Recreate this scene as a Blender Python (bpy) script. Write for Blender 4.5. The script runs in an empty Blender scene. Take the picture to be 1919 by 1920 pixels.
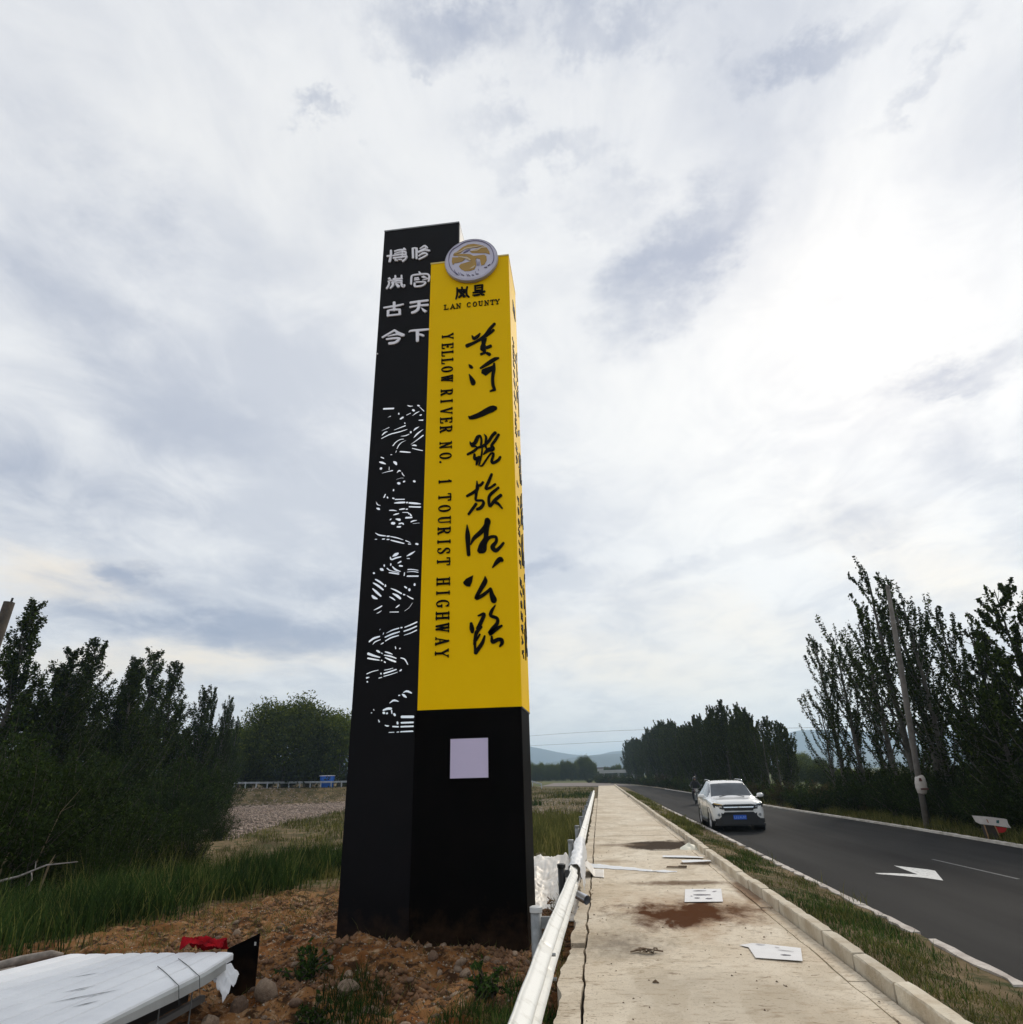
import bpy, math, random
import numpy as np
from mathutils import Vector, Matrix
S = bpy.context.scene
COL = S.collection
PI = math.pi

# ------------------------------------------------------------------ camera
cam = bpy.data.cameras.new('camera'); cam.lens = 36 * 1191.0 / 1919.0; cam.sensor_width = 36
cam.clip_start = 0.05; cam.clip_end = 20000
co = bpy.data.objects.new('camera', cam); COL.objects.link(co)
R_ = Vector((0.99160774, 0.12687693, -0.02482605)); U_ = Vector((0.07146496, -0.37791619, 0.92307752)); F_ = Vector((-0.10773508, 0.91710501, 0.38381188))
M_ = Matrix((R_, U_, -F_)).transposed().to_4x4(); M_.translation = Vector((0, 0, 2.0)); co.matrix_world = M_
S.camera = co

DARK_CLOUDS = [(-0.133, 0.485, 6.507, 4.961, -9.37, 16.574, 0.75), (0.082, 0.509, 11.287, 1.81, -6.915, 25.77, 0.4), (0.304, 0.567, 8.991, -6.227, 8.896, 23.272, 0.5), (0.477, 0.638, 6.849, -12.552, 39.321, 4.973, 0.4), (-0.325, 0.55, 15.973, 13.356, -18.1, 31.288, 0.7), (-0.037, 0.632, 9.617, 2.531, -8.96, 29.556, 0.42), (0.196, 0.883, 4.119, -3.366, 9.43, 7.249, 0.62), (0.068, 0.763, 8.723, 8.656, -18.696, 14.622, 0.3), (0.799, 1.242, 5.349, -3.28, 6.832, 12.167, 0.75), (-1.32, 1.311, 2.691, 2.05, -0.612, 3.636, 0.5), (-1.461, 1.828, 8.437, 7.301, -8.909, 3.422, 0.6), (-1.515, 2.15, 1.372, 0.938, -2.399, 2.401, 0.7), (-0.921, 2.047, 3.312, 1.553, -2.867, 4.084, 0.4), (0.755, 1.93, 4.317, -1.438, 1.286, 6.338, 0.45), (0.412, 2.077, 3.741, -0.871, 4.678, 9.41, 0.4), (-1.11, 2.514, 2.675, 1.151, -1.687, 3.086, 0.6), (-0.771, 0.695, 0.623, 3.535, -7.766, -3.134, 0.35), (1.054, 1.623, 2.987, 0.745, -8.278, 6.642, 0.3), (-0.179, 0.529, 25.744, 22.89, -37.967, 53.581, 0.4), (-0.12, 2.074, 8.462, -0.547, 6.209, 10.921, 0.4), (-0.863, 1.142, 3.416, 2.859, -4.343, 4.157, 0.25)]
BRIGHT_CLOUDS = [(0.198, 1.45, 1.289, 0.522, -2.239, 1.638, 0.85, 0), (0.503, 1.065, 2.282, 0.474, -4.537, 5.315, 0.6, 0), (-0.422, 0.623, 2.104, 2.457, -4.61, 4.161, 0.5, 0), (0.476, 0.745, 3.738, -4.241, 10.905, 6.041, 0.35, 0), (-1.647, 1.693, 3.191, 2.847, -3.994, 4.128, 1.0, 1), (-1.759, 2.544, 1.219, 0.744, -1.414, 3.954, 1.0, 1), (1.264, 2.267, 2.452, -0.79, -2.463, 4.111, 0.6, 1), (0.104, 3.118, 1.254, 0.058, -1.305, 2.02, 0.7, 1), (0.652, 2.74, 2.095, -0.164, -2.768, 3.498, 0.5, 1), (-0.021, 0.552, 6.218, 2.71, -15.202, 35.025, 0.35, 0)]

# ------------------------------------------------------------------ light: veiled sun ahead and to the right, cloudy sky
SUN_EL, SUN_AZ = math.radians(33), math.radians(27)
sun = bpy.data.lights.new('sun', 'SUN'); sun.energy = 1.5; sun.angle = math.radians(12); sun.color = (1.0, 0.90, 0.76)
so = bpy.data.objects.new('sun', sun); COL.objects.link(so)
sd = Vector((math.sin(SUN_AZ) * math.cos(SUN_EL), math.cos(SUN_AZ) * math.cos(SUN_EL), math.sin(SUN_EL)))
so.rotation_euler = sd.to_track_quat('Z', 'Y').to_euler(); so.location = (0, 0, 60)

W = bpy.data.worlds.new('World'); S.world = W; W.use_nodes = True
nt = W.node_tree; N = nt.nodes; L = nt.links; N.clear()
def nd(t, **k):
    n = N.new(t)
    for a, b in k.items(): setattr(n, a, b)
    return n
def mth(op, a, b=None, c=None, clamp=False):
    n = nd('ShaderNodeMath', operation=op, use_clamp=clamp)
    for i, v in enumerate((a, b, c)):
        if v is None: continue
        if isinstance(v, (int, float)): n.inputs[i].default_value = v
        else: L.new(v, n.inputs[i])
    return n.outputs[0]
def mixc(f, a, b, bt='MIX'):
    n = nd('ShaderNodeMix', data_type='RGBA', blend_type=bt)
    for i, v in ((0, f), (6, a), (7, b)):
        if isinstance(v, (int, float)): n.inputs[i].default_value = v
        elif isinstance(v, tuple): n.inputs[i].default_value = (*v, 1)
        else: L.new(v, n.inputs[i])
    return n.outputs[2]
def ramp(x, lo, hi):
    n = nd('ShaderNodeMapRange', interpolation_type='SMOOTHSTEP'); L.new(x, n.inputs[0]); n.inputs[1].default_value = lo; n.inputs[2].default_value = hi
    return n.outputs[0]
tc = nd('ShaderNodeTexCoord'); sx = nd('ShaderNodeSeparateXYZ'); L.new(tc.outputs['Generated'], sx.inputs[0])
zz = mth('ADD', mth('MAXIMUM', sx.outputs[2], 0.0), 0.16)
cx_ = nd('ShaderNodeCombineXYZ'); L.new(mth('DIVIDE', sx.outputs[0], zz), cx_.inputs[0]); L.new(mth('DIVIDE', sx.outputs[1], zz), cx_.inputs[1])
def noise(scale, detail, rough, dist, loc, rot=0.0, sc=(1, 1, 1)):
    mp = nd('ShaderNodeMapping'); mp.inputs['Location'].default_value = loc; mp.inputs['Rotation'].default_value = (0, 0, rot); mp.inputs['Scale'].default_value = sc
    L.new(cx_.outputs[0], mp.inputs[0]); n = nd('ShaderNodeTexNoise'); L.new(mp.outputs[0], n.inputs['Vector'])
    n.inputs['Scale'].default_value = scale; n.inputs['Detail'].default_value = detail; n.inputs['Roughness'].default_value = rough; n.inputs['Distortion'].default_value = dist
    return n.outputs[0]
big = noise(0.55, 5, 0.52, 0.35, (3.1, 1.7, 0), 0.5, (1.0, 0.75, 1))
mid = noise(1.7, 7, 0.56, 0.25, (7.3, 2.2, 0), 0.6, (1.1, 0.7, 1))
fin = noise(4.6, 9, 0.62, 0.6, (1.9, 5.5, 0), 0.5, (1.0, 0.75, 1))
cl = mth('ADD', mth('MULTIPLY', big, 0.36), mth('ADD', mth('MULTIPLY', mid, 0.36), mth('MULTIPLY', fin, 0.28)))
light = ramp(cl, 0.40, 0.58)                                  # 0 grey underside .. 1 bright thin cloud
mix_ = lambda a, b, f: mth('ADD', a, mth('MULTIPLY', mth('SUBTRACT', b, a), f))
wp = nd('ShaderNodeTexNoise'); wp.inputs['Scale'].default_value = 3.2; wp.inputs['Detail'].default_value = 8; wp.inputs['Roughness'].default_value = 0.66; L.new(cx_.outputs[0], wp.inputs['Vector'])
ws = nd('ShaderNodeVectorMath', operation='MULTIPLY_ADD'); L.new(wp.outputs['Color'], ws.inputs[0]); ws.inputs[1].default_value = (0.55, 0.55, 0); ws.inputs[2].default_value = (-0.275, -0.275, 0)
pw = nd('ShaderNodeVectorMath', operation='ADD'); L.new(cx_.outputs[0], pw.inputs[0]); L.new(ws.outputs[0], pw.inputs[1])
def patch(c, soft0=1.45, soft1=0.1):
    """a soft cloud patch: centre and 2x2 matrix in the flat cloud plane"""
    s = nd('ShaderNodeVectorMath', operation='SUBTRACT'); L.new(pw.outputs[0], s.inputs[0]); s.inputs[1].default_value = (c[0], c[1], 0)
    q = nd('ShaderNodeCombineXYZ')
    for k in (0, 1):
        d = nd('ShaderNodeVectorMath', operation='DOT_PRODUCT'); L.new(s.outputs[0], d.inputs[0]); d.inputs[1].default_value = (c[2 + 2 * k], c[3 + 2 * k], 0); L.new(d.outputs['Value'], q.inputs[k])
    l = nd('ShaderNodeVectorMath', operation='LENGTH'); L.new(q.outputs[0], l.inputs[0]); return ramp(l.outputs['Value'], soft0, soft1)
cloud = mixc(light, (0.56, 0.582, 0.635), (0.785, 0.79, 0.795))
for c in BRIGHT_CLOUDS:
    cloud = mixc(mth('MULTIPLY', mth('MULTIPLY', patch(c, 1.7, 0.0), mth('ADD', mth('MULTIPLY', light, 0.5), 0.5)), c[6]), cloud, (0.90, 0.81, 0.685) if c[7] else (0.825, 0.82, 0.80))
tex = ramp(cl, 0.58, 0.42)
for c in DARK_CLOUDS:
    cloud = mixc(mth('MULTIPLY', mth('MULTIPLY', patch(c), mth('ADD', mth('MULTIPLY', tex, 0.8), 0.45), clamp=False), min(1.0, c[6] * 1.15)), cloud, (0.31, 0.35, 0.455))
low = ramp(sx.outputs[2], 0.16, -0.02)
cloud = mixc(mth('MULTIPLY', low, 0.6), cloud, (0.86, 0.795, 0.715))
sky = nd('ShaderNodeTexSky', sky_type='NISHITA'); sky.sun_disc = False; sky.sun_elevation = SUN_EL; sky.sun_rotation = SUN_AZ; sky.air_density = 1.2; sky.dust_density = 2.0
cs = nd('ShaderNodeVectorMath', operation='SCALE'); L.new(cloud, cs.inputs[0]); cs.inputs['Scale'].default_value = 10.0
fin_ = mixc(0.93, sky.outputs[0], cs.outputs[0])
bg = nd('ShaderNodeBackground'); bg.inputs[1].default_value = 0.1; L.new(fin_, bg.inputs[0])
out = nd('ShaderNodeOutputWorld'); L.new(bg.outputs[0], out.inputs[0])

S.view_settings.view_transform = 'Standard'; S.view_settings.look = 'None'; S.view_settings.exposure = 0.24; S.view_settings.gamma = 1.0
S.view_settings.use_curve_mapping = False
S.cycles.max_bounces = 6; S.cycles.diffuse_bounces = 3; S.cycles.glossy_bounces = 3; S.cycles.volume_bounces = 1; S.cycles.transparent_max_bounces = 6

HAZE = 0.00030

# ------------------------------------------------------------------ materials
MATS = {}
def mat(name, col, rough=0.8, col2=None, scale=3.0, bump=0.0, bscale=20.0, metal=0.0, coat=0.0, detail=6, rand=0.0, spec=0.5, lo=0.35, hi=0.65, emis=None, trans=0.0):
    if name in MATS: return MATS[name]
    m = bpy.data.materials.new(name); m.use_nodes = True; t = m.node_tree; b = t.nodes['Principled BSDF']
    b.inputs['Roughness'].default_value = rough; b.inputs['Metallic'].default_value = metal; b.inputs['Coat Weight'].default_value = coat
    b.inputs['Specular IOR Level'].default_value = spec
    if trans: b.inputs['Transmission Weight'].default_value = trans
    b.inputs['Base Color'].default_value = (*col, 1)
    tcn = t.nodes.new('ShaderNodeTexCoord')
    src = None
    if col2 is not None:
        n = t.nodes.new('ShaderNodeTexNoise'); n.inputs['Scale'].default_value = scale; n.inputs['Detail'].default_value = detail; n.inputs['Roughness'].default_value = 0.62
        t.links.new(tcn.outputs['Object'], n.inputs['Vector'])
        r = t.nodes.new('ShaderNodeMapRange'); t.links.new(n.outputs[0], r.inputs[0]); r.inputs[1].default_value = lo; r.inputs[2].default_value = hi
        x = t.nodes.new('ShaderNodeMix'); x.data_type = 'RGBA'; x.inputs[6].default_value = (*col, 1); x.inputs[7].default_value = (*col2, 1)
        t.links.new(r.outputs[0], x.inputs[0]); src = x.outputs[2]
    if rand:
        oi = t.nodes.new('ShaderNodeObjectInfo'); h = t.nodes.new('ShaderNodeHueSaturation')
        mr = t.nodes.new('ShaderNodeMapRange'); t.links.new(oi.outputs['Random'], mr.inputs[0]); mr.inputs[3].default_value = 1 - rand; mr.inputs[4].default_value = 1 + rand
        t.links.new(mr.outputs[0], h.inputs['Value'])
        if src: t.links.new(src, h.inputs['Color'])
        else: h.inputs['Color'].default_value = (*col, 1)
        src = h.outputs[0]
    if src: t.links.new(src, b.inputs['Base Color'])
    if bump:
        n2 = t.nodes.new('ShaderNodeTexNoise'); n2.inputs['Scale'].default_value = bscale; n2.inputs['Detail'].default_value = 5
        t.links.new(tcn.outputs['Object'], n2.inputs['Vector'])
        bp = t.nodes.new('ShaderNodeBump'); bp.inputs['Strength'].default_value = bump; bp.inputs['Distance'].default_value = 0.02
        t.links.new(n2.outputs[0], bp.inputs['Height']); t.links.new(bp.outputs[0], b.inputs['Normal'])
    if emis: b.inputs['Emission Color'].default_value = (*emis[0], 1); b.inputs['Emission Strength'].default_value = emis[1]
    MATS[name] = m; return m

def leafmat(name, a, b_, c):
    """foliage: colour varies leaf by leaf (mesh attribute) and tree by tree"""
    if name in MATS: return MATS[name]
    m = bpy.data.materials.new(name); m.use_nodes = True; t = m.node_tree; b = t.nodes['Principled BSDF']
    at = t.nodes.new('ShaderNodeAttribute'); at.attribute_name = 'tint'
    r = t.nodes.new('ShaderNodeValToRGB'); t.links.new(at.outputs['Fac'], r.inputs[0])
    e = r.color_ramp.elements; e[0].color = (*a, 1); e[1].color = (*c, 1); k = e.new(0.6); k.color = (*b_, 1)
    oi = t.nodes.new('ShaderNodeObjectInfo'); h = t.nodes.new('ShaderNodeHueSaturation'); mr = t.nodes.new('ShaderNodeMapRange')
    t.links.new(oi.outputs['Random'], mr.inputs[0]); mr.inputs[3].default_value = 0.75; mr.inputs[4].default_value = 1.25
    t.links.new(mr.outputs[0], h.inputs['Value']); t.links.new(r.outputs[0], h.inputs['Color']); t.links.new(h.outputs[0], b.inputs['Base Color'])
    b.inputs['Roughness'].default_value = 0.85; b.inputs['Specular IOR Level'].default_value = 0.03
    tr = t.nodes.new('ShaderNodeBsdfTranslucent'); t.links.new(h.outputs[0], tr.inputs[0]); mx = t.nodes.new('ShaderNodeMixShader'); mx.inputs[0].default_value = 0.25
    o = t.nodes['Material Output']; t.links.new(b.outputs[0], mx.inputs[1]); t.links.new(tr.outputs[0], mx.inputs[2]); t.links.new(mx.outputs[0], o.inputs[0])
    MATS[name] = m; return m

M_BLACK = mat('black_panel', (0.004, 0.004, 0.005), 0.45, (0.006, 0.005, 0.006), 2.0, bump=0.03, bscale=3, spec=0.09)
M_BLACK2 = mat('black_panel_lower', (0.002, 0.002, 0.002), 0.6, (0.004, 0.003, 0.003), 2.0, spec=0.02)
M_YEL = mat('yellow_paint', (0.98, 0.60, 0.001), 0.6, (0.93, 0.56, 0.001), 0.6, bump=0.02, bscale=4, spec=0.05)
M_INK = mat('black_lettering', (0.003, 0.003, 0.003), 0.6, spec=0.06)
M_WHT = mat('white_lettering', (0.90, 0.88, 0.93), 0.4)
M_INL = mat('white_inlay', (0.9, 0.9, 0.9), 0.5)
M_LIL = mat('lilac_plate', (0.62, 0.55, 0.74), 0.6, (0.58, 0.52, 0.70), 1.5)
M_CON = mat('concrete', (0.56, 0.45, 0.32), 0.9, (0.42, 0.33, 0.23), 2.5, bump=0.5, bscale=40, rand=0.07)
M_KERB = mat('kerb_concrete', (0.66, 0.60, 0.48), 0.9, (0.46, 0.38, 0.27), 3.0, bump=0.6, bscale=30, rand=0.1)
M_EDGE = mat('edging_concrete', (0.60, 0.55, 0.49), 0.9, (0.38, 0.33, 0.29), 4.0, bump=0.6, bscale=30, rand=0.15)
M_RAIL = mat('white_rail_paint', (0.74, 0.74, 0.70), 0.45, (0.36, 0.34, 0.28), 7.0, bump=0.15, bscale=10, lo=0.54, hi=0.80)
M_STEEL = mat('galvanised_post', (0.30, 0.31, 0.31), 0.5, (0.18, 0.19, 0.19), 8, metal=0.5)
M_DARK = mat('dark_plastic', (0.012, 0.013, 0.014), 0.5)
M_BLT = leafmat('belt_leaves', (0.014, 0.021, 0.005), (0.044, 0.060, 0.012), (0.11, 0.125, 0.028))
M_BARK = mat('bark', (0.07, 0.055, 0.04), 0.95, (0.03, 0.025, 0.02), 6.0, bump=0.6, bscale=15)
M_BARKP = mat('pale_bark', (0.10, 0.09, 0.075), 0.95, (0.05, 0.045, 0.035), 6.0, bump=0.6, bscale=15)
M_POP = leafmat('poplar_leaves', (0.010, 0.016, 0.004), (0.032, 0.050, 0.009), (0.095, 0.125, 0.022))
M_WIL = leafmat('willow_leaves', (0.018, 0.029, 0.005), (0.060, 0.082, 0.010), (0.16, 0.185, 0.022))
M_BSH = leafmat('bush_leaves', (0.009, 0.015, 0.004), (0.026, 0.044, 0.009), (0.080, 0.115, 0.020))
M_BRN = leafmat('brown_shrub_leaves', (0.030, 0.026, 0.012), (0.070, 0.062, 0.022), (0.16, 0.10, 0.035))
M_GRD = leafmat('dark_grass', (0.016, 0.032, 0.009), (0.046, 0.084, 0.020), (0.17, 0.19, 0.050))
M_GRY = leafmat('dry_grass', (0.05, 0.055, 0.016), (0.12, 0.125, 0.035), (0.26, 0.22, 0.075))

# ------------------------------------------------------------------ helpers
def tag(o, label=None, cat=None, group=None, kind=None):
    if label: o['label'] = label
    if cat: o['category'] = cat
    if group: o['group'] = group
    if kind: o['kind'] = kind
    return o
def thing(name, label, cat, loc=(0, 0, 0), rz=0.0, group=None):
    o = bpy.data.objects.new(name, None); COL.objects.link(o); o.location = loc; o.rotation_euler = (0, 0, rz); o.empty_display_size = 0.2
    return tag(o, label, cat, group)
def link(name, me, parent=None, m=None):
    o = bpy.data.objects.new(name, me); COL.objects.link(o)
    if parent: o.parent = parent
    if m and not me.materials: me.materials.append(m)
    return o
def dup(root, loc, rz=0.0, sc=None, label=None, group=None, tilt=None):
    r = root.copy(); COL.objects.link(r); r.location = loc; r.rotation_euler = (tilt[0] if tilt else 0, tilt[1] if tilt else 0, rz)
    if sc is not None: r.scale = sc if isinstance(sc, tuple) else (sc, sc, sc)
    if label: r['label'] = label
    if group: r['group'] = group
    for ch in root.children:
        c = ch.copy(); COL.objects.link(c); c.parent = r
        for g in ch.children:
            d = g.copy(); COL.objects.link(d); d.parent = c
    return r

class MB:
    def __init__(s): s.v = []; s.f = []
    def add(s, vs, fs):
        k = len(s.v); s.v += [tuple(v) for v in vs]; s.f += [tuple(i + k for i in f) for f in fs]; return s
    def box(s, c, d, rot=None, taper=1.0):
        x, y, z = d[0] / 2, d[1] / 2, d[2] / 2
        P = [Vector((a * x * (taper if e > 0 else 1), b * y * (taper if e > 0 else 1), e * z)) for e in (-1, 1) for a, b in ((-1, -1), (1, -1), (1, 1), (-1, 1))]
        if rot is not None: P = [rot @ p for p in P]
        return s.add([p + Vector(c) for p in P], [(3, 2, 1, 0), (4, 5, 6, 7), (0, 1, 5, 4), (1, 2, 6, 5), (2, 3, 7, 6), (3, 0, 4, 7)])
    def tube(s, pts, rad, n=8, cap=True):
        pts = [Vector(p) for p in pts]; rad = rad if isinstance(rad, (list, tuple)) else [rad] * len(pts)
        vs = []; up = Vector((0.13, 0.21, 1)).normalized()
        for i, p in enumerate(pts):
            d = (pts[min(i + 1, len(pts) - 1)] - pts[max(i - 1, 0)]).normalized()
            a = d.cross(up); a = a.normalized() if a.length > 0.05 else d.cross(Vector((1, 0, 0))).normalized()
            b = d.cross(a)
            vs += [p + (a * math.cos(2 * PI * k / n) + b * math.sin(2 * PI * k / n)) * rad[i] for k in range(n)]
        fs = [(i * n + k, i * n + (k + 1) % n, (i + 1) * n + (k + 1) % n, (i + 1) * n + k) for i in range(len(pts) - 1) for k in range(n)]
        if cap: fs += [tuple(range(n - 1, -1, -1)), tuple((len(pts) - 1) * n + k for k in range(n))]
        return s.add(vs, fs)
    def prism(s, poly, y0, y1):
        """outline (x, z) drawn on a vertical face, extruded along y from y0 (front) to y1"""
        n = len(poly)
        s.add([(x, y0, z) for x, z in poly] + [(x, y1, z) for x, z in poly],
              [tuple(range(n)), tuple(range(2 * n - 1, n - 1, -1))] + [(i, i + n, (i + 1) % n + n, (i + 1) % n) for i in range(n)])
        return s
    def mesh(s, name, m=None, smooth=False):
        me = bpy.data.meshes.new(name); me.from_pydata(s.v, [], s.f)
        if m: me.materials.append(m)
        if smooth: me.shade_smooth()
        me.update(); return me
    def obj(s, name, m, parent=None, smooth=False):
        return link(name, s.mesh(name, m, smooth), parent)

def npmesh(name, V, F, m, tint=None, smooth=False):
    """V (n,3) float, F (k,4) or (k,3) ints"""
    me = bpy.data.meshes.new(name); V = np.asarray(V, np.float32); F = np.asarray(F, np.int32)
    me.vertices.add(len(V)); me.vertices.foreach_set('co', V.ravel())
    k = F.shape[1]; me.loops.add(F.size); me.loops.foreach_set('vertex_index', F.ravel())
    me.polygons.add(len(F)); me.polygons.foreach_set('loop_start', np.arange(0, F.size, k, dtype=np.int32))
    if tint is not None:
        a = me.attributes.new('tint', 'FLOAT', 'FACE'); a.data.foreach_set('value', np.asarray(tint, np.float32))
    me.materials.append(m); me.update(calc_edges=True)
    if smooth: me.shade_smooth()
    return me

def _h(ix, iy, s):
    n = (ix.astype(np.int64) * 374761393 + iy.astype(np.int64) * 668265263 + s * 1442695041) & 0x7fffffff
    n = ((n ^ (n >> 13)) * 1274126177) & 0x7fffffff
    return ((n ^ (n >> 16)) & 0xffff) / 65535.0
def vn(x, y, s=0):
    x = np.asarray(x, float); y = np.asarray(y, float); ix = np.floor(x); iy = np.floor(y); fx = x - ix; fy = y - iy
    fx = fx * fx * (3 - 2 * fx); fy = fy * fy * (3 - 2 * fy)
    return (_h(ix, iy, s) * (1 - fx) + _h(ix + 1, iy, s) * fx) * (1 - fy) + (_h(ix, iy + 1, s) * (1 - fx) + _h(ix + 1, iy + 1, s) * fx) * fy
def fbm(x, y, s=0, o=4):
    r = 0; a = 0.5
    for i in range(o): r = r + a * (vn(x * 2 ** i, y * 2 ** i, s + i) - 0.5); a *= 0.5
    return r
def sst(e0, e1, x):
    t = np.clip((np.asarray(x, float) - e0) / (e1 - e0), 0, 1); return t * t * (3 - 2 * t)

# ------------------------------------------------------------------ the lie of the land
BA, BB = np.array((-62.0, 76.0)), np.array((-8.0, 99.0)); BD = (BB - BA) / np.linalg.norm(BB - BA); BN = np.array((-BD[1], BD[0]))
def bedmask(x, y):
    """1 inside the gravel river bed, whose near edge runs slantwise away from the path"""
    w = 1.1 * fbm(x * .35, y * .2, 51, 4)
    d1 = -(x + 18.6) - (y - 35) * .17 + 2.0 * w                   # left of the slanting edge
    return np.maximum(sst(0, 1.3, d1) * sst(33.5, 35, y + 3 * w), sst(57, 60, y + 4 * w) * sst(-12, -16, x))
def height(x, y):
    x = np.asarray(x, float); y = np.asarray(y, float)
    z = 0.03 + 0.0 * x
    left = sst(-0.7, -1.3, x)
    near = left * sst(16.0, 13.0, y) * sst(-9, -6.5, x) * sst(1, 3, y)                       # rough dug-over soil round the sign
    z = z + near * (0.03 + 0.20 * fbm(x * 1.3, y * 1.3, 11, 3) + 0.22 * fbm(x * 4.5, y * 4.5, 21, 4) + 0.09 * np.abs(fbm(x * 13, y * 13, 31, 3)))
    g = lambda cx, cy, sx_, sy_, a: a * np.exp(-((x - cx) / sx_) ** 2 - ((y - cy) / sy_) ** 2)
    z = z + near * (g(-2.75, 8.45, 0.55, 0.45, 0.20) + g(-1.9, 8.5, 0.5, 0.35, 0.08) + g(-2.4, 7.2, 0.5, 0.4, 0.10) + g(-3.6, 9.0, 0.6, 0.6, 0.10) + g(-0.95, 9.9, 0.3, 0.7, 0.10))
    z = z + near * (g(-4.6, 6.0, 1.0, 1.0, -0.10) + g(-3.2, 7.0, 0.3, 0.5, 0.06))
    # wild ground falling away on the left
    dl = sst(-6.0, -14.0, x) * sst(9, 20, y)
    z = z - 0.55 * dl * sst(95, 60, y) + left * (1 - near) * (0.30 * fbm(x * 0.25, y * 0.25, 41, 4) + 0.10 * fbm(x * 1.5, y * 1.5, 44, 3)) * sst(130, 90, y)
    z = z + g(-15.5, 27, 4.0, 6.0, -0.9) * left
    # river bed, its near scarp and the bank that carries the far road
    rb = bedmask(x, y)
    d = (x - BA[0]) * BN[0] + (y - BA[1]) * BN[1]
    bed = -0.95 + 0.010 * (y - 36) + 0.10 * fbm(x * 0.5, y * 0.5, 61, 4)
    z = z * (1 - rb) + bed * rb
    top = 1.22 + np.clip(-36 - x, 0, 60) * 0.018
    bk = sst(-7.5, -1.2, d + 1.5 * fbm(x * 0.3, y * 0.3, 71, 3)) * sst(-7, -13, x) * sst(-200, -120, x)
    z = z * (1 - bk) + (top * sst(260, 140, y)) * bk
    # road bed and everything right of it
    rd = sst(2.2, 2.6, x) * sst(10.9, 10.55, x)
    z = np.where(x > -1.0, z * (1 - sst(-0.75, -0.6, x)) - 0.08 * sst(-0.75, -0.6, x), z)
    z = np.where((x > 10.55), -0.02 + 0.10 * fbm(x * 0.6, y * 0.6, 81, 3) * sst(10.6, 12, x) * sst(200, 100, y) - 0.25 * sst(13, 18, x) * sst(200, 100, y), z)
    # grass strip between kerb and road
    st_ = sst(2.42, 2.5, x) * sst(4.0, 3.82, x) * sst(125, 110, y)
    z = z * (1 - st_) + (0.235 - 0.20 * sst(2.6, 3.70, x) + 0.05 * fbm(x * 3, y * 3, 91, 3)) * st_
    far = sst(100, 125, y) * sst(-25, -10, x) * sst(40, 20, x)
    z = z * (1 - far) - 0.06 * far
    return z
def hz(x, y): return float(height(np.array([x]), np.array([y]))[0])

def axis(parts):
    out = []
    for a, b, st_ in parts: out += list(np.arange(a, b, st_))
    return np.array(out)
ax = axis([(-6000, -600, 400), (-600, -150, 30), (-150, -60, 4), (-60, -22, 0.8), (-22, -8, 0.35), (-8, -0.3, 0.042), (-0.3, 2.4, 0.45), (2.4, 4.0, 0.09), (4.0, 10.4, 0.8), (10.4, 14, 0.25), (14, 40, 1.2), (40, 150, 8), (150, 600, 40), (600, 6001, 400)])
ay = axis([(-400, -40, 40), (-40, -2, 4), (-2, 3, 0.5), (3, 12, 0.042), (12, 24, 0.16), (24, 50, 0.4), (50, 110, 0.8), (110, 260, 6), (260, 1000, 60), (1000, 8001, 500)])
GX, GY = np.meshgrid(ax, ay); GZ = height(GX, GY)
nx_, ny_ = len(ax), len(ay); idx = np.arange(nx_ * ny_).reshape(ny_, nx_)
FQ = np.stack([idx[:-1, :-1], idx[:-1, 1:], idx[1:, 1:], idx[1:, :-1]], -1).reshape(-1, 4)

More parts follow.
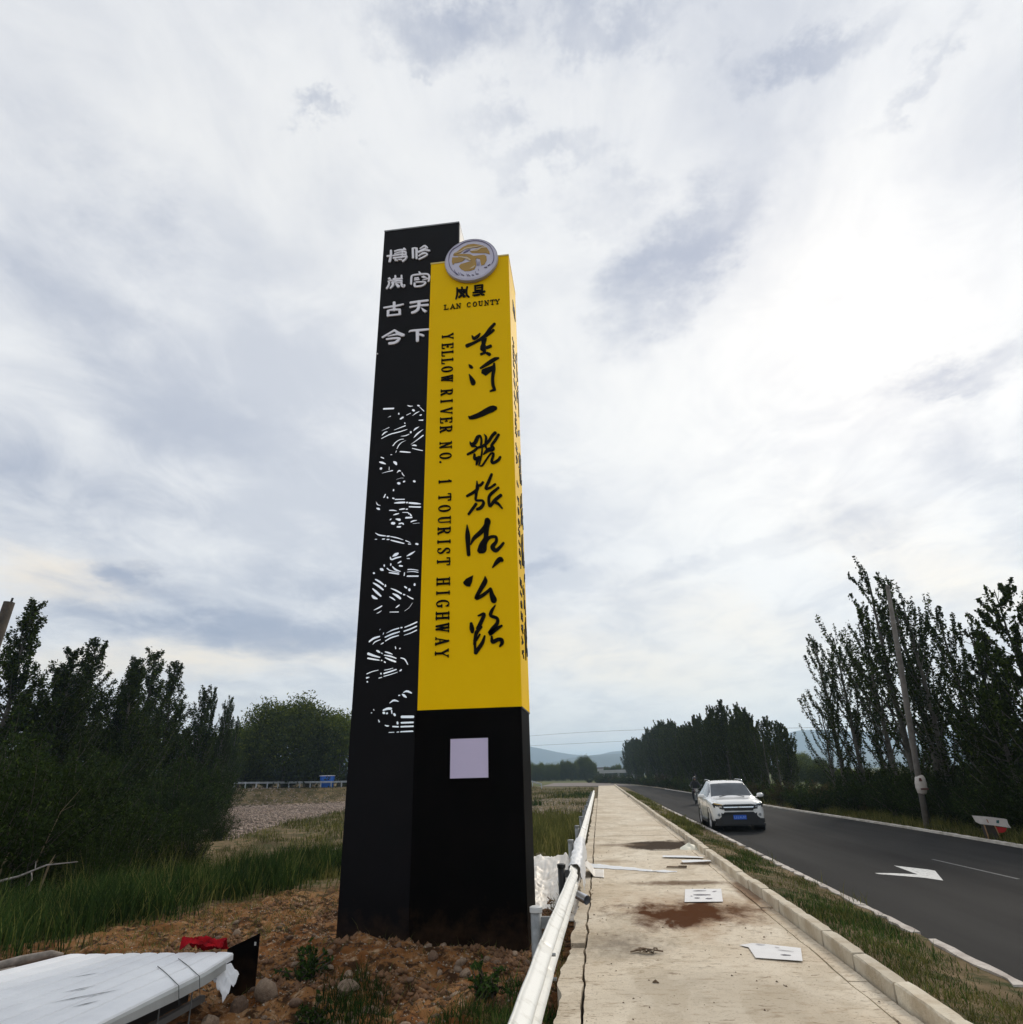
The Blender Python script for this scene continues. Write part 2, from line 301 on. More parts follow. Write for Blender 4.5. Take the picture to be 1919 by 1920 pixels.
_axl, _ayl = ax.tolist(), ay.tolist()
import bisect
def hzf(x, y): return float(GZ[min(bisect.bisect(_ayl, y), ny_ - 1), min(bisect.bisect(_axl, x), nx_ - 1)])
def svn(x, y, s=0):
    ix = math.floor(x); iy = math.floor(y); fx = x - ix; fy = y - iy
    def h(a, b):
        n = (a * 374761393 + b * 668265263 + s * 1442695041) & 0x7fffffff; n = ((n ^ (n >> 13)) * 1274126177) & 0x7fffffff
        return ((n ^ (n >> 16)) & 0xffff) / 65535.0
    fx = fx * fx * (3 - 2 * fx); fy = fy * fy * (3 - 2 * fy)
    return (h(ix, iy) * (1 - fx) + h(ix + 1, iy) * fx) * (1 - fy) + (h(ix, iy + 1) * (1 - fx) + h(ix + 1, iy + 1) * fx) * fy
def groundmat():
    m = bpy.data.materials.new('ground_soil'); m.use_nodes = True; t = m.node_tree; b = t.nodes['Principled BSDF']; b.inputs['Roughness'].default_value = 0.95; b.inputs['Specular IOR Level'].default_value = 0.1
    ge = t.nodes.new('ShaderNodeNewGeometry')
    def nz(s, d=8, r=0.6, dist=0.0):
        n = t.nodes.new('ShaderNodeTexNoise'); n.inputs['Scale'].default_value = s; n.inputs['Detail'].default_value = d; n.inputs['Roughness'].default_value = r; n.inputs['Distortion'].default_value = dist
        t.links.new(ge.outputs['Position'], n.inputs['Vector']); return n.outputs[0]
    def mr(x, a, c):
        n = t.nodes.new('ShaderNodeMapRange'); t.links.new(x, n.inputs[0]); n.inputs[1].default_value = a; n.inputs[2].default_value = c; return n.outputs[0]
    def mx(f, a, c):
        n = t.nodes.new('ShaderNodeMix'); n.data_type = 'RGBA'
        for i, v in ((0, f), (6, a), (7, c)):
            if isinstance(v, tuple): n.inputs[i].default_value = (*v, 1)
            elif isinstance(v, float): n.inputs[i].default_value = v
            else: t.links.new(v, n.inputs[i])
        return n.outputs[2]
    def at(n_):
        a = t.nodes.new('ShaderNodeAttribute'); a.attribute_name = n_; return a.outputs['Fac']
    soil = mx(mr(nz(1.1, 8, .6, .4), .38, .62), (0.150, 0.058, 0.017), (0.29, 0.145, 0.058))
    soil = mx(mr(nz(9, 6, .7), .52, .66), soil, (0.36, 0.25, 0.15))
    soil = mx(mr(nz(5, 6, .7), .52, .42), soil, (0.045, 0.022, 0.010))
    weeds = mx(mr(nz(0.8, 8, .65), .4, .6), (0.085, 0.065, 0.030), (0.21, 0.150, 0.085))
    weeds = mx(mr(nz(2.6, 6, .7), .50, .62), weeds, (0.050, 0.060, 0.020))
    green = mx(mr(nz(0.02, 5, .6), .42, .58), (0.075, 0.095, 0.030), (0.12, 0.115, 0.045))
    vo = t.nodes.new('ShaderNodeTexVoronoi'); vo.inputs['Scale'].default_value = 2.2; t.links.new(ge.outputs['Position'], vo.inputs['Vector'])
    bedc = mx(mr(nz(0.35, 6, .6), .4, .65), (0.38, 0.28, 0.22), (0.52, 0.42, 0.35))
    bedc = mx(mr(vo.outputs['Distance'], .50, .32), (0.06, 0.045, 0.035), bedc)
    c = mx(at('weeds'), soil, weeds); c = mx(at('bed'), c, bedc); c = mx(at('meadow'), c, green)
    t.links.new(c, b.inputs['Base Color'])
    bp = t.nodes.new('ShaderNodeBump'); bp.inputs['Strength'].default_value = 0.9; bp.inputs['Distance'].default_value = 0.03
    t.links.new(nz(18, 8, .7), bp.inputs['Height']); t.links.new(bp.outputs[0], b.inputs['Normal'])
    return m
gm = npmesh('ground', np.stack([GX.ravel(), GY.ravel(), GZ.ravel()], 1), FQ, groundmat(), smooth=True)
def vattr(me, name, val):
    a = me.attributes.new(name, 'FLOAT', 'POINT'); a.data.foreach_set('value', np.clip(val, 0, 1).astype(np.float32).ravel())
nearm = sst(16.5, 14.5, GY + 1.2 * np.maximum(0, -4 - GX) + 1.6 * fbm(GX, GY, 5, 3)) * sst(-9.0, -7.0, GX + fbm(GX, GY, 6, 3)) * sst(-0.2, -0.6, GX)
vattr(gm, 'weeds', 1 - nearm)
vattr(gm, 'bed', bedmask(GX, GY) * sst(-5.8, -7.2, (GX - BA[0]) * BN[0] + (GY - BA[1]) * BN[1] + 1.5 * fbm(GX * 0.3, GY * 0.3, 71, 3)))
vattr(gm, 'meadow', np.maximum(sst(110, 150, GY), sst(16, 24, GX)) * sst(-20, -12, GX + 0.0 * GY) + sst(160, 220, GY) * 0.8)
g_ = link('ground', gm); tag(g_, kind='structure')

# ------------------------------------------------------------------ road, path, kerbs
def resample(P, n):
    P = np.array(P, float); s = np.r_[0, np.cumsum(np.linalg.norm(np.diff(P, axis=0), axis=1))]
    t = np.linspace(0, s[-1], n * 4); q = np.stack([np.interp(t, s, P[:, 0]), np.interp(t, s, P[:, 1])], 1)
    for _ in range(24): q[1:-1] = 0.5 * q[1:-1] + 0.25 * (q[:-2] + q[2:])
    return q[::4]
RL = resample([(3.9, -12), (3.9, 28), (3.75, 45), (3.55, 70), (2.9, 96), (0.2, 120), (-6, 132), (-16, 140), (-75, 150)], 70)
RR = resample([(10.5, -12), (10.45, 26), (9.7, 38), (9.0, 66), (7.7, 100), (5.0, 138), (-3, 176), (-26, 208), (-90, 238)], 70)
def roadmat():
    m = bpy.data.materials.new('asphalt'); m.use_nodes = True; t = m.node_tree; b = t.nodes['Principled BSDF']; b.inputs['Roughness'].default_value = 0.9; b.inputs['Specular IOR Level'].default_value = 0.12
    ge = t.nodes.new('ShaderNodeNewGeometry')
    mp = t.nodes.new('ShaderNodeMapping'); mp.inputs['Scale'].default_value = (1.0, 0.07, 1); t.links.new(ge.outputs['Position'], mp.inputs[0])
    n = t.nodes.new('ShaderNodeTexNoise'); n.inputs['Scale'].default_value = 1.1; n.inputs['Detail'].default_value = 5; t.links.new(mp.outputs[0], n.inputs['Vector'])
    r = t.nodes.new('ShaderNodeValToRGB'); t.links.new(n.outputs[0], r.inputs[0]); e = r.color_ramp.elements
    e[0].position = .35; e[0].color = (0.010, 0.010, 0.011, 1); e[1].position = .65; e[1].color = (0.036, 0.035, 0.034, 1)
    n2 = t.nodes.new('ShaderNodeTexNoise'); n2.inputs['Scale'].default_value = 140; n2.inputs['Detail'].default_value = 2; t.links.new(ge.outputs['Position'], n2.inputs['Vector'])
    x = t.nodes.new('ShaderNodeMix'); x.data_type = 'RGBA'; x.blend_type = 'MULTIPLY'; x.inputs[0].default_value = 0.8; t.links.new(r.outputs[0], x.inputs[6]); t.links.new(n2.outputs[0], x.inputs[7])
    sp = t.nodes.new('ShaderNodeSeparateXYZ'); t.links.new(ge.outputs['Position'], sp.inputs[0])
    mr = t.nodes.new('ShaderNodeMapRange'); t.links.new(sp.outputs[1], mr.inputs[0]); mr.inputs[1].default_value = 112; mr.inputs[2].default_value = 135
    x2 = t.nodes.new('ShaderNodeMix'); x2.data_type = 'RGBA'; t.links.new(mr.outputs[0], x2.inputs[0]); t.links.new(x.outputs[2], x2.inputs[6]); x2.inputs[7].default_value = (0.20, 0.17, 0.155, 1)
    x3 = t.nodes.new('ShaderNodeMix'); x3.data_type = 'RGBA'; x3.blend_type = 'ADD'; x3.inputs[0].default_value = 1; t.links.new(x2.outputs[2], x3.inputs[6]); x3.inputs[7].default_value = (0.005, 0.005, 0.005, 1)
    t.links.new(x3.outputs[2], b.inputs['Base Color'])
    bp = t.nodes.new('ShaderNodeBump'); bp.inputs['Strength'].default_value = 0.4; bp.inputs['Distance'].default_value = 0.01; t.links.new(n2.outputs[0], bp.inputs['Height']); t.links.new(bp.outputs[0], b.inputs['Normal'])
    return m
n_ = len(RL); rv = []
for i in range(n_): rv += [(RL[i][0], RL[i][1], 0.0), (RR[i][0], RR[i][1], 0.0), (RL[i][0], RL[i][1], -0.3), (RR[i][0], RR[i][1], -0.3)]
rf = []
for i in range(n_ - 1):
    a = i * 4; c = a + 4; rf += [(a, a + 1, c + 1, c), (a, c, c + 2, a + 2), (a + 1, a + 3, c + 3, c + 1)]
mb = MB(); mb.add(rv, rf); o = mb.obj('road', roadmat()); tag(o, kind='structure')

def pathmat():
    m = bpy.data.materials.new('path_concrete'); m.use_nodes = True; t = m.node_tree; b = t.nodes['Principled BSDF']; b.inputs['Roughness'].default_value = 1.0; b.inputs['Specular IOR Level'].default_value = 0.03
    ge = t.nodes.new('ShaderNodeNewGeometry')
    def nz(s, d=6, r=0.6, dist=0.0, sc=(1, 1, 1)):
        mp = t.nodes.new('ShaderNodeMapping'); mp.inputs['Scale'].default_value = sc; t.links.new(ge.outputs['Position'], mp.inputs[0])
        n = t.nodes.new('ShaderNodeTexNoise'); n.inputs['Scale'].default_value = s; n.inputs['Detail'].default_value = d; n.inputs['Roughness'].default_value = r; n.inputs['Distortion'].default_value = dist
        t.links.new(mp.outputs[0], n.inputs['Vector']); return n.outputs[0]
    def mr(x, a, c, o0=0.0, o1=1.0):
        n = t.nodes.new('ShaderNodeMapRange'); t.links.new(x, n.inputs[0]); n.inputs[1].default_value = a; n.inputs[2].default_value = c; n.inputs[3].default_value = o0; n.inputs[4].default_value = o1; return n.outputs[0]
    def mx(f, a, c):
        n = t.nodes.new('ShaderNodeMix'); n.data_type = 'RGBA'
        for i, v in ((0, f), (6, a), (7, c)):
            if isinstance(v, tuple): n.inputs[i].default_value = (*v, 1)
            else: t.links.new(v, n.inputs[i])
        return n.outputs[2]
    def ml(a, c):
        n = t.nodes.new('ShaderNodeMath'); n.operation = 'MULTIPLY'
        for i, v in enumerate((a, c)):
            if isinstance(v, float): n.inputs[i].default_value = v
            else: t.links.new(v, n.inputs[i])
        return n.outputs[0]
    def streak(s, a, c, sc): return mr(nz(s, 5, .6, .6, sc), a, c)
    def spot(cx, cy, rx, ry, soft, wob=0.55, ns=2.5):
        """a stain with a ragged edge centred on a spot of the slab"""
        mp = t.nodes.new('ShaderNodeMapping'); mp.inputs['Location'].default_value = (-cx / rx, -cy / ry, 0); mp.inputs['Scale'].default_value = (1 / rx, 1 / ry, 0)
        t.links.new(ge.outputs['Position'], mp.inputs[0]); ln = t.nodes.new('ShaderNodeVectorMath'); ln.operation = 'LENGTH'; t.links.new(mp.outputs[0], ln.inputs[0])
        a = t.nodes.new('ShaderNodeMath'); a.operation = 'MULTIPLY_ADD'; t.links.new(nz(ns, 6, .65, .3, (1, .5, 1)), a.inputs[0]); a.inputs[1].default_value = wob * 2; t.links.new(ln.outputs['Value'], a.inputs[2])
        return mr(a.outputs[0], 1.0 + wob, 1.0 + wob - soft)
    c = mx(mr(nz(0.45, 6, .6, .3), .35, .65), (0.60, 0.505, 0.38), (0.75, 0.675, 0.55))
    c = mx(ml(mr(nz(1.3, 5, .55, .8, (1, .6, 1)), .52, .56), 0.45), c, (0.50, 0.42, 0.31))
    c = mx(ml(mr(nz(7, 8, .7, .2, (.6, 1.6, 1)), .54, .70), 0.7), c, (0.30, 0.20, 0.115))
    c = mx(ml(mr(nz(45, 3, .6), .58, .70), 0.6), c, (0.22, 0.16, 0.10))
    c = mx(ml(mr(nz(0.8, 9, .72, 1.2), .56, .66), 0.4), c, (0.36, 0.31, 0.235))
    c = mx(ml(streak(3.0, .60, .70, (.8, 1.9, 1)), 0.5), c, (0.24, 0.165, 0.095))
    c = mx(ml(streak(11.0, .62, .68, (.7, 1.7, 1)), 0.7), c, (0.13, 0.08, 0.045))
    c = mx(ml(spot(1.25, 10.9, 1.45, 1.75, 1.1, 1.0, 3.2), 0.75), c, (0.26, 0.125, 0.045))
    c = mx(ml(spot(1.05, 10.65, 1.02, 1.15, .55, 1.2, 2.6), 0.96), c, (0.070, 0.022, 0.005))
    c = mx(ml(spot(1.75, 11.0, .6, .45, .8, 1.1, 5), 0.8), c, (0.085, 0.032, 0.010))
    c = mx(ml(spot(1.3, 13.4, 1.2, .35, .6, .6, 4), 0.8), c, (0.11, 0.06, 0.03))
    c = mx(ml(spot(1.55, 20.0, 1.05, 1.5, .3), 0.95), c, (0.030, 0.018, 0.011))
    c = mx(ml(spot(.4, 20.2, 1.0, .5, .7), 0.6), c, (0.16, 0.11, 0.07))
    c = mx(ml(spot(2.25, 12.3, .22, 1.6, .5), 0.8), c, (0.17, 0.09, 0.045))
    c = mx(ml(spot(0.1, 8.9, .75, .9, 1.1, .9, 9), 0.75), c, (0.16, 0.13, 0.10))
    c = mx(ml(spot(0.0, 16.6, .9, .4, .9), 0.5), c, (0.22, 0.14, 0.08))
    c = mx(ml(spot(0.9, 7.0, 1.2, 1.1, .5), 0.35), c, (0.36, 0.31, 0.24))
    t.links.new(c, b.inputs['Base Color'])
    bp = t.nodes.new('ShaderNodeBump'); bp.inputs['Strength'].default_value = 0.35; bp.inputs['Distance'].default_value = 0.012
    t.links.new(nz(22, 8, .7), bp.inputs['Height']); t.links.new(bp.outputs[0], b.inputs['Normal'])
    return m
M_PATH = pathmat()
rnd = random.Random(7)
def jag(x0, amp, y, s): return x0 + amp * (svn(y * 2.3, s, s) - 0.5) + amp * 0.5 * (svn(y * 8.0, s * 2, s + 3) - 0.5)
# main slab: strips between real cross joints
def slab(name, xl, xr, y0, y1, ztop, zbot, m, parent=None, step=0.12):
    n = max(2, int((y1 - y0) / step)); mb = MB(); vs = []; fs = []
    for i in range(n + 1):
        y = y0 + (y1 - y0) * i / n; a = xl(y) if callable(xl) else xl; b = xr(y) if callable(xr) else xr
        vs += [(a, y, ztop), (b, y, ztop), (a, y, zbot), (b, y, zbot)]
    for i in range(n):
        k = i * 4; q = k + 4; fs += [(k, k + 1, q + 1, q), (k, q, q + 2, k + 2), (k + 1, k + 3, q + 3, q + 1)]
    k = n * 4; fs += [(0, 2, 3, 1), (k, k + 1, k + 3, k + 2)]
    mb.add(vs, fs); return mb.obj(name, m, parent)
path = bpy.data.objects.new('path', None); COL.objects.link(path); tag(path, kind='structure')
ymain = [2.0, 23.0, 47.6, 75.0, 118.0]
for i in range(4):
    slab('concrete_slab', lambda y: jag(-0.285, 0.03, y, 5), lambda y: (jag(2.165, 0.02, y, 6) if y < 60 else 2.3), ymain[i] + 0.03, ymain[i + 1] - 0.03, 0.15 + (0.0, 0.004, -0.002, 0)[i], -0.1, M_PATH, path, 0.12 if i < 2 else 1.0)
slab('joint_filler', -0.28, 2.16, 1.9, 119, 0.118, -0.12, mat('dark_joint', (0.05, 0.035, 0.02), 1.0), path, 4)
yy = 2.0
while yy < 58:                                                # narrow band of slabs along the kerb
    ln = rnd.choice((0.86, 0.95, 1.05, 1.3)) if yy > 3 else 1.0
    slab('border_slab', lambda y: jag(2.165, 0.02, y, 6) + 0.022, 2.352, yy + 0.008, yy + ln - 0.008, 0.15 + rnd.uniform(-0.008, 0.006), -0.1, M_PATH, path, 0.15); yy += ln
yy = 5.0
for y0, y1, w0 in ((3.0, 6.1, -0.47), (6.1, 8.75, -0.50), (9.0, 14.2, -0.48), (14.25, 22, -0.50), (22.05, 33, -0.49), (33.05, 58, -0.5)):      # crumbling left margin
    slab('margin_slab', lambda y, w0=w0, s=int(y0): jag(w0, 0.07, y, s), lambda y: jag(-0.285, 0.03, y, 5) - 0.022 - 0.012 * svn(y * 9.0, 1, 4), y0, y1, 0.15 + rnd.uniform(-0.012, 0.0), -0.15, M_PATH, path, 0.06 if y0 < 14 else 0.3)

kerb = bpy.data.objects.new('kerb', None); COL.objects.link(kerb); tag(kerb, kind='structure')
kbs = []
for v in range(4):
    mb = MB(); r2 = random.Random(40 + v); n = 7; vs = []
    prof = [(0, -0.2), (0, 0.285), (0.012, 0.30), (0.135, 0.30), (0.150, 0.285), (0.150, -0.2)]
    for i in range(n + 1):
        y = 0.94 * i / n; e = 0.010 if i in (0, n) else 0
        for k, (x, z) in enumerate(prof): vs.append((x + (r2.uniform(-.004, .004) if z > 0 else 0) + (e if k in (1, 2) else -e if k in (3, 4) else 0) * (z > 0), y, z - (r2.uniform(0, .006) + e * 0.7 if z > 0.2 else 0)))
    p = len(prof); fs = [(i * p + k, i * p + k + 1, (i + 1) * p + k + 1, (i + 1) * p + k) for i in range(n) for k in range(p - 1)] + [tuple(range(p - 1, -1, -1)), tuple(n * p + k for k in range(p))]
    mb.add(vs, fs); kbs.append(mb.mesh('kerb_stone', M_KERB))
y = 2.2
for i in range(76):
    if 16.9 < y < 17.6: y += 0.25
    o = link('kerb_stone', kbs[rnd.randrange(4)], kerb); o.location = (2.36 + rnd.uniform(-.008, .008) + 0.02 * math.sin(y * 0.35), y, rnd.uniform(-.012, .008)); o.rotation_euler = (0, 0, rnd.uniform(-.008, .008)); y += 0.955
o = slab('kerb_row', 2.36, 2.51, y, 118, 0.295, -0.2, M_KERB, kerb, 5); o['kind'] = 'stuff'

def edging(name, P, side, w, n_piece, m, broken, zt):
    root = bpy.data.objects.new(name, None); COL.objects.link(root); tag(root, kind='structure')
    P = np.array(P); s = np.r_[0, np.cumsum(np.linalg.norm(np.diff(P, axis=0), axis=1))]
    def at(q): return np.array((np.interp(q, s, P[:, 0]), np.interp(q, s, P[:, 1])))
    q = 13.0
    for i in range(n_piece):
        ln = rnd.uniform(1.1, 1.9); 
        if rnd.random() < broken: q += rnd.uniform(0.05, 0.5)
        a, b = at(q), at(q + ln - 0.02); d = (b - a) / np.linalg.norm(b - a); nn = np.array((-d[1], d[0])) * side
        mb = MB(); k = 8; vs = []
        for j in range(k + 1):
            c = a + d * np.linalg.norm(b - a) * j / k; ww = w * (rnd.uniform(0.35, 1.0) if rnd.random() < .4 else rnd.uniform(.8, 1.0)) if broken else w
            z = zt - rnd.uniform(0, .012)
            e0 = c + nn * 0.004; e1 = c + nn * ww
            vs += [(e0[0], e0[1], z), (e1[0], e1[1], z), (e1[0], e1[1], -.1), (e0[0], e0[1], -.1)]
        fs = [(j * 4 + u, j * 4 + (u + 1) % 4, j * 4 + 4 + (u + 1) % 4, j * 4 + 4 + u) for j in range(k) for u in range(4)] + [(0, 3, 2, 1), (k * 4, k * 4 + 1, k * 4 + 2, k * 4 + 3)]
        mb.add(vs, fs); mb.obj('edging_stone', m, root); q += ln
    mb = MB(); vs = []; qs = np.arange(q, s[-1], 3.0)
    for qq in qs:
        c = at(qq); d = at(qq + 1) - at(qq - 1); d = d / max(np.linalg.norm(d), 1e-6); nn = np.array((-d[1], d[0])) * side; e = c + nn * w
        vs += [(c[0], c[1], zt), (e[0], e[1], zt)]
    mb.add(vs, [(i * 2, i * 2 + 1, i * 2 + 3, i * 2 + 2) for i in range(len(qs) - 1)]); o = mb.obj('edging_strip', m, root); o['kind'] = 'stuff'
edging('road_edging', RL, 1, 0.15, 36, M_EDGE, 0.55, 0.06)
M_WLINE = mat('worn_white_edge', (0.62, 0.58, 0.52), 0.8, (0.42, 0.38, 0.32), 2.0, lo=.4, hi=.6)
edging('far_edging', RR, -1, 0.15, 60, M_WLINE, 0.0, 0.07)

# painted arrow and worn centre dash
M_PAINT = mat('road_paint', (0.62, 0.62, 0.60), 0.7, (0.16, 0.16, 0.155), 14.0, bump=0.2, bscale=60, lo=.52, hi=.72)
mb = MB()
arrow = [(5.40, 15.55), (5.72, 15.50), (6.12, 15.30), (6.13, 15.55), (6.20, 16.62), (6.60, 15.98), (6.66, 15.78), (6.22, 14.50), (6.05, 14.86), (5.42, 15.40)]
mb.add([(x, y, 0.004) for x, y in arrow] , [tuple(range(len(arrow)))])
o = mb.obj('road_arrow', M_PAINT); tag(o, kind='structure')
mb = MB(); mb.add([(7.40, 17.6, .004), (7.46, 17.6, .004), (7.62, 14.6, .004), (7.55, 14.6, .004)], [(3, 2, 1, 0)])
o = mb.obj('road_dash', mat('worn_paint', (0.16, 0.16, 0.16), 0.8, (0.08, 0.08, 0.08), 8)); tag(o, kind='structure')

# traced outlines: millimetres on the sign's front face (x, z, brush width; width 0 = outline polygon)
WHITE_CHARACTERS={
'bo':[[(-3257,11394,38),(-3253,11282,44),(-3268,11118,47)],[(-3319,11261,44),(-3236,11259,38)],[(-3181,11362,35),(-3083,11378,38),(-2967,11368,31)],[(-3001,11404,35),(-2978,11376,38)],[(-3178,11299,25),(-3036,11326,31),(-2965,11308,38)],[(-3203,11254,35),(-3034,11260,38),(-2956,11241,34)],[(-3030,11360,25),(-3023,11206,25)],[(-2957,11314,25),(-2953,11230,25)],[(-3197,11191,38),(-3063,11192,38),(-2938,11194,37)],[(-2938,11194,37),(-2952,11141,31),(-3007,11087,43)],[(-3162,11134,31),(-3115,11120,31)],[(-3088,11137,25),(-3028,11124,25)],[(-3150,11177,19),(-3165,11138,19)]],
'xiu':[[(-2836,11379,31),(-2787,11382,31),(-2743,11365,31)],[(-2825,11378,44),(-2811,11140,43)],[(-2751,11366,47),(-2742,11116,37)],[(-2682,11353,25),(-2602,11407,35)],[(-2594,11409,38),(-2541,11348,34),(-2589,11338,31),(-2712,11274,37)],[(-2706,11259,31),(-2599,11298,31),(-2501,11273,44)],[(-2698,11172,34),(-2608,11234,34),(-2536,11182,31),(-2605,11130,37),(-2690,11091,37)],[(-2672,11195,19),(-2575,11212,19)]],
'lan':[[(-3285,10707,0),(-3248,10732,0),(-3210,10670,0),(-3273,10678,0)],[(-3176,10681,31),(-3003,10666,27)],[(-3141,10754,31),(-3138,10679,37)],[(-3020,10743,31),(-3019,10669,33)],[(-3273,10632,27),(-3190,10650,27),(-3006,10618,30)],[(-3250,10602,37),(-3255,10550,36),(-3291,10469,36)],[(-3188,10600,49),(-3174,10538,48),(-3219,10465,36)],[(-3161,10599,27),(-3092,10616,27),(-3011,10602,33),(-3026,10570,24)],[(-3110,10543,42),(-3065,10483,60)],[(-3015,10569,36),(-3002,10508,48),(-2968,10470,54),(-2953,10501,36)],[(-3133,10572,18),(-3036,10569,18)]],
'rong':[[(-2683,10779,27),(-2658,10738,36)],[(-2826,10509,36),(-2822,10695,36),(-2785,10716,36),(-2668,10719,36),(-2529,10706,36),(-2488,10660,36),(-2484,10600,36),(-2495,10529,36)],[(-2761,10636,30),(-2692,10640,27)],[(-2763,10596,27),(-2677,10601,27)],[(-2639,10655,0),(-2587,10674,0),(-2521,10615,0),(-2595,10616,0)],[(-2615,10569,9),(-2536,10588,27),(-2489,10601,30)],[(-2755,10539,39),(-2752,10446,39),(-2659,10433,39),(-2591,10450,36),(-2550,10504,33),(-2588,10525,27),(-2758,10543,30)]],
'gu':[[(-3322,10024,34),(-3184,10033,40),(-3046,10041,40),(-2958,10057,31)],[(-3133,10121,50),(-3124,9941,49)],[(-3246,9950,25),(-3152,9955,43),(-3014,9940,37)],[(-3237,9943,49),(-3237,9823,43)],[(-3240,9830,37),(-3014,9830,37)],[(-3022,9941,49),(-3012,9833,46)]],
'tian':[[(-2821,10072,49),(-2662,10081,43),(-2497,10082,43)],[(-2825,9972,37),(-2659,9986,37),(-2494,9978,46)],[(-2664,10081,62),(-2663,9960,55),(-2683,9896,55),(-2736,9850,55),(-2785,9840,49)],[(-2621,9938,0),(-2501,9839,0),(-2544,9808,0),(-2589,9857,0)]],
'jin':[[(-3313,9355,36),(-3208,9419,36),(-3097,9483,42)],[(-3097,9483,42),(-3018,9415,48),(-2923,9355,54)],[(-3216,9366,12),(-3071,9389,36),(-3016,9383,36),(-2939,9344,36)],[(-3232,9303,36),(-3148,9306,39),(-3040,9305,39),(-2991,9293,30)],[(-2994,9296,42),(-3026,9243,53),(-3089,9206,53),(-3178,9204,53)]],
'xia':[[(-2826,9410,15),(-2797,9433,36),(-2641,9429,48),(-2458,9426,36)],[(-2670,9423,60),(-2663,9198,53)],[(-2638,9339,36),(-2595,9321,41),(-2556,9297,41)]],
}
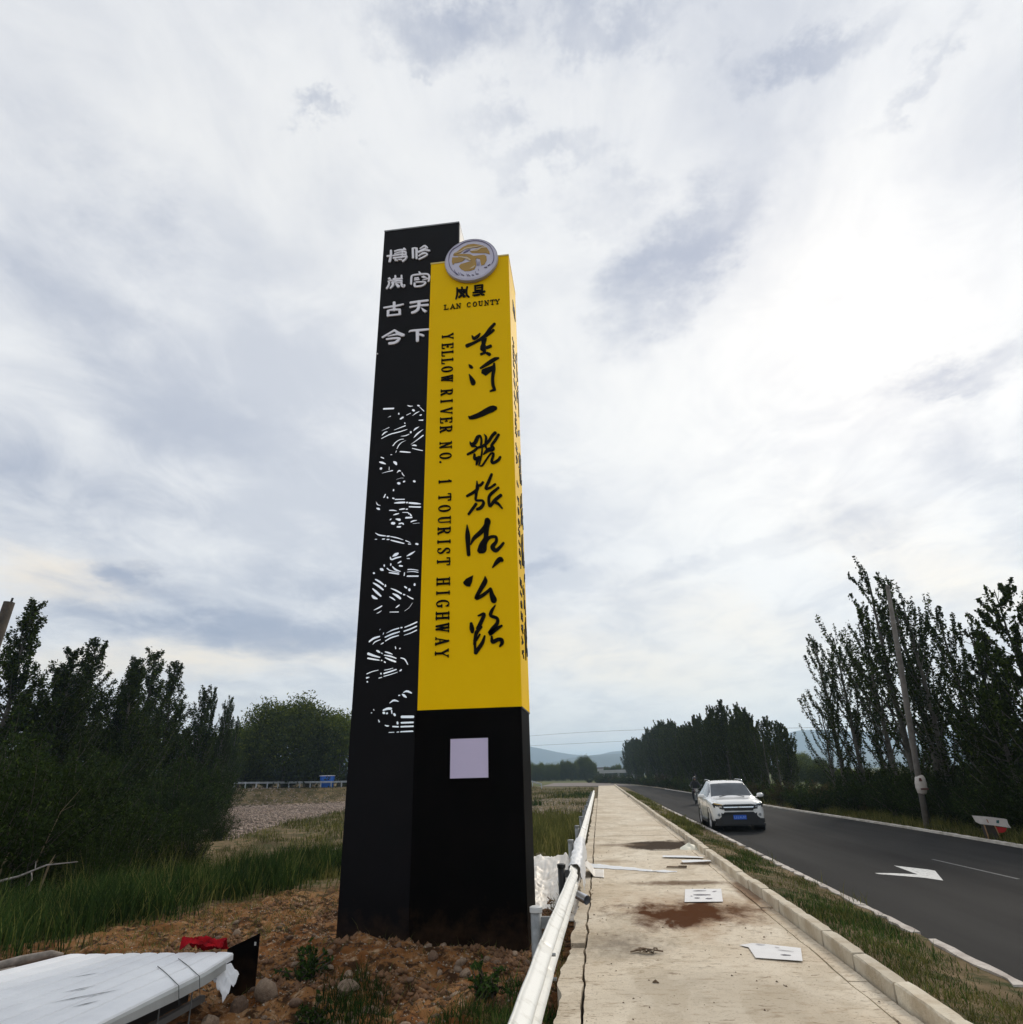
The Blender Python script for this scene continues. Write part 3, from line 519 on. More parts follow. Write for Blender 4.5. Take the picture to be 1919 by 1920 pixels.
BLACK_CHARACTERS={
'lan':[[(-1948,10274,32),(-1943,10144,36),(-1967,10024,27)],[(-1859,10277,36),(-1847,10210,32)],[(-1759,10273,33),(-1774,10210,36),(-1767,10090,40),(-1727,10037,31)],[(-1927,10231,24),(-1775,10210,23)],[(-1919,10190,31),(-1775,10175,31)],[(-1807,10165,36),(-1906,10055,45)],[(-1887,10156,41),(-1811,10061,54)]],
'xian':[[(-1615,10278,36),(-1480,10279,36)],[(-1614,10283,36),(-1610,10148,36)],[(-1480,10279,41),(-1485,10140,36)],[(-1608,10225,22),(-1488,10220,22)],[(-1608,10169,25),(-1489,10163,25)],[(-1652,10124,27),(-1438,10122,40)],[(-1660,10070,16),(-1537,10064,36)],[(-1632,10054,29),(-1553,10061,36)],[(-1513,10095,36),(-1478,10060,45),(-1442,10046,16)]],
'huang':[[(-1761,8966,74),(-1604,9031,54),(-1440,9142,66),(-1352,9276,60),(-1268,9379,51)],[(-1484,9082,36),(-1353,9184,48),(-1287,9244,48)],[(-1671,9168,22),(-1636,9107,60),(-1571,9145,60),(-1529,9203,22)],[(-1479,9088,0),(-1406,9083,0),(-1442,8934,0),(-1507,8825,0),(-1529,8905,0),(-1501,8980,0),(-1511,9046,0)],[(-1498,8876,71),(-1454,8825,59)],[(-1453,8922,59),(-1443,8792,35)],[(-1513,8759,47),(-1443,8779,35)],[(-1408,8884,59),(-1343,8909,59)],[(-1409,8769,47),(-1363,8734,59)]],
'he':[[(-1725,8568,16),(-1696,8523,58),(-1672,8499,44)],[(-1721,8367,16),(-1680,8265,69),(-1654,8195,89),(-1654,8166,69)],[(-1526,8470,33),(-1403,8546,70),(-1274,8628,70),(-1210,8643,35)],[(-1489,8443,0),(-1318,8498,0),(-1275,8550,0),(-1320,8399,0),(-1437,8306,0),(-1468,8335,0),(-1511,8370,0),(-1505,8426,0)],[(-1286,8539,35),(-1293,8420,58),(-1316,8262,57),(-1313,8114,57),(-1292,8026,56)],[(-1283,8013,51),(-1362,7988,25)]],
'yi':[[(-1733,7538,15),(-1696,7508,66),(-1537,7551,97),(-1392,7621,119),(-1315,7646,115),(-1279,7648,77)]],
'hao':[[(-1709,7056,14),(-1680,7004,58),(-1624,7030,68),(-1578,7133,59),(-1541,7147,41),(-1518,7081,34),(-1524,6979,39)],[(-1670,6983,58),(-1597,6955,19)],[(-1748,6827,35),(-1643,6878,48),(-1579,6933,39),(-1496,6956,48),(-1404,7029,49),(-1339,7131,54),(-1288,7183,59)],[(-1474,7175,10),(-1440,7115,37),(-1451,6962,39),(-1433,6899,29)],[(-1233,7142,45),(-1294,7039,49),(-1350,6953,48),(-1333,6890,73),(-1406,6876,73),(-1487,6805,21)],[(-1634,6816,39),(-1625,6735,54),(-1552,6758,48)],[(-1506,6926,24),(-1516,6805,29),(-1560,6614,24)],[(-1580,6721,54),(-1603,6628,30)],[(-1542,6599,14),(-1508,6604,28),(-1444,6698,29),(-1361,6811,29),(-1321,6798,36),(-1354,6670,46),(-1332,6636,47),(-1246,6680,47),(-1213,6733,34)]],
'lv':[[(-1595,6334,19),(-1586,6257,42),(-1537,6263,47),(-1497,6310,37)],[(-1586,6257,56),(-1600,6181,56),(-1756,6088,39)],[(-1591,6219,47),(-1609,6095,42),(-1610,6009,37),(-1512,5992,37),(-1491,5943,46),(-1540,5871,55),(-1597,5850,42)],[(-1610,5943,46),(-1672,5854,46),(-1729,5778,38)],[(-1357,6438,39),(-1403,6320,51),(-1453,6193,43),(-1387,6202,37),(-1302,6258,37)],[(-1252,6193,39),(-1361,6104,51),(-1402,6050,46),(-1407,5955,46),(-1390,5888,42),(-1319,5977,55),(-1217,6059,55)],[(-1319,5958,55),(-1259,5915,41),(-1199,5835,25)]],
'you':[[(-1752,5601,13),(-1743,5431,75),(-1737,5254,62),(-1727,5113,55)],[(-1697,5273,15),(-1646,5373,56),(-1525,5479,75),(-1463,5577,58),(-1444,5673,50),(-1408,5635,50),(-1427,5562,50),(-1450,5487,75),(-1465,5361,68),(-1526,5264,74),(-1563,5166,68)],[(-1563,5148,44),(-1491,5162,61),(-1466,5285,49),(-1405,5369,49),(-1309,5372,44),(-1301,5298,47),(-1359,5215,71),(-1313,5153,61),(-1252,5195,49),(-1191,5266,37)],[(-1364,4888,19),(-1292,4975,66),(-1244,5011,75),(-1218,4989,53)]],
'gong':[[(-1810,4687,0),(-1766,4738,0),(-1659,4786,0),(-1677,4685,0),(-1707,4614,0),(-1765,4624,0),(-1801,4656,0)],[(-1477,4754,17),(-1478,4684,69),(-1543,4569,65),(-1616,4431,49),(-1532,4462,53),(-1438,4527,47),(-1397,4572,26),(-1381,4476,70),(-1353,4393,93),(-1353,4375,81)]],
'lu':[[(-1586,4168,21),(-1499,4190,48),(-1535,4091,57),(-1592,3980,57)],[(-1537,4006,32),(-1604,3936,57),(-1627,3869,45),(-1639,3758,45)],[(-1689,4063,41),(-1678,3985,68),(-1672,3934,45)],[(-1561,3897,25),(-1616,3813,32)],[(-1491,3871,25),(-1525,3775,50),(-1594,3679,56),(-1625,3634,53)],[(-1636,3814,47),(-1633,3702,34),(-1630,3631,40)],[(-1331,4313,14),(-1384,4232,46),(-1402,4164,48),(-1306,4113,46),(-1307,4045,51),(-1376,3958,68),(-1417,3898,63),(-1331,3955,56),(-1240,4005,29)],[(-1389,3857,28),(-1379,3779,54),(-1300,3808,54),(-1249,3800,54),(-1242,3755,51),(-1277,3710,24)]],
}
EMBLEM_ART={
'gold':[[(-1937,11071,0),(-1840,11161,0),(-1734,11214,0),(-1627,11215,0),(-1529,11182,0),(-1448,11143,0),(-1562,11108,0),(-1676,11136,0),(-1774,11120,0),(-1872,11029,0),(-1953,11010,0),(-2014,11009,0),(-1986,11047,0)],[(-1701,11045,0),(-1611,11063,0),(-1530,11082,0),(-1440,11132,0),(-1376,11080,0),(-1329,10979,0),(-1321,10915,0),(-1401,10958,0),(-1530,10978,0),(-1660,10998,0)],[(-1953,11010,0),(-1806,10999,0),(-1693,10971,0),(-1628,10920,0),(-1426,10921,0),(-1386,10873,0),(-1383,10780,0),(-1428,10684,0),(-1484,10672,0),(-1499,10756,0),(-1507,10829,0),(-1571,10860,0),(-1588,10810,0),(-1572,10705,0),(-1612,10599,0),(-1692,10575,0),(-1789,10584,0),(-1869,10647,0),(-1902,10713,0),(-1870,10759,0),(-1676,10803,0),(-1701,10879,0),(-1757,10929,0),(-1871,10961,0),(-2018,10984,0)],[(-2030,10944,0),(-1871,10920,0),(-1790,10866,0),(-1838,10817,0),(-1935,10800,0),(-1984,10802,0),(-2016,10760,0),(-2037,10836,0)]],
'cream':[[(-1970,11034,11),(-1856,11069,21),(-1774,11120,28),(-1611,11132,21),(-1456,11145,11)],[(-1676,11042,11),(-1563,11045,28),(-1481,11096,28),(-1400,11094,22)],[(-1692,10621,9),(-1644,10644,33),(-1604,10679,13)],[(-1912,10942,15),(-1741,10875,37),(-1693,10826,28)]],
'grey':[[(-1819,11021,9),(-1758,11054,37),(-1693,11086,15)],[(-1918,11205,9),(-1808,11273,11),(-1627,11293,11),(-1464,11246,9),(-1327,11125,11),(-1260,10948,13),(-1251,10781,13),(-1292,10674,7)],[(-2099,10886,9),(-2080,11029,13),(-2020,11136,13),(-1918,11205,9)],[(-2099,10886,9),(-2072,10738,11),(-2014,10617,7),(-1933,10513,5)],[(-1986,10643,6),(-1978,10601,7),(-1909,10500,5)],[(-1909,10571,5),(-1893,10508,7)],[(-1869,10555,5),(-1844,10491,7)],[(-1837,10510,7),(-1804,10475,7)],[(-1756,10508,7),(-1732,10454,7)],[(-1732,10495,7),(-1692,10449,5)],[(-1660,10474,7),(-1621,10459,7)],[(-1589,10484,5),(-1533,10476,5)],[(-1572,10808,6),(-1548,10681,7)],[(-1524,10760,6),(-1528,10678,5)],[(-1597,10536,9),(-1593,10525,9)],[(-1540,10589,7),(-1533,10567,7)],[(-1428,10613,5),(-1381,10616,5)],[(-1364,10644,5),(-1316,10668,5)]],
}
INLAYS=[[(-3219,7863,37),(-3040,7852,37)],[(-3033,7850,31),(-2996,7846,31)],[(-2798,7889,17),(-2758,7867,25),(-2705,7865,14)],[(-2620,7871,31),(-2587,7852,25)],[(-2537,7847,36),(-2495,7843,34)],[(-2587,7837,8),(-2505,7740,14)],[(-2703,7790,42),(-2676,7765,35)],[(-2810,7695,17),(-2739,7728,20)],[(-2705,7673,11),(-2648,7718,25),(-2590,7746,17)],[(-2575,7671,28),(-2549,7674,31)],[(-2912,7632,36),(-2867,7660,39)],[(-2591,7576,19),(-2520,7569,30)],[(-2950,7756,17),(-2942,7723,25)],[(-3141,7683,8),(-3085,7704,20)],[(-2837,7554,17),(-2827,7531,19)],[(-3013,7427,14),(-2821,7492,28)],[(-3228,7433,11),(-3101,7486,19)],[(-3217,7345,17),(-3174,7392,33),(-3123,7411,11)],[(-3223,7284,19),(-3075,7353,25),(-2920,7382,25),(-2754,7427,14)],[(-2891,7297,11),(-2814,7299,22),(-2750,7322,19)],[(-2724,7370,33),(-2719,7343,30)],[(-2675,7379,14),(-2638,7419,36),(-2581,7449,11)],[(-2664,7249,16),(-2609,7315,35),(-2511,7392,11)],[(-2711,7126,11),(-2605,7201,22),(-2507,7277,30)],[(-2724,7142,32),(-2719,7099,16)],[(-2691,7103,16),(-2653,7104,35),(-2614,7089,19)],[(-2689,7051,24),(-2599,7018,35),(-2507,6988,27)],[(-2676,6972,24),(-2596,6941,35),(-2504,6911,32)],[(-2891,7007,27),(-2801,6991,30),(-2714,6975,19)],[(-3018,7127,22),(-2976,7187,22),(-2901,7234,19),(-2821,7236,14)],[(-2945,7066,16),(-2916,7131,22),(-2860,7183,16),(-2784,7210,8)],[(-2965,6995,13),(-2953,7029,16)],[(-3055,6962,13),(-3027,6962,19)],[(-3214,6934,19),(-3161,6904,19)],[(-3234,6846,21),(-3188,6828,40),(-3123,6794,13)],[(-2991,6831,24),(-2958,6800,48),(-2937,6764,19)],[(-3206,6733,40),(-3197,6711,45)],[(-3178,6634,11),(-3065,6658,19),(-3002,6667,26)],[(-3012,6736,27),(-3003,6674,32)],[(-3063,6741,11),(-3060,6679,11)],[(-2924,6619,11),(-2895,6655,32),(-2862,6641,13)],[(-2843,6619,11),(-2829,6583,13),(-2798,6547,8)],[(-2931,6498,8),(-2870,6517,10),(-2807,6514,7)],[(-2904,6435,39),(-2872,6419,47)],[(-2810,6450,34),(-2789,6452,34)],[(-2642,6449,34),(-2619,6431,36)],[(-2970,6324,26),(-2968,6297,23)],[(-3101,6251,21),(-3122,6193,26)],[(-3174,6224,26),(-3122,6180,36),(-3062,6103,18),(-2971,6011,13)],[(-3069,6202,23),(-3055,6174,18)],[(-2979,6175,23),(-2953,6160,28)],[(-2934,6145,23),(-2779,6135,20)],[(-2943,6083,20),(-2863,6084,36),(-2773,6080,33)],[(-2702,6067,31),(-2591,6048,36),(-2511,6033,15)],[(-2746,6077,31),(-2727,6073,31)],[(-2700,6000,25),(-2512,5978,28)],[(-2858,5963,18),(-2815,5968,30),(-2772,5969,25)],[(-2747,5961,23),(-2723,5959,23)],[(-2692,5954,23),(-2588,5939,23),(-2499,5915,10)],[(-3020,5962,20),(-2956,5957,23),(-2900,5943,10)],[(-2952,5876,13),(-2909,5887,30),(-2861,5896,18)],[(-3250,6137,8),(-3222,6076,15),(-3171,6059,8)],[(-3233,6018,20),(-3199,6000,38),(-3179,5985,15)],[(-3003,5794,18),(-2985,5811,25)],[(-2970,5740,45),(-2927,5730,48)],[(-2906,5805,20),(-2850,5788,45),(-2837,5775,30)],[(-2853,5719,27),(-2799,5725,25),(-2776,5700,17)],[(-2881,5670,27),(-2826,5666,32)],[(-2747,5813,33),(-2644,5811,28)],[(-2689,5885,13),(-2657,5838,28)],[(-2806,5910,13),(-2708,5897,18),(-2701,5867,10)],[(-2659,5736,25),(-2618,5752,27),(-2563,5754,10)],[(-2628,5704,10),(-2519,5709,7)],[(-3231,5594,9),(-3166,5552,24),(-3060,5530,20)],[(-3038,5523,26),(-2998,5520,26)],[(-2980,5515,26),(-2875,5485,33),(-2773,5444,15)],[(-3230,5486,15),(-3198,5484,15)],[(-3111,5481,22),(-3072,5479,22)],[(-3035,5469,22),(-2999,5466,22)],[(-2972,5453,18),(-2872,5420,25),(-2755,5382,18)],[(-2734,5429,18),(-2658,5390,11)],[(-2689,5370,18),(-2648,5364,18)],[(-2568,5366,32),(-2532,5352,29)],[(-2932,5182,14),(-2889,5206,54),(-2845,5225,36)],[(-2967,5175,18),(-2947,5132,25),(-2877,5154,29),(-2776,5171,18)],[(-2706,5172,14),(-2642,5204,36),(-2573,5244,7)],[(-2701,5134,14),(-2657,5129,14)],[(-2842,5068,18),(-2795,5091,32)],[(-2815,5025,28),(-2766,5014,25)],[(-3116,4996,25),(-3089,4980,46),(-3065,4963,18)],[(-3058,5055,25),(-3051,5028,21)],[(-2953,5070,18),(-2951,5039,25)],[(-3011,4998,18),(-2965,4960,14),(-2814,4915,11)],[(-2927,5020,14),(-2869,4962,28),(-2792,4931,11)],[(-2975,4925,18),(-2901,4911,25),(-2816,4890,21)],[(-2730,4909,18),(-2733,4860,18)],[(-2680,4955,21),(-2606,4951,18),(-2514,4931,11)],[(-2692,4916,7),(-2605,4919,14),(-2513,4899,14)],[(-2686,4850,25),(-2512,4839,24)],[(-3222,4937,28),(-3204,4925,28)],[(-3186,4832,18),(-3122,4793,28),(-3049,4736,18)],[(-3218,4778,14),(-3145,4733,32),(-3048,4654,21)],[(-3221,4689,14),(-3156,4629,35),(-3078,4557,21)],[(-3223,4581,21),(-3186,4544,42),(-3133,4521,14)],[(-3023,4738,21),(-3020,4708,31)],[(-2933,4673,10),(-2853,4637,24),(-2761,4580,21)],[(-2900,4591,14),(-2832,4553,38),(-2773,4502,28)],[(-2947,4544,10),(-2899,4516,21),(-2855,4482,9)],[(-2721,4690,21),(-2685,4662,24)],[(-2647,4645,38),(-2639,4621,35)],[(-2567,4724,28),(-2563,4697,31)],[(-2733,4566,24),(-2709,4559,21)],[(-2677,4546,7),(-2625,4512,17),(-2579,4487,17)],[(-3180,4351,10),(-3116,4378,24),(-3057,4409,21)],[(-3055,4456,9),(-3049,4408,14)],[(-3049,4408,7),(-2946,4411,9),(-2844,4437,5)],[(-2841,4369,14),(-2808,4394,24),(-2783,4410,10)],[(-2932,4308,12),(-2795,4302,17)],[(-3132,4299,10),(-3095,4314,17),(-3059,4336,9)],[(-2702,4312,5),(-2636,4359,5),(-2588,4429,5)],[(-2967,3994,8),(-2876,4035,20),(-2779,4058,20)],[(-2692,4067,17),(-2593,4101,23),(-2510,4135,23)],[(-2751,4065,23),(-2731,4064,23)],[(-2986,3934,20),(-2873,3977,27),(-2765,4005,17)],[(-2703,4008,20),(-2607,4036,23),(-2511,4074,20)],[(-2757,4008,17),(-2730,4006,17)],[(-2978,3878,17),(-2888,3924,23),(-2778,3950,17)],[(-2699,3949,10),(-2605,3975,17),(-2509,4015,20)],[(-3076,4044,10),(-3060,4060,10)],[(-3016,3972,8),(-3010,4001,17)],[(-3222,3880,27),(-3157,3926,33),(-3066,3950,23)],[(-3165,3835,8),(-3137,3871,20),(-3051,3903,13)],[(-3042,3834,13),(-3005,3853,20)],[(-3105,3748,13),(-3079,3734,30),(-3047,3713,16)],[(-3232,3709,36),(-3142,3673,30),(-3044,3644,16)],[(-3231,3641,23),(-3139,3621,23),(-3051,3603,13)],[(-2973,3722,13),(-2918,3704,23),(-2859,3680,10)],[(-2984,3675,13),(-2891,3654,23),(-2798,3618,13)],[(-2968,3637,13),(-2888,3602,26),(-2804,3569,23)],[(-3030,3709,13),(-3010,3695,13)],[(-3024,3600,20),(-3008,3596,16)],[(-2978,3579,20),(-2956,3565,16)],[(-2823,3791,13),(-2813,3758,20)],[(-2758,3759,20),(-2746,3758,20)],[(-2735,3623,13),(-2673,3600,19),(-2624,3522,13)],[(-3229,3416,16),(-3145,3447,13),(-3058,3462,10)],[(-2972,3458,8),(-2914,3465,13),(-2841,3481,5)],[(-2974,3411,23),(-2880,3435,23),(-2791,3460,19)],[(-2975,3371,13),(-2878,3392,13),(-2772,3421,10)],[(-2740,3437,19),(-2716,3452,26)],[(-3229,3360,29),(-3186,3367,6)],[(-3219,3306,23),(-3205,3302,19)],[(-3019,3418,23),(-3013,3402,19)],[(-3048,3349,13),(-2999,3358,13)],[(-2678,3133,9),(-2622,3151,28),(-2552,3120,16)],[(-2742,3097,19),(-2720,3097,13)],[(-2690,3111,16),(-2660,3090,35),(-2622,3062,9)],[(-2869,2996,6),(-2811,3032,28),(-2738,3014,9)],[(-2958,2902,22),(-2895,2922,34),(-2838,2920,31)],[(-2834,2897,37),(-2827,2852,25)],[(-2821,2897,25),(-2774,2922,37)],[(-2956,2872,31),(-2932,2863,31)],[(-2907,2855,22),(-2892,2862,28)],[(-2799,2848,31),(-2778,2828,31)],[(-2689,2805,34),(-2513,2799,34)],[(-2690,2726,23),(-2514,2725,23)],[(-2691,2674,21),(-2512,2674,21)],[(-2691,2605,21),(-2517,2606,27)],[(-2746,2738,25),(-2736,2715,31)],[(-2810,2681,18),(-2723,2674,18)],[(-2746,2601,18),(-2715,2603,18)],[(-2859,2602,15),(-2783,2598,21)],[(-2923,2703,9),(-2891,2691,18),(-2862,2690,12)],[(-3019,2777,12),(-3003,2747,19)],[(-3100,2922,8),(-3088,2906,13)],[(-3130,2878,13),(-3118,2870,13)]]
LETTERS=[('Y',-2211,9210,212),('E',-2211,9003,212),('L',-2211,8843,212),('L',-2211,8682,211),('O',-2211,8516,211),('W',-2212,8330,211),('R',-2212,8049,210),('I',-2212,7875,210),('V',-2212,7681,210),('E',-2212,7500,209),('R',-2212,7332,209),('N',-2213,7032,209),('O',-2213,6835,208),('.',-2213,6689,208),('1',-2213,6374,208),('T',-2213,6099,207),('O',-2214,5906,207),('U',-2214,5712,207),('R',-2214,5534,206),('I',-2214,5353,206),('S',-2214,5202,206),('T',-2214,5031,205),('H',-2214,4720,205),('I',-2215,4543,205),('G',-2215,4380,204),('H',-2215,4200,204),('W',-2215,4026,204),('A',-2215,3828,204),('Y',-2215,3652,203)]

# ------------------------------------------------------------------ the sign tower
tower = thing('sign_tower', 'tall yellow and black highway sign tower with calligraphy, standing in dug soil beside the path', 'sign', (-2.2, 9.0, 0))
TX, TY = -2.2, 9.0
def tpart(mb, name, m, parent=tower, off=True):
    if off: mb.v = [(x - TX, y - TY, z) for x, y, z in mb.v]
    return mb.obj(name, m, parent)
def bbox_(mb, x0, x1, y0, y1, z0, z1, bv=0.008):
    """box with small chamfers on its vertical edges"""
    P = [(x0 + bv, y0), (x1 - bv, y0), (x1, y0 + bv), (x1, y1 - bv), (x1 - bv, y1), (x0 + bv, y1), (x0, y1 - bv), (x0, y0 + bv)]
    n = 8; mb.add([(x, y, z0) for x, y in P] + [(x, y, z1) for x, y in P], [tuple(range(n - 1, -1, -1)), tuple(range(n, 2 * n))] + [(i, (i + 1) % n, (i + 1) % n + n, i + n) for i in range(n)])
def dirty(m, z0):
    t = m.node_tree; b = t.nodes['Principled BSDF']; ge = t.nodes.new('ShaderNodeNewGeometry'); sp = t.nodes.new('ShaderNodeSeparateXYZ'); t.links.new(ge.outputs['Position'], sp.inputs[0])
    n = t.nodes.new('ShaderNodeTexNoise'); n.inputs['Scale'].default_value = 5; n.inputs['Detail'].default_value = 8; n.inputs['Roughness'].default_value = .7; t.links.new(ge.outputs['Position'], n.inputs['Vector'])
    a = t.nodes.new('ShaderNodeMath'); a.operation = 'MULTIPLY_ADD'; t.links.new(n.outputs[0], a.inputs[0]); a.inputs[1].default_value = -1.3; t.links.new(sp.outputs[2], a.inputs[2])
    r = t.nodes.new('ShaderNodeMapRange'); t.links.new(a.outputs[0], r.inputs[0]); r.inputs[1].default_value = z0; r.inputs[2].default_value = z0 - .55; r.inputs[4].default_value = .55
    x = t.nodes.new('ShaderNodeMix'); x.data_type = 'RGBA'; t.links.new(r.outputs[0], x.inputs[0]); src = b.inputs['Base Color'].links[0].from_socket; t.links.new(src, x.inputs[6]); x.inputs[7].default_value = (.055, .030, .016, 1); t.links.new(x.outputs[2], b.inputs['Base Color'])
dirty(M_BLACK2, -.18); dirty(M_BLACK, -.18)
SY = 9.03                                                  # front of the black slab; it is a hollow sheet-steel box, open at the back behind the cut-outs
slabp = thing('black_slab', None, None); slabp.parent = tower
mb = MB(); mb.box((-3.4085, SY + .235, 5.81), (.013, .44, 12.22)); mb.box((-2.672, SY + .235, 11.913), (1.46, .44, .013)); mb.box((-1.9365, SY + .235, 11.35), (.013, .44, 1.11)); mb.box((-2.48, SY + .235, 5.4), (.013, .40, 11.0)); tpart(mb, 'side_wall', M_BLACK, slabp)
mb = MB(); mb.box((-2.672, SY + .450, 10.55), (1.46, .012, 2.70)); tpart(mb, 'back_plate', M_BLACK, slabp)
mb = MB(); mb.box((-2.945, SY + .450, 1.10), (.90, .012, 2.9)); tpart(mb, 'back_plate', M_BLACK, slabp)
mb = MB(); mb.box((-1.934 + .006, SY + .235, 11.35), (.012, .40, 1.08)); tpart(mb, 'pale_lit_edge', mat('pale_lit_edge', (.7, .7, .7), .5), slabp)  # pale sheet over the black flank: its lit look put into the colour
mb = MB(); bbox_(mb, -2.482, -0.995, 9.006, 10.05, -0.3, 2.876); baseb = tpart(mb, 'black_base', M_BLACK2)
mb = MB(); bbox_(mb, -2.455, -0.985, 9.0, 10.06, 2.880, 10.925); yel = tpart(mb, 'yellow_panel', M_YEL)
mb = MB(); mb.box((-3.44 + 0.02, 9.3, 9.6), (0.03, 0.03, 0.03)); 
def cap_strip(x0, x1, y0, y1, z, m, name, parent):
    mb = MB(); w = 0.012
    mb.box(((x0 + x1) / 2, y0 - .003, z + .006), (x1 - x0 + .01, w, 0.03)); mb.box((x1 + .001, (y0 + y1) / 2, z + .006), (w, y1 - y0 - .02, 0.028)); tpart(mb, name, m, parent)
cap_strip(-3.415, -1.93, 9.03, 9.49, 11.915, M_STEEL, 'top_trim', slabp)
cap_strip(-2.455, -0.985, 9.0, 10.06, 10.92, mat('yellow_trim', (0.75, 0.6, 0.2), 0.4), 'top_trim', yel)
mb = MB(); mb.box((-1.7185, 8.998, 2.24), (0.515, 0.012, 0.495)); tpart(mb, 'blank_plaque', M_LIL, baseb)
mb = MB(); mb.box((-0.99, 9.53, 2.872), (0.016, 1.04, 0.018)); tpart(mb, 'seam_strip', M_DARK, baseb)
mb = MB(); mb.box((-3.39, 9.022, 9.01), (0.02, 0.02, 0.02)); tpart(mb, 'rivet', M_WHT, slabp)

def stroke_outline(pts):
    """brush stroke (x, z, width) -> closed outline with round ends"""
    P = np.array(pts, float)
    if len(P) > 2:
        t = np.r_[0, np.cumsum(np.hypot(np.diff(P[:, 0]), np.diff(P[:, 1])))]; m = np.r_[(P[1] - P[0])[None] / (t[1] - t[0]), (P[2:] - P[:-2]) / (t[2:] - t[:-2])[:, None], (P[-1] - P[-2])[None] / (t[-1] - t[-2])]
        Q = []
        for i in range(len(P) - 1):
            h = t[i + 1] - t[i]
            for u in (np.arange(5) / 5.0 if i < len(P) - 2 else np.arange(6) / 5.0):
                Q.append((2*u**3-3*u**2+1)*P[i] + (u**3-2*u**2+u)*h*m[i] + (-2*u**3+3*u**2)*P[i+1] + (u**3-u**2)*h*m[i+1])
        P = np.array(Q)
    D = np.gradient(P[:, :2], axis=0); D /= np.maximum(np.linalg.norm(D, axis=1), 1e-9)[:, None]; Nn = np.stack([-D[:, 1], D[:, 0]], 1); w = np.maximum(P[:, 2:3], 3) / 2
    return P, D, Nn, w
def stroke_into(mb, pts, y0, y1, k):
    y0 = y0 - 0.0005 * k
    if pts[0][2] == 0:
        poly = [(x / 1000, z / 1000) for x, z, _ in pts]; mb.prism(poly, y0, y1); return
    P, D, Nn, w = stroke_outline(pts)
    rows = []
    for a in (0.98, 0.75, 0.4): rows.append((P[0, :2] - D[0] * w[0] * a * 0.8, Nn[0], w[0] * math.sqrt(max(0.03, 1 - a * a))))
    for i in range(len(P)): rows.append((P[i, :2], Nn[i], w[i]))
    for a in (0.4, 0.75, 0.98): rows.append((P[-1, :2] + D[-1] * w[-1] * a * 0.8, Nn[-1], w[-1] * math.sqrt(max(0.03, 1 - a * a))))
    vs = []
    for c, nn, ww in rows:
        a = (c + nn * ww) / 1000; b = (c - nn * ww) / 1000
        vs += [(a[0], y0, a[1]), (b[0], y0, b[1]), (a[0], y1, a[1]), (b[0], y1, b[1])]
    fs = [(0, 1, 3, 2)]
    n = len(rows)
    for i in range(n - 1):
        k = i * 4; q = k + 4; fs += [(k, q, q + 1, k + 1), (k, k + 2, q + 2, q), (k + 1, q + 1, q + 3, k + 3)]
    k = (n - 1) * 4; fs += [(k, k + 2, k + 3, k + 1)]
    mb.add(vs, fs)
for k, strokes in WHITE_CHARACTERS.items():
    mb = MB()
    for i, s in enumerate(strokes): stroke_into(mb, s, 9.010, 9.031, i)
    tpart(mb, 'chinese_character', M_WHT, slabp)
side_chars = []
for k, strokes in BLACK_CHARACTERS.items():
    mb = MB()
    for i, s in enumerate(strokes): stroke_into(mb, s, 8.985, 9.003, i)
    o = tpart(mb, 'chinese_character', M_INK, yel)
    # the same characters again, raised on the panel's right flank
    mb = MB()
    for i, s in enumerate(strokes): stroke_into(mb, s, 0.0, 0.03, i)
    side = [(-0.985 + 0.010 - y, 9.70 + 0.65 * (x + 1.60), z) for x, y, z in mb.v]
    mb.v = side; tpart(mb, 'chinese_character', M_INK, yel)
def outline(pts, k=1.0):
    P, D, Nn, w = stroke_outline(pts); w = np.maximum(w * k, 2.2); P = P[::2] if len(P) > 6 else P; m = len(P); w = w[::2][:m] if len(w) > 6 else w; Nn = Nn[::2][:m] if len(Nn) > 6 else Nn
    A = P[:, :2] + Nn * w; B_ = P[:, :2] - Nn * w; a0 = P[0, :2] - D[0] * w[0] * .8; a1 = P[-1, :2] + D[-1] * w[-1] * .8
    return np.vstack([a0[None], A, a1[None], B_[::-1]]) / 1000
def crosses(P, Q):
    if (P.min(0) > Q.max(0) + .004).any() or (Q.min(0) > P.max(0) + .004).any(): return False
    P = P.tolist(); Q = Q.tolist()
    def inside(pt, R):
        c = False; n = len(R)
        for i in range(n):
            a, b = R[i], R[i - 1]
            if (a[1] > pt[1]) != (b[1] > pt[1]) and pt[0] < (b[0] - a[0]) * (pt[1] - a[1]) / (b[1] - a[1]) + a[0]: c = not c
        return c
    if any(inside(p, Q) for p in P) or any(inside(q, P) for q in Q): return True
    o3 = lambda a, b, c: (b[0] - a[0]) * (c[1] - a[1]) - (b[1] - a[1]) * (c[0] - a[0])
    for i in range(len(P)):
        a, b = P[i - 1], P[i]
        for j in range(len(Q)):
            c, d = Q[j - 1], Q[j]
            if o3(a, b, c) * o3(a, b, d) < 0 and o3(c, d, a) * o3(c, d, b) < 0: return True
    return False
holes = []
for s in INLAYS:                                           # cut-outs may not run into each other
    for k in (1.0, .6):
        P = outline([(x_, z_, max(w_, 9)) for x_, z_, w_ in s], k)
        if P[:, 0].max() < -2.497 and P[:, 0].min() > -3.39 and not any(crosses(P, q) for q in holes): holes.append(P); break
cu = bpy.data.curves.new('front_plate', 'CURVE'); cu.dimensions = '2D'; cu.fill_mode = 'BOTH'; cu.extrude = .006
def spl(P):
    sp_ = cu.splines.new('POLY'); sp_.points.add(len(P) - 1); sp_.use_cyclic_u = True
    for i, (x_, z_) in enumerate(P): sp_.points[i].co = (x_ - TX, z_, 0, 1)
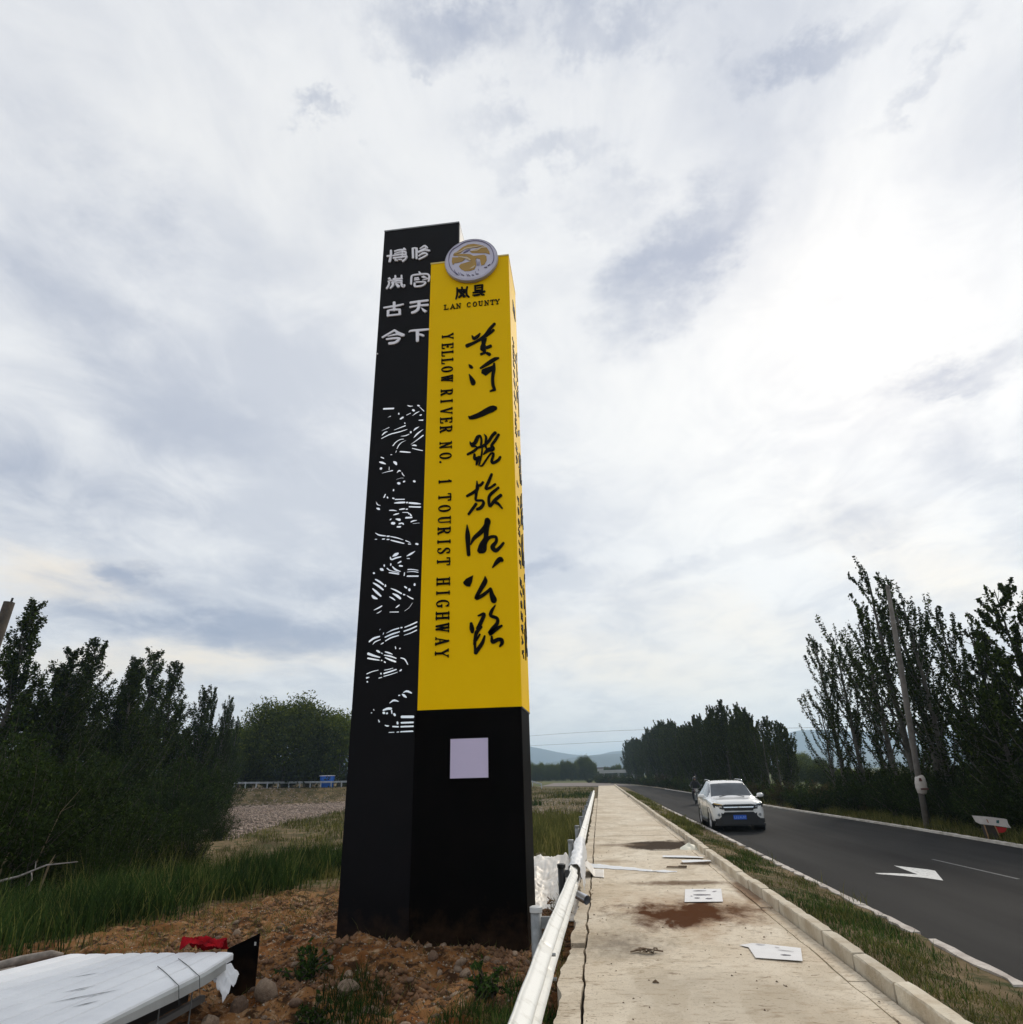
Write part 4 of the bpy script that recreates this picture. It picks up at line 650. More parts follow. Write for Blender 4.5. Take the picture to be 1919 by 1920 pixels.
spl([(-3.415, 2.6), (-2.435, 2.6), (-2.435, 9.12), (-3.415, 9.12)])
for P in holes: spl(P)
tmp = bpy.data.objects.new('tmp', cu); COL.objects.link(tmp); dg = bpy.context.evaluated_depsgraph_get(); me = bpy.data.meshes.new_from_object(tmp.evaluated_get(dg)); bpy.data.objects.remove(tmp)
for v_ in me.vertices: x_, y_, z_ = v_.co; v_.co = (x_, SY + .006 - TY - z_, y_)
me.materials.clear(); me.materials.append(M_BLACK); me.update(); link('cut_out_plate', me, slabp)
mb = MB(); mb.box((-2.9492, SY + .006, 1.15), (.9316, .012, 2.8995)); tpart(mb, 'lower_plate', M_BLACK, slabp)
mb = MB(); mb.box((-2.6725, SY + .006, 10.52), (1.485, .012, 2.7995)); tpart(mb, 'upper_plate', M_BLACK, slabp)

# serif capitals: (x, z, width) strokes in a unit box
def ell(cx, cz, rx, rz, a0, a1, wt, n=10):
    return [(cx + rx * math.cos(a0 + (a1 - a0) * i / n), cz + rz * math.sin(a0 + (a1 - a0) * i / n), wt * (0.42 + 0.58 * abs(math.cos(a0 + (a1 - a0) * i / n)))) for i in range(n + 1)]
T, t_ = 0.15, 0.07
def stem(x, z0=0.0, z1=1.0, w=T, s0=1, s1=1, sw=0.17):
    r = [[(x, z0 + .03, w), (x, z1 - .03, w)]]
    if s0: r.append([(x - sw, z0 + .035, t_), (x + sw, z0 + .035, t_)])
    if s1: r.append([(x - sw, z1 - .035, t_), (x + sw, z1 - .035, t_)])
    return r
GL = {
 'Y': [[(.06, .95, T), (.36, .48, T)], [(.66, .95, t_), (.36, .48, t_)]] + stem(.36, 0, .5, s1=0) + [[(-.04, .965, t_), (.20, .965, t_)], [(.54, .965, t_), (.76, .965, t_)]],
 'E': stem(.16) + [[(.16, .965, t_), (.62, .965, t_), ], [(.62, .97, t_), (.64, .78, t_)], [(.16, .51, t_), (.48, .51, t_)], [(.48, .6, t_), (.48, .42, t_)], [(.16, .035, t_), (.63, .035, t_)], [(.63, .03, t_), (.66, .24, t_)]],
 'L': stem(.16) + [[(.16, .035, t_), (.62, .035, t_)], [(.62, .03, t_), (.65, .26, t_)]],
 'O': [ell(.36, .5, .29, .46, 0, 2 * PI, T, 20)],
 'W': [[(.05, .96, T), (.24, .05, T)], [(.24, .05, t_), (.40, .90, t_)], [(.38, .96, T), (.55, .05, T)], [(.55, .05, t_), (.74, .95, t_)], [(-.05, .965, t_), (.50, .965, t_)], [(.64, .965, t_), (.84, .965, t_)]],
 'R': stem(.15) + [[(.15, .965, t_), (.40, .965, t_), (.58, .86, T * .9), (.57, .64, T * .9), (.38, .52, t_), (.15, .52, t_)], [(.38, .52, T), (.64, .04, T)], [(.6, .035, t_), (.76, .035, t_)]],
 'I': stem(.3),
 'V': [[(.06, .96, T), (.37, .04, T)], [(.37, .04, t_), (.66, .95, t_)], [(-.05, .965, t_), (.20, .965, t_)], [(.55, .965, t_), (.78, .965, t_)]],
 'N': [[(.10, .03, t_), (.10, .96, t_)], [(.10, .95, T), (.62, .04, T)], [(.62, .04, t_), (.62, .96, t_)], [(-.04, .965, t_), (.18, .965, t_)], [(-.04, .035, t_), (.24, .035, t_)], [(.5, .965, t_), (.76, .965, t_)]],
 '.': [[(.02, .09, .17), (.06, .09, .17)]],
 '1': [[(.3, .03, T), (.3, .97, T)], [(.14, .035, t_), (.47, .035, t_)], [(.3, .95, t_), (.14, .80, t_)]],
 'T': stem(.36, s1=0) + [[(.0, .965, t_), (.72, .965, t_)], [(.0, .97, t_), (-.01, .76, t_)], [(.72, .97, t_), (.73, .76, t_)]],
 'U': [[(.14, .96, T), (.14, .3, T), (.22, .08, T * .7), (.38, .035, t_), (.54, .1, t_), (.60, .3, t_), (.60, .96, t_)], [(-.02, .965, t_), (.30, .965, t_)], [(.48, .965, t_), (.74, .965, t_)]],
 'S': [[(.56, .74, t_), (.50, .90, t_), (.34, .965, t_), (.14, .86, T * .8), (.14, .68, T), (.34, .52, T), (.54, .36, T), (.56, .18, T * .8), (.38, .035, t_), (.18, .08, t_), (.10, .26, t_)], [(.57, .94, t_), (.57, .72, t_)], [(.10, .06, t_), (.10, .28, t_)]],
 'H': stem(.14) + stem(.60) + [[(.14, .51, t_), (.60, .51, t_)]],
 'G': [ell(.38, .5, .31, .46, PI * .28, PI * 1.72, T, 16), [(.60, .12, T * .9), (.60, .42, T * .9)], [(.44, .43, t_), (.74, .43, t_)], [(.62, .95, t_), (.62, .74, t_)]],
 'A': [[(.36, .97, t_), (.10, .03, t_)], [(.36, .97, T), (.64, .03, T)], [(.18, .34, t_), (.54, .34, t_)], [(-.02, .035, t_), (.22, .035, t_)], [(.52, .035, t_), (.78, .035, t_)]],
 'C': [ell(.38, .5, .31, .46, PI * .25, PI * 1.75, T, 16), [(.60, .95, t_), (.60, .72, t_)]],
}
for ch, X, Z, w in LETTERS:                        # capitals run down the panel, turned a quarter to the right
    cw = 0.72 if ch not in 'I1.' else 0.6
    for flank in (0, 1):
        mb = MB(); H = w * 0.98; wd = H * 0.74
        for i, s in enumerate(GL[ch]):
            q = [(X + z_ * H, Z + cw / 2 * wd - x_ * wd, max(w_, .08) * H) for x_, z_, w_ in s]
            if flank == 0: stroke_into(mb, q, 8.985, 9.003, i)
            else: stroke_into(mb, q, 0.0, 0.03, i)
        if flank: mb.v = [(-0.985 + 0.010 - y, 9.22 + (x + 2.21) * 0.95, z) for x, y, z in mb.v]
        tpart(mb, 'letter', M_INK, yel)
x = -2.19
for j, (ch, xs, wd) in enumerate((('L', -2.185, 110), ('A', -2.07, 110), ('N', -1.955, 95), ('C', -1.765, 92), ('O', -1.655, 92), ('U', -1.55, 92), ('N', -1.44, 92), ('T', -1.335, 88), ('Y', -1.245, 92))):
    mb = MB(); sc = 105
    for i, s in enumerate(GL[ch]): stroke_into(mb, [(xs * 1000 + x_ * wd * 1.1, 9808 + z_ * sc, max(w_, .09) * sc * 1.05) for x_, z_, w_ in s], 8.985, 9.003, i)
    tpart(mb, 'letter', M_INK, yel)

# round emblem, standing off the top edge
EC = (-1.676, 10.852)
mb = MB(); n = 64
def disc(mb, r, y0, y1, n=64):
    P = [(EC[0] + r * math.cos(2 * PI * i / n), EC[1] + r * math.sin(2 * PI * i / n)) for i in range(n)]; mb.prism(P, y0, y1)
emblem = thing('emblem', None, None); del_ = emblem; emblem.parent = tower; emblem.location = (0, 0, 0)
mb = MB(); disc(mb, 0.492, 8.93, 8.996); disc(mb, 0.46, 8.925, 8.94); tpart(mb, 'emblem_disc', mat('emblem_white', (0.66, 0.64, 0.76), 0.45, (0.60, 0.58, 0.72), 3), emblem)
mb = MB(); P0 = [(0.492, 8.985), (0.500, 8.985), (0.500, 8.94), (0.492, 8.925), (0.485, 8.925)]
vs = []; fs = []
for i in range(n):
    a = 2 * PI * i / n; vs += [(EC[0] + r * math.cos(a), y, EC[1] + r * math.sin(a)) for r, y in P0]
for i in range(n):
    for k in range(4): fs.append((i * 5 + k, ((i + 1) % n) * 5 + k, ((i + 1) % n) * 5 + k + 1, i * 5 + k + 1))
mb.add(vs, fs); tpart(mb, 'emblem_rim', mat('emblem_rim', (0.45, 0.44, 0.52), 0.35), emblem)
for nm, key, m, y in (('gold_field', 'gold', mat('emblem_gold', (0.46, 0.27, 0.045), 0.5, (0.40, 0.24, 0.05), 5), 8.918), ('pale_ridge', 'cream', mat('emblem_cream', (0.68, 0.55, 0.36), 0.5), 8.912), ('fine_lines', 'grey', mat('emblem_line', (0.16, 0.14, 0.25), 0.5), 8.914)):
    if key == 'grey':
        mb = MB()
        for i, s in enumerate(EMBLEM_ART[key]): stroke_into(mb, s, y, 8.926, i)
        o = tpart(mb, nm, m, emblem); o['kind'] = 'stuff'
    else:
        for i, s in enumerate(EMBLEM_ART[key]): mb = MB(); stroke_into(mb, s, y, 8.926, i); tpart(mb, nm, m, emblem)

# ------------------------------------------------------------------ guard rail along the path
rail = thing('guardrail', 'long white corrugated guardrail running along the left edge of the path', 'guardrail', (-0.53, 4, 0))
def wbeam(p0, p1, name='rail_section', flat=0.0, tw=0.0, n=14):
    prof = []
    for i in range(25):                                   # two waves, seen from the side
        z = 0.155 - 0.31 * i / 24; c = 0.045 * math.cos(4 * PI * z / 0.31) * -1
        prof.append((c * (1 - flat), z))
    th = 0.012; back = [(x - th, z) for x, z in reversed(prof)]; pr = prof + back; P = len(pr)
    p0, p1 = Vector(p0), Vector(p1); d = (p1 - p0).normalized(); s = d.cross(Vector((0, 0, 1))).normalized(); u = s.cross(d)
    mb = MB(); vs = []
    for j in range(n + 1):
        c = p0.lerp(p1, j / n); a = tw * j / n + 0.02 * math.sin(j * 1.7 + p0.y)
        for x, z in pr: vs.append(c + s * (x * math.cos(a) + z * math.sin(a)) + u * (z * math.cos(a) - x * math.sin(a)))
    vs = [Vector(v) - Vector(rail.location) for v in vs]
    fs = [(j * P + k, j * P + (k + 1) % P, (j + 1) * P + (k + 1) % P, (j + 1) * P + k) for j in range(n) for k in range(P)] + [tuple(range(P - 1, -1, -1)), tuple(n * P + k for k in range(P))]
    mb.add(vs, fs); o = mb.obj(name, M_RAIL, rail, True); return o
wbeam((-0.535, 2.6, 0.63), (-0.515, 6.05, 0.62)); wbeam((-0.525, 5.9, 0.605), (-0.455, 10.35, 0.60), tw=0.12)
wbeam((-0.47, 10.3, 0.59), (-0.485, 14.3, 0.60), tw=-0.10)
y = 14.1
while y < 58: wbeam((-0.49 - 0.0012 * (y - 14), y, 0.605 + 0.01 * math.sin(y)), (-0.49 - 0.0012 * (y - 10), y + 4.15, 0.605 + 0.01 * math.sin(y + 4)), n=6); y += 4.0
def post(x, y, m, mc, top=0.76, r=0.057):
    mb = MB(); mb.tube([(x - rail.location.x, y - rail.location.y, -0.3), (x - rail.location.x, y - rail.location.y, top - 0.03)], r, 16); p = mb.obj('post', m, rail, False); p.data.shade_smooth()
    mb = MB(); q = (x - rail.location.x, y - rail.location.y)
    mb.tube([(q[0], q[1], top - 0.05), (q[0], q[1], top - 0.005), (q[0], q[1], top + 0.004)], [r + 0.008, r + 0.008, r * .8], 16); mb.obj('post_cap', mc, p)
    mb = MB(); mb.box((q[0] + r + 0.04, q[1], 0.62), (0.11, 0.05, 0.10)); mb.obj('bracket', M_STEEL, p)
post(-0.745, 7.55, M_STEEL, mat('cap_white', (0.6, 0.6, 0.58), 0.5)); post(-0.675, 11.0, M_DARK, M_DARK, 0.75)
post(-0.76, 4.05, M_STEEL, MATS['cap_white'])
for i in range(11): post(-0.70, 15.0 + 4 * i, M_STEEL, M_STEEL, 0.74)
for y in (5.97, 10.32, 14.2):                             # bolts at the overlaps
    for dz in (-0.08, 0.08):
        mb = MB(); mb.tube([(0.02, y - 4, 0.61 + dz), (0.055 + 0.03, y - 4, 0.61 + dz)], 0.012, 8); mb.obj('bolt', M_STEEL, rail)

# ------------------------------------------------------------------ cloth, sheets and litter
def crumple(name, w, d, nx, ny, fn, m, parent=None, thick=0.004, smooth=True):
    V = [fn(i / nx, j / ny) for j in range(ny + 1) for i in range(nx + 1)]
    V += [(x, y, z - thick) for x, y, z in V]
    F = []; K = (nx + 1) * (ny + 1)
    for j in range(ny):
        for i in range(nx):
            a = j * (nx + 1) + i; F.append((a, a + 1, a + nx + 2, a + nx + 1)); F.append((a + K, a + K + nx + 1, a + K + nx + 2, a + K + 1))
    ring = [i for i in range(nx)] + [j * (nx + 1) + nx for j in range(ny)] + [ny * (nx + 1) + i for i in range(nx, 0, -1)] + [j * (nx + 1) for j in range(ny, 0, -1)]
    for a, b in zip(ring, ring[1:] + ring[:1]): F.append((a, a + K, b + K, b))
    mb = MB(); mb.add(V, F); return mb.obj(name, m, parent, smooth)
M_PLAS = mat('white_plastic_sheet', (0.74, 0.70, 0.64), 0.45, (0.62, 0.56, 0.48), 2.2, bump=0.3, bscale=9, lo=.45, hi=.75)
M_PLASW = mat('white_wrap', (0.78, 0.79, 0.80), 0.4, (0.66, 0.67, 0.68), 3, bump=0.25, bscale=14)
M_PAPER = mat('paper', (0.76, 0.75, 0.74), 0.85, (0.70, 0.69, 0.68), 5)
def fb(x, y, s=0, o=4): return sum(.5 ** (i + 1) * (svn(x * 2 ** i, y * 2 ** i, s + i) - .5) for i in range(o))
def ridg(u, v, sd):                                        # sharp folds
    r = 0; a = .5
    for i_ in range(4): r += a * (1 - abs(2 * svn(u * 2 ** i_ + 3 * i_, v * 2 ** i_, sd + i_) - 1)) ** 2; a *= .5
    return r
def heapf(u, v):
    x = -2.2 + 1.86 * u + 0.20 * fb(u * 3, v * 3, 3); y = 11.4 + 5.4 * v + 0.35 * fb(u * 4, v * 4, 9)
    e = min(u, 1 - u, v, 1 - v) * 5; e = min(1, e) ** 0.7
    rid = 0.36 * math.exp(-((u - .80) / .22) ** 2 - ((v - .58) / .24) ** 2) + 0.22 * math.exp(-((u - .45) / .16) ** 2 - ((v - .75) / .2) ** 2) + .12 * math.exp(-((u - .2) / .2) ** 2 - ((v - .4) / .3) ** 2)
    z = hzf(x, y) + 0.02 + e * (rid * (.6 + .8 * ridg(u * 3, v * 4, 19)) + 0.22 * ridg(u * 4 + v * 1.5, v * 4 - u, 17) + .07 * ridg(u * 13, v * 13, 27) - .07)
    return x, y, z
o = crumple('plastic_sheet_heap', 1, 1, 110, 130, heapf, M_PLAS); tag(o, 'heap of crumpled whitish plastic sheeting between the sign tower and the guardrail', 'plastic sheet')
def wrapf(u, v):                                          # sheet hanging over the rail
    y = 10.9 + 4.6 * v; a = (u - 0.5) * 2; r = 0.10 + 0.06 * abs(fb(u * 4, v * 12, 23)) + 0.05 * fb(u * 2, v * 5, 24)
    ang = a * 2.3 * (0.75 + 0.4 * fb(v * 4, 2, 25)); x = -0.47 + math.sin(ang) * r * 1.1 - 0.05 * v; z = 0.63 + math.cos(ang) * r * 1.3 - max(0, abs(a) - .6) * (0.25 + 0.5 * fb(v * 6, u, 26)) - (0 if abs(a) < .6 else 0.1)
    return x, y, z
o = crumple('plastic_wrap', 1, 1, 26, 90, wrapf, M_PLASW, thick=0.003); tag(o, 'white plastic wrapping torn and hanging over the guardrail behind the sign', 'plastic wrap')
def tailf(u, v):
    x = -0.55 + 0.50 * u; y = 14.4 + 1.0 * v + 0.35 * fb(u * 2, v * 2, 33) - 0.3 * u; z = (0.50 - 0.55 * u if u < .7 else 0.165) + 0.04 * fb(u * 6, v * 6, 34); return x, y, max(z, 0.165)
o = crumple('plastic_strip', 1, 1, 20, 14, tailf, M_PLAS); tag(o, 'strip of plastic sheeting sliding from the rail onto the path margin', 'plastic strip')
def spillf(u, v):
    w_ = 0.55 * (1 - u) ** 0.7 + 0.10; x = -0.42 + 1.35 * u; y = 15.9 - 0.9 * u + (v - .5) * w_ * (1.2 + fb(u * 7, v * 2, 36)) + 0.12 * fb(u * 9, 1, 35); return x, y, 0.156 + 0.028 * abs(fb(u * 12, v * 5, 37))
o = crumple('plastic_scrap', 1, 1, 40, 8, spillf, M_PLASW); tag(o, 'long torn white plastic scrap lying flat across the left side of the path', 'plastic scrap')
o = crumple('plastic_scrap', 1, 1, 24, 5, lambda u, v: (0.75 + 0.65 * u, 14.95 - 0.12 * u + (v - .5) * (0.10 + 0.22 * math.exp(-((u - .6) / .2) ** 2)), 0.157 + 0.02 * abs(fb(u * 9, v * 4, 38))), M_PLASW); tag(o, 'thin ragged strip of white plastic on the path right of the larger scrap', 'plastic scrap')

def sheet(name, pts, z, m, label, cat, curl=0.0, marks=()):
    """torn or square sheet lying on the path"""
    root = thing(name, label, cat, (pts[0][0], pts[0][1], z)); mb = MB(); n = len(pts)
    vs = [(x - pts[0][0], y - pts[0][1], 0.004 + curl * (0.5 + 0.5 * math.sin(i * 2.1))) for i, (x, y) in enumerate(pts)]
    vs += [(x, y, z_ - 0.003) for x, y, z_ in vs]
    mb.add(vs, [tuple(range(n)), tuple(range(2 * n - 1, n - 1, -1))] + [(i, i + n, (i + 1) % n + n, (i + 1) % n) for i in range(n)]); mb.obj('paper_sheet' if m is M_PAPER else 'sheet_body', m, root)
    for (x0, y0, x1, y1, w) in marks:
        mb = MB(); d = Vector((x1 - x0, y1 - y0, 0)); l = d.length; p = Vector((-d.y, d.x, 0)) / l * w / 2; k = Vector((x0 - pts[0][0], y0 - pts[0][1], 0.0062 + curl)); e = k + d
        mb.add([k - p * .3, k + d * .3 - p, e - p * .5, e + p * .4, k + d * .4 + p, k + p * .3], [(0, 1, 2, 3, 4, 5)]); mb.obj('printed_mark', M_DKINK, root)
    return root
M_DKINK = mat('smudged_ink', (0.08, 0.07, 0.10), 0.9, (0.3, 0.28, 0.3), 30)
# outlines run anticlockwise seen from above
sheet('paper', [(1.15, 11.49), (1.72, 11.48), (1.90, 12.69), (1.30, 12.66)], 0.156, M_PAPER, 'square white paper with dark print lying on the brown path stain', 'paper', .008, ((1.40, 12.45, 1.62, 12.47, .06), (1.36, 12.08, 1.63, 12.07, .09), (1.34, 11.80, 1.42, 11.78, .08), (1.50, 11.72, 1.60, 11.74, .10), (1.70, 12.35, 1.78, 12.42, .04), (1.30, 11.95, 1.33, 11.96, .05)))
sheet('paper', [(1.50, 8.28), (1.94, 8.14), (2.08, 8.71), (1.75, 8.86), (1.60, 8.89), (1.44, 8.84), (1.52, 8.72)], 0.156, M_PAPER, 'white paper with a torn corner nearest the camera beside the kerb', 'paper', .010, ((1.62, 8.83, 1.72, 8.80, .025), (1.80, 8.58, 1.95, 8.50, .02), (1.78, 8.38, 1.88, 8.35, .04), (1.80, 8.70, 1.84, 8.66, .02)))
sheet('white_board', [(1.33, 17.05), (2.18, 16.75), (2.26, 16.98), (1.9, 17.25), (1.34, 17.30)], 0.17, M_PLASW, 'flat white board strip lying across the path, the farther of two', 'board', 0.012)
sheet('white_board', [(1.66, 16.0), (2.28, 16.10), (2.30, 16.42), (2.0, 16.45), (1.66, 16.3)], 0.168, M_PLASW, 'flat white board strip nearest the dark wood strips on the path', 'board', 0.02)
M_WOOD = mat('old_wood', (0.18, 0.12, 0.07), 0.9, (0.09, 0.06, 0.035), 8)
for (x, y, l, a, lb) in ((1.45, 15.35, .42, -.25, 'short dark wood strip beside the white boards, the left one'), (1.9, 15.9, .62, -.2, 'short dark wood strip beside the white boards, the right one')):
    mb = MB(); mb.box((0, 0, 0.016), (l, 0.07, 0.022), taper=.9); mb.box((l * .3, .03, 0.03), (l * .4, 0.05, 0.02)); o = mb.obj('wood_strip', M_WOOD); o.location = (x, y, 0.158); o.rotation_euler = (0, 0, a); tag(o, lb, 'wood strip')
def blobf(u, v):
    a = 2 * PI * u; r = 0.19 * v * (1 + 0.35 * math.sin(2 * a + 1)); return 2.18 + r * math.cos(a), 19.0 + 2.2 * r * math.sin(a), 0.16 + (1 - v) * 0.13 * (1 + fb(u * 3, v * 3, 39)) + 0.05 * math.sin(a) * v
mb = MB(); vs = []; fs = []; nu, nv = 18, 6
for j in range(nv + 1):
    for i in range(nu): vs.append(blobf(i / nu, 0.02 + j / nv))
for j in range(nv):
    for i in range(nu): fs.append((j * nu + i, j * nu + (i + 1) % nu, (j + 1) * nu + (i + 1) % nu, (j + 1) * nu + i))
mb.add(vs, fs); o = mb.obj('crumpled_bag', mat('cream_bag', (0.70, 0.68, 0.56), 0.6), None, True); tag(o, 'crumpled cream bag on the path leaning against the kerb', 'bag')
# dead leaves near the front of the path
mb = MB(); r2 = random.Random(5)
for i in range(9):
    c = (0.36 + 0.028 * i + r2.uniform(-.01, .01) - .1, 8.50 + r2.uniform(-.04, .05), 0.168 + r2.uniform(0, .02)); a = r2.uniform(0, 3)
    q = [(c[0] + 0.035 * math.cos(a + k), c[1] + 0.035 * math.sin(a + k), c[2] + 0.014 * math.sin(k * 2.3 + i)) for k in (0, 1.2, 2.6, 3.9, 5.1)]
    mb.add(q, [(0, 1, 2), (0, 2, 3), (0, 3, 4)])
mb.tube([(.2, 8.50, .165), (.36, 8.52, .19), (.56, 8.50, .17)], .008, 5)
o = mb.obj('dead_leaf_clump', M_WOOD); tag(o, 'curled brown dead leaf with stalk on the path, left of centre', 'leaf')
mb = MB(); mb.tube([(0.36, 7.42, .153), (0.39, 7.42, .165), (0.42, 7.40, .153)], [.006, .014, .004], 6); o = mb.obj('pebble', M_WOOD); tag(o, 'tiny brown pebble on the path in front of the dead leaf', 'pebble')
mb = MB(); r2 = random.Random(9)
for i in range(260):
    x = r2.uniform(-.28, 2.3); y = 5 + 22 * r2.random() ** 1.6; s_ = r2.uniform(.004, .014); a = r2.uniform(0, 3)
    mb.add([(x - s_ * math.cos(a), y - s_ * math.sin(a), .151), (x + s_ * math.sin(a), y - s_, .152), (x + s_ * math.cos(a) * 1.8, y + s_ * math.sin(a), .151), (x, y, .151 + s_)], [(0, 1, 3), (1, 2, 3), (2, 0, 3)])
o = mb.obj('grit', M_WOOD); tag(o, kind='stuff')
# cut-off silver pipe end beside the rail post
mb = MB(); mb.tube([(-0.52, 10.62, .44), (-0.35, 10.45, .38), (-0.30, 10.40, .365)], [.05, .06, .062], 16, cap=False); mb.tube([(-0.30, 10.40, .365), (-0.50, 10.60, .43)], [.057, .04], 16, cap=False)
o = mb.obj('metal_cup', mat('bright_steel', (0.55, 0.56, 0.60), 0.3, metal=0.8), None, True); tag(o, 'open end of a bright metal reflector cup under the rail behind the sign', 'metal cup')

# ------------------------------------------------------------------ boards lying in front of the sign
stack = thing('board_pallet', 'large pallet of white plastic-wrapped boards lying on the soil at lower left', 'pallet', (-4.6, 5.8, 0))
def sp(mb, name, m, smooth=False):
    mb.v = [(x + 4.6, y - 5.8, z) for x, y, z in mb.v]; return mb.obj(name, m, stack, smooth)
M_WRAP = mat('white_wrapped_board', (0.85, 0.86, 0.87), 0.42, (0.72, 0.73, 0.75), 1.6, bump=0.5, bscale=5)
def edgeL(y): return -6.35 + (y - 3.2) * 0.29
def edgeR(y): return -3.56 - .12 * max(0, y - 6.3)
def ztop(x, y): return 0.50 + 0.012 * fb(x * 2.5, y * 1.1, 55) + 0.02 * fb(x * .7, y * .7, 56) - 0.05 * max(0, (x + 3.75)) 
nb = 9; cracks = []
for k in range(nb):
    mb = MB(); vs = []; n = 26
    for j in range(n + 1):
        y = 3.2 + 3.66 * j / n
        yy_ = y + (0 if j < n else 0)
        wv = 0.02 * math.sin(y * 1.7 + k)
        a = edgeL(y) + (edgeR(y) - edgeL(y)) * k / nb + (wv if k else 0); b = edgeL(y) + (edgeR(y) - edgeL(y)) * (k + 1) / nb + (0.02 * math.sin(y * 1.7 + k + 1) if k < nb - 1 else 0)
        c = (a + b) / 2; gp = 0.0035 * (0.6 + 0.8 * svn(y * 2.0, k * 7, 3)); g2 = gp
        if k == nb - 1: g2 = -0.0
        yo = y + (0.10 * (k / nb - .5) if j == n else 0)
        for x, dz in ((a + gp, -.012), (a + gp + .012, 0), (c, .003), (b - g2 - .012, 0), (b - g2, -.012)): vs.append((x, yo, ztop(x, y) + dz))
        vs += [(b - g2, yo, ztop(b, y) - .055), (a + gp, yo, ztop(a, y) - .055)]
    P = 7; fs = [(j * P + q, j * P + (q + 1) % P, (j + 1) * P + (q + 1) % P, (j + 1) * P + q) for j in range(n) for q in range(P)] + [tuple(range(P - 1, -1, -1)), tuple(n * P + q for q in range(P))]
    mb.add(vs, fs); sp(mb, 'board', M_WRAP, False)
mb = MB(); n = 24; vs = []                                  # grey side lip of the wrapping, sagging
for j in range(n + 1):
    y = 3.2 + 3.5 * j / n; x = edgeR(y); z = ztop(x, y); sg = 0.03 * math.sin(y * 2.3) + 0.02 * fb(y * 3, 1, 57)
    vs += [(x - .004, y, z - .010), (x + .02 + sg * .3, y, z - .03), (x + .028 + sg * .4, y, z - .085 - sg * .4), (x - .01, y, z - .095 - sg * .3)]
mb.add(vs, [(j * 4 + q, j * 4 + 4 + q, j * 4 + 5 + q, j * 4 + 1 + q) for j in range(n) for q in range(3)]); sp(mb, 'side_wrapping', mat('grey_wrap', (0.42, 0.43, 0.42), 0.5, (0.34, 0.35, 0.34), 3, bump=.3, bscale=9))
mb = MB(); mb.box((-5.0, 4.9, 0.30), (2.35, 3.3, 0.20)); sp(mb, 'dark_core', M_DARK)
for q in range(5): mb = MB(); mb.tube([(-3.72 + .02 * q, 4.6 + .42 * q, .40), (-3.70 + .02 * q, 4.58 + .42 * q, .02)], .006, 5); sp(mb, 'tie_wire', M_STEEL)
mb = MB(); mb.box((-3.80, 5.4, 0.17), (0.05, 2.7, 0.05)); sp(mb, 'lower_bearer', mat('grey_timber', (0.16, 0.15, 0.14), .9))
for y0, x0, x1 in ((5.86, -4.05, -3.52), (6.12, -4.02, -3.50)):  # binding straps
    mb = MB(); pts = [(x0 + (x1 - x0) * i / 8 , y0 + .5 * (1 - i / 8), ztop(x0 + (x1 - x0) * i / 8, y0 + .5 * (1 - i / 8)) + .007) for i in range(9)] + [(x1 + .04, y0 - .02, .36)]
    mb.tube(pts, .003, 5); sp(mb, 'binding_strap', M_DARK)
def flap(u, v): 
    x = -3.70 + 0.21 * u - .04 * v * u + .03 * fb(v * 4, u * 2, 59); y = 6.74 - .16 * v + .06 * u; return x, y, 0.475 - 0.13 * u ** 1.5 - 0.10 * v * (.6 + u) + 0.09 * (ridg(u * 3, v * 3, 58) - .4)
o = crumple('loose_wrapping', 1, 1, 24, 20, flap, M_WRAP, stack); o.location = (4.6, -5.8, 0)
mb = MB(); r2 = random.Random(3)
for (x, y, l, a) in ((-4.25, 5.35, .34, .9), (-4.12, 5.5, .30, .85), (-4.35, 5.6, .26, .95), (-4.0, 5.28, .2, 1.0), (-4.6, 6.0, .22, .8)):  # torn slits
    mb.add([(x, y, ztop(x, y) + .006), (x + l * math.cos(a) * .5 + .012, y + l * math.sin(a) * .5, ztop(x, y) + .007), (x + l * math.cos(a), y + l * math.sin(a), ztop(x, y) + .006), (x + l * math.cos(a) * .5 - .008, y + l * math.sin(a) * .5, ztop(x, y) + .007)], [(0, 1, 2, 3)])
sp(mb, 'torn_slit', mat('slit_dark', (0.05, 0.05, 0.05), .9))
# dark steel plate stuck in the soil
plate = thing('steel_plate', 'black steel plate with a hole standing upright behind the end of the white boards', 'plate', (-3.66, 7.22, 0))
mb = MB(); mb.prism([(-0.20, 0.0), (0.14, -0.02), (0.145, 0.600), (0.10, 0.58), (-0.20, 0.46)], -0.006, 0.006); p_ = mb.obj('plate_body', M_BLACK2, plate)
mb = MB(); mb.box((0.108, -0.008, 0.51), (0.018, 0.006, 0.03)); mb.obj('plate_hole', mat('bright_gap', (0.5, 0.5, 0.48), .8), plate); plate.rotation_euler = (0.05, 0, -0.08)
# red cloth
def redf(u, v):
    f = (1 - .45 * u); w = 1 if v < .5 else -1
    x = -4.21 + 0.43 * u + .05 * fb(v * 3, u * 2, 61); y = 6.98 + .17 * (v - .35) * f + .03 * fb(u * 5, v * 5, 62)
    z = .505 + f * (.085 * max(0, math.sin(v * 3.6)) + .035 * math.sin(v * 9 + u * 3)) + .075 * (ridg(u * 4 + v * 2, v * 3, 63) - .35) * f + .02 * ridg(u * 14, v * 9, 64)
    return x, y, max(z, .49 - .2 * v)
o = crumple('red_cloth', 1, 1, 60, 44, redf, mat('red_fabric', (0.40, 0.008, 0.014), 0.9, (0.16, 0.004, 0.008), 9, spec=.1, bump=.4, bscale=30), None, .004); tag(o, 'rolled bright red cloth lying at the corner of the white boards', 'cloth')
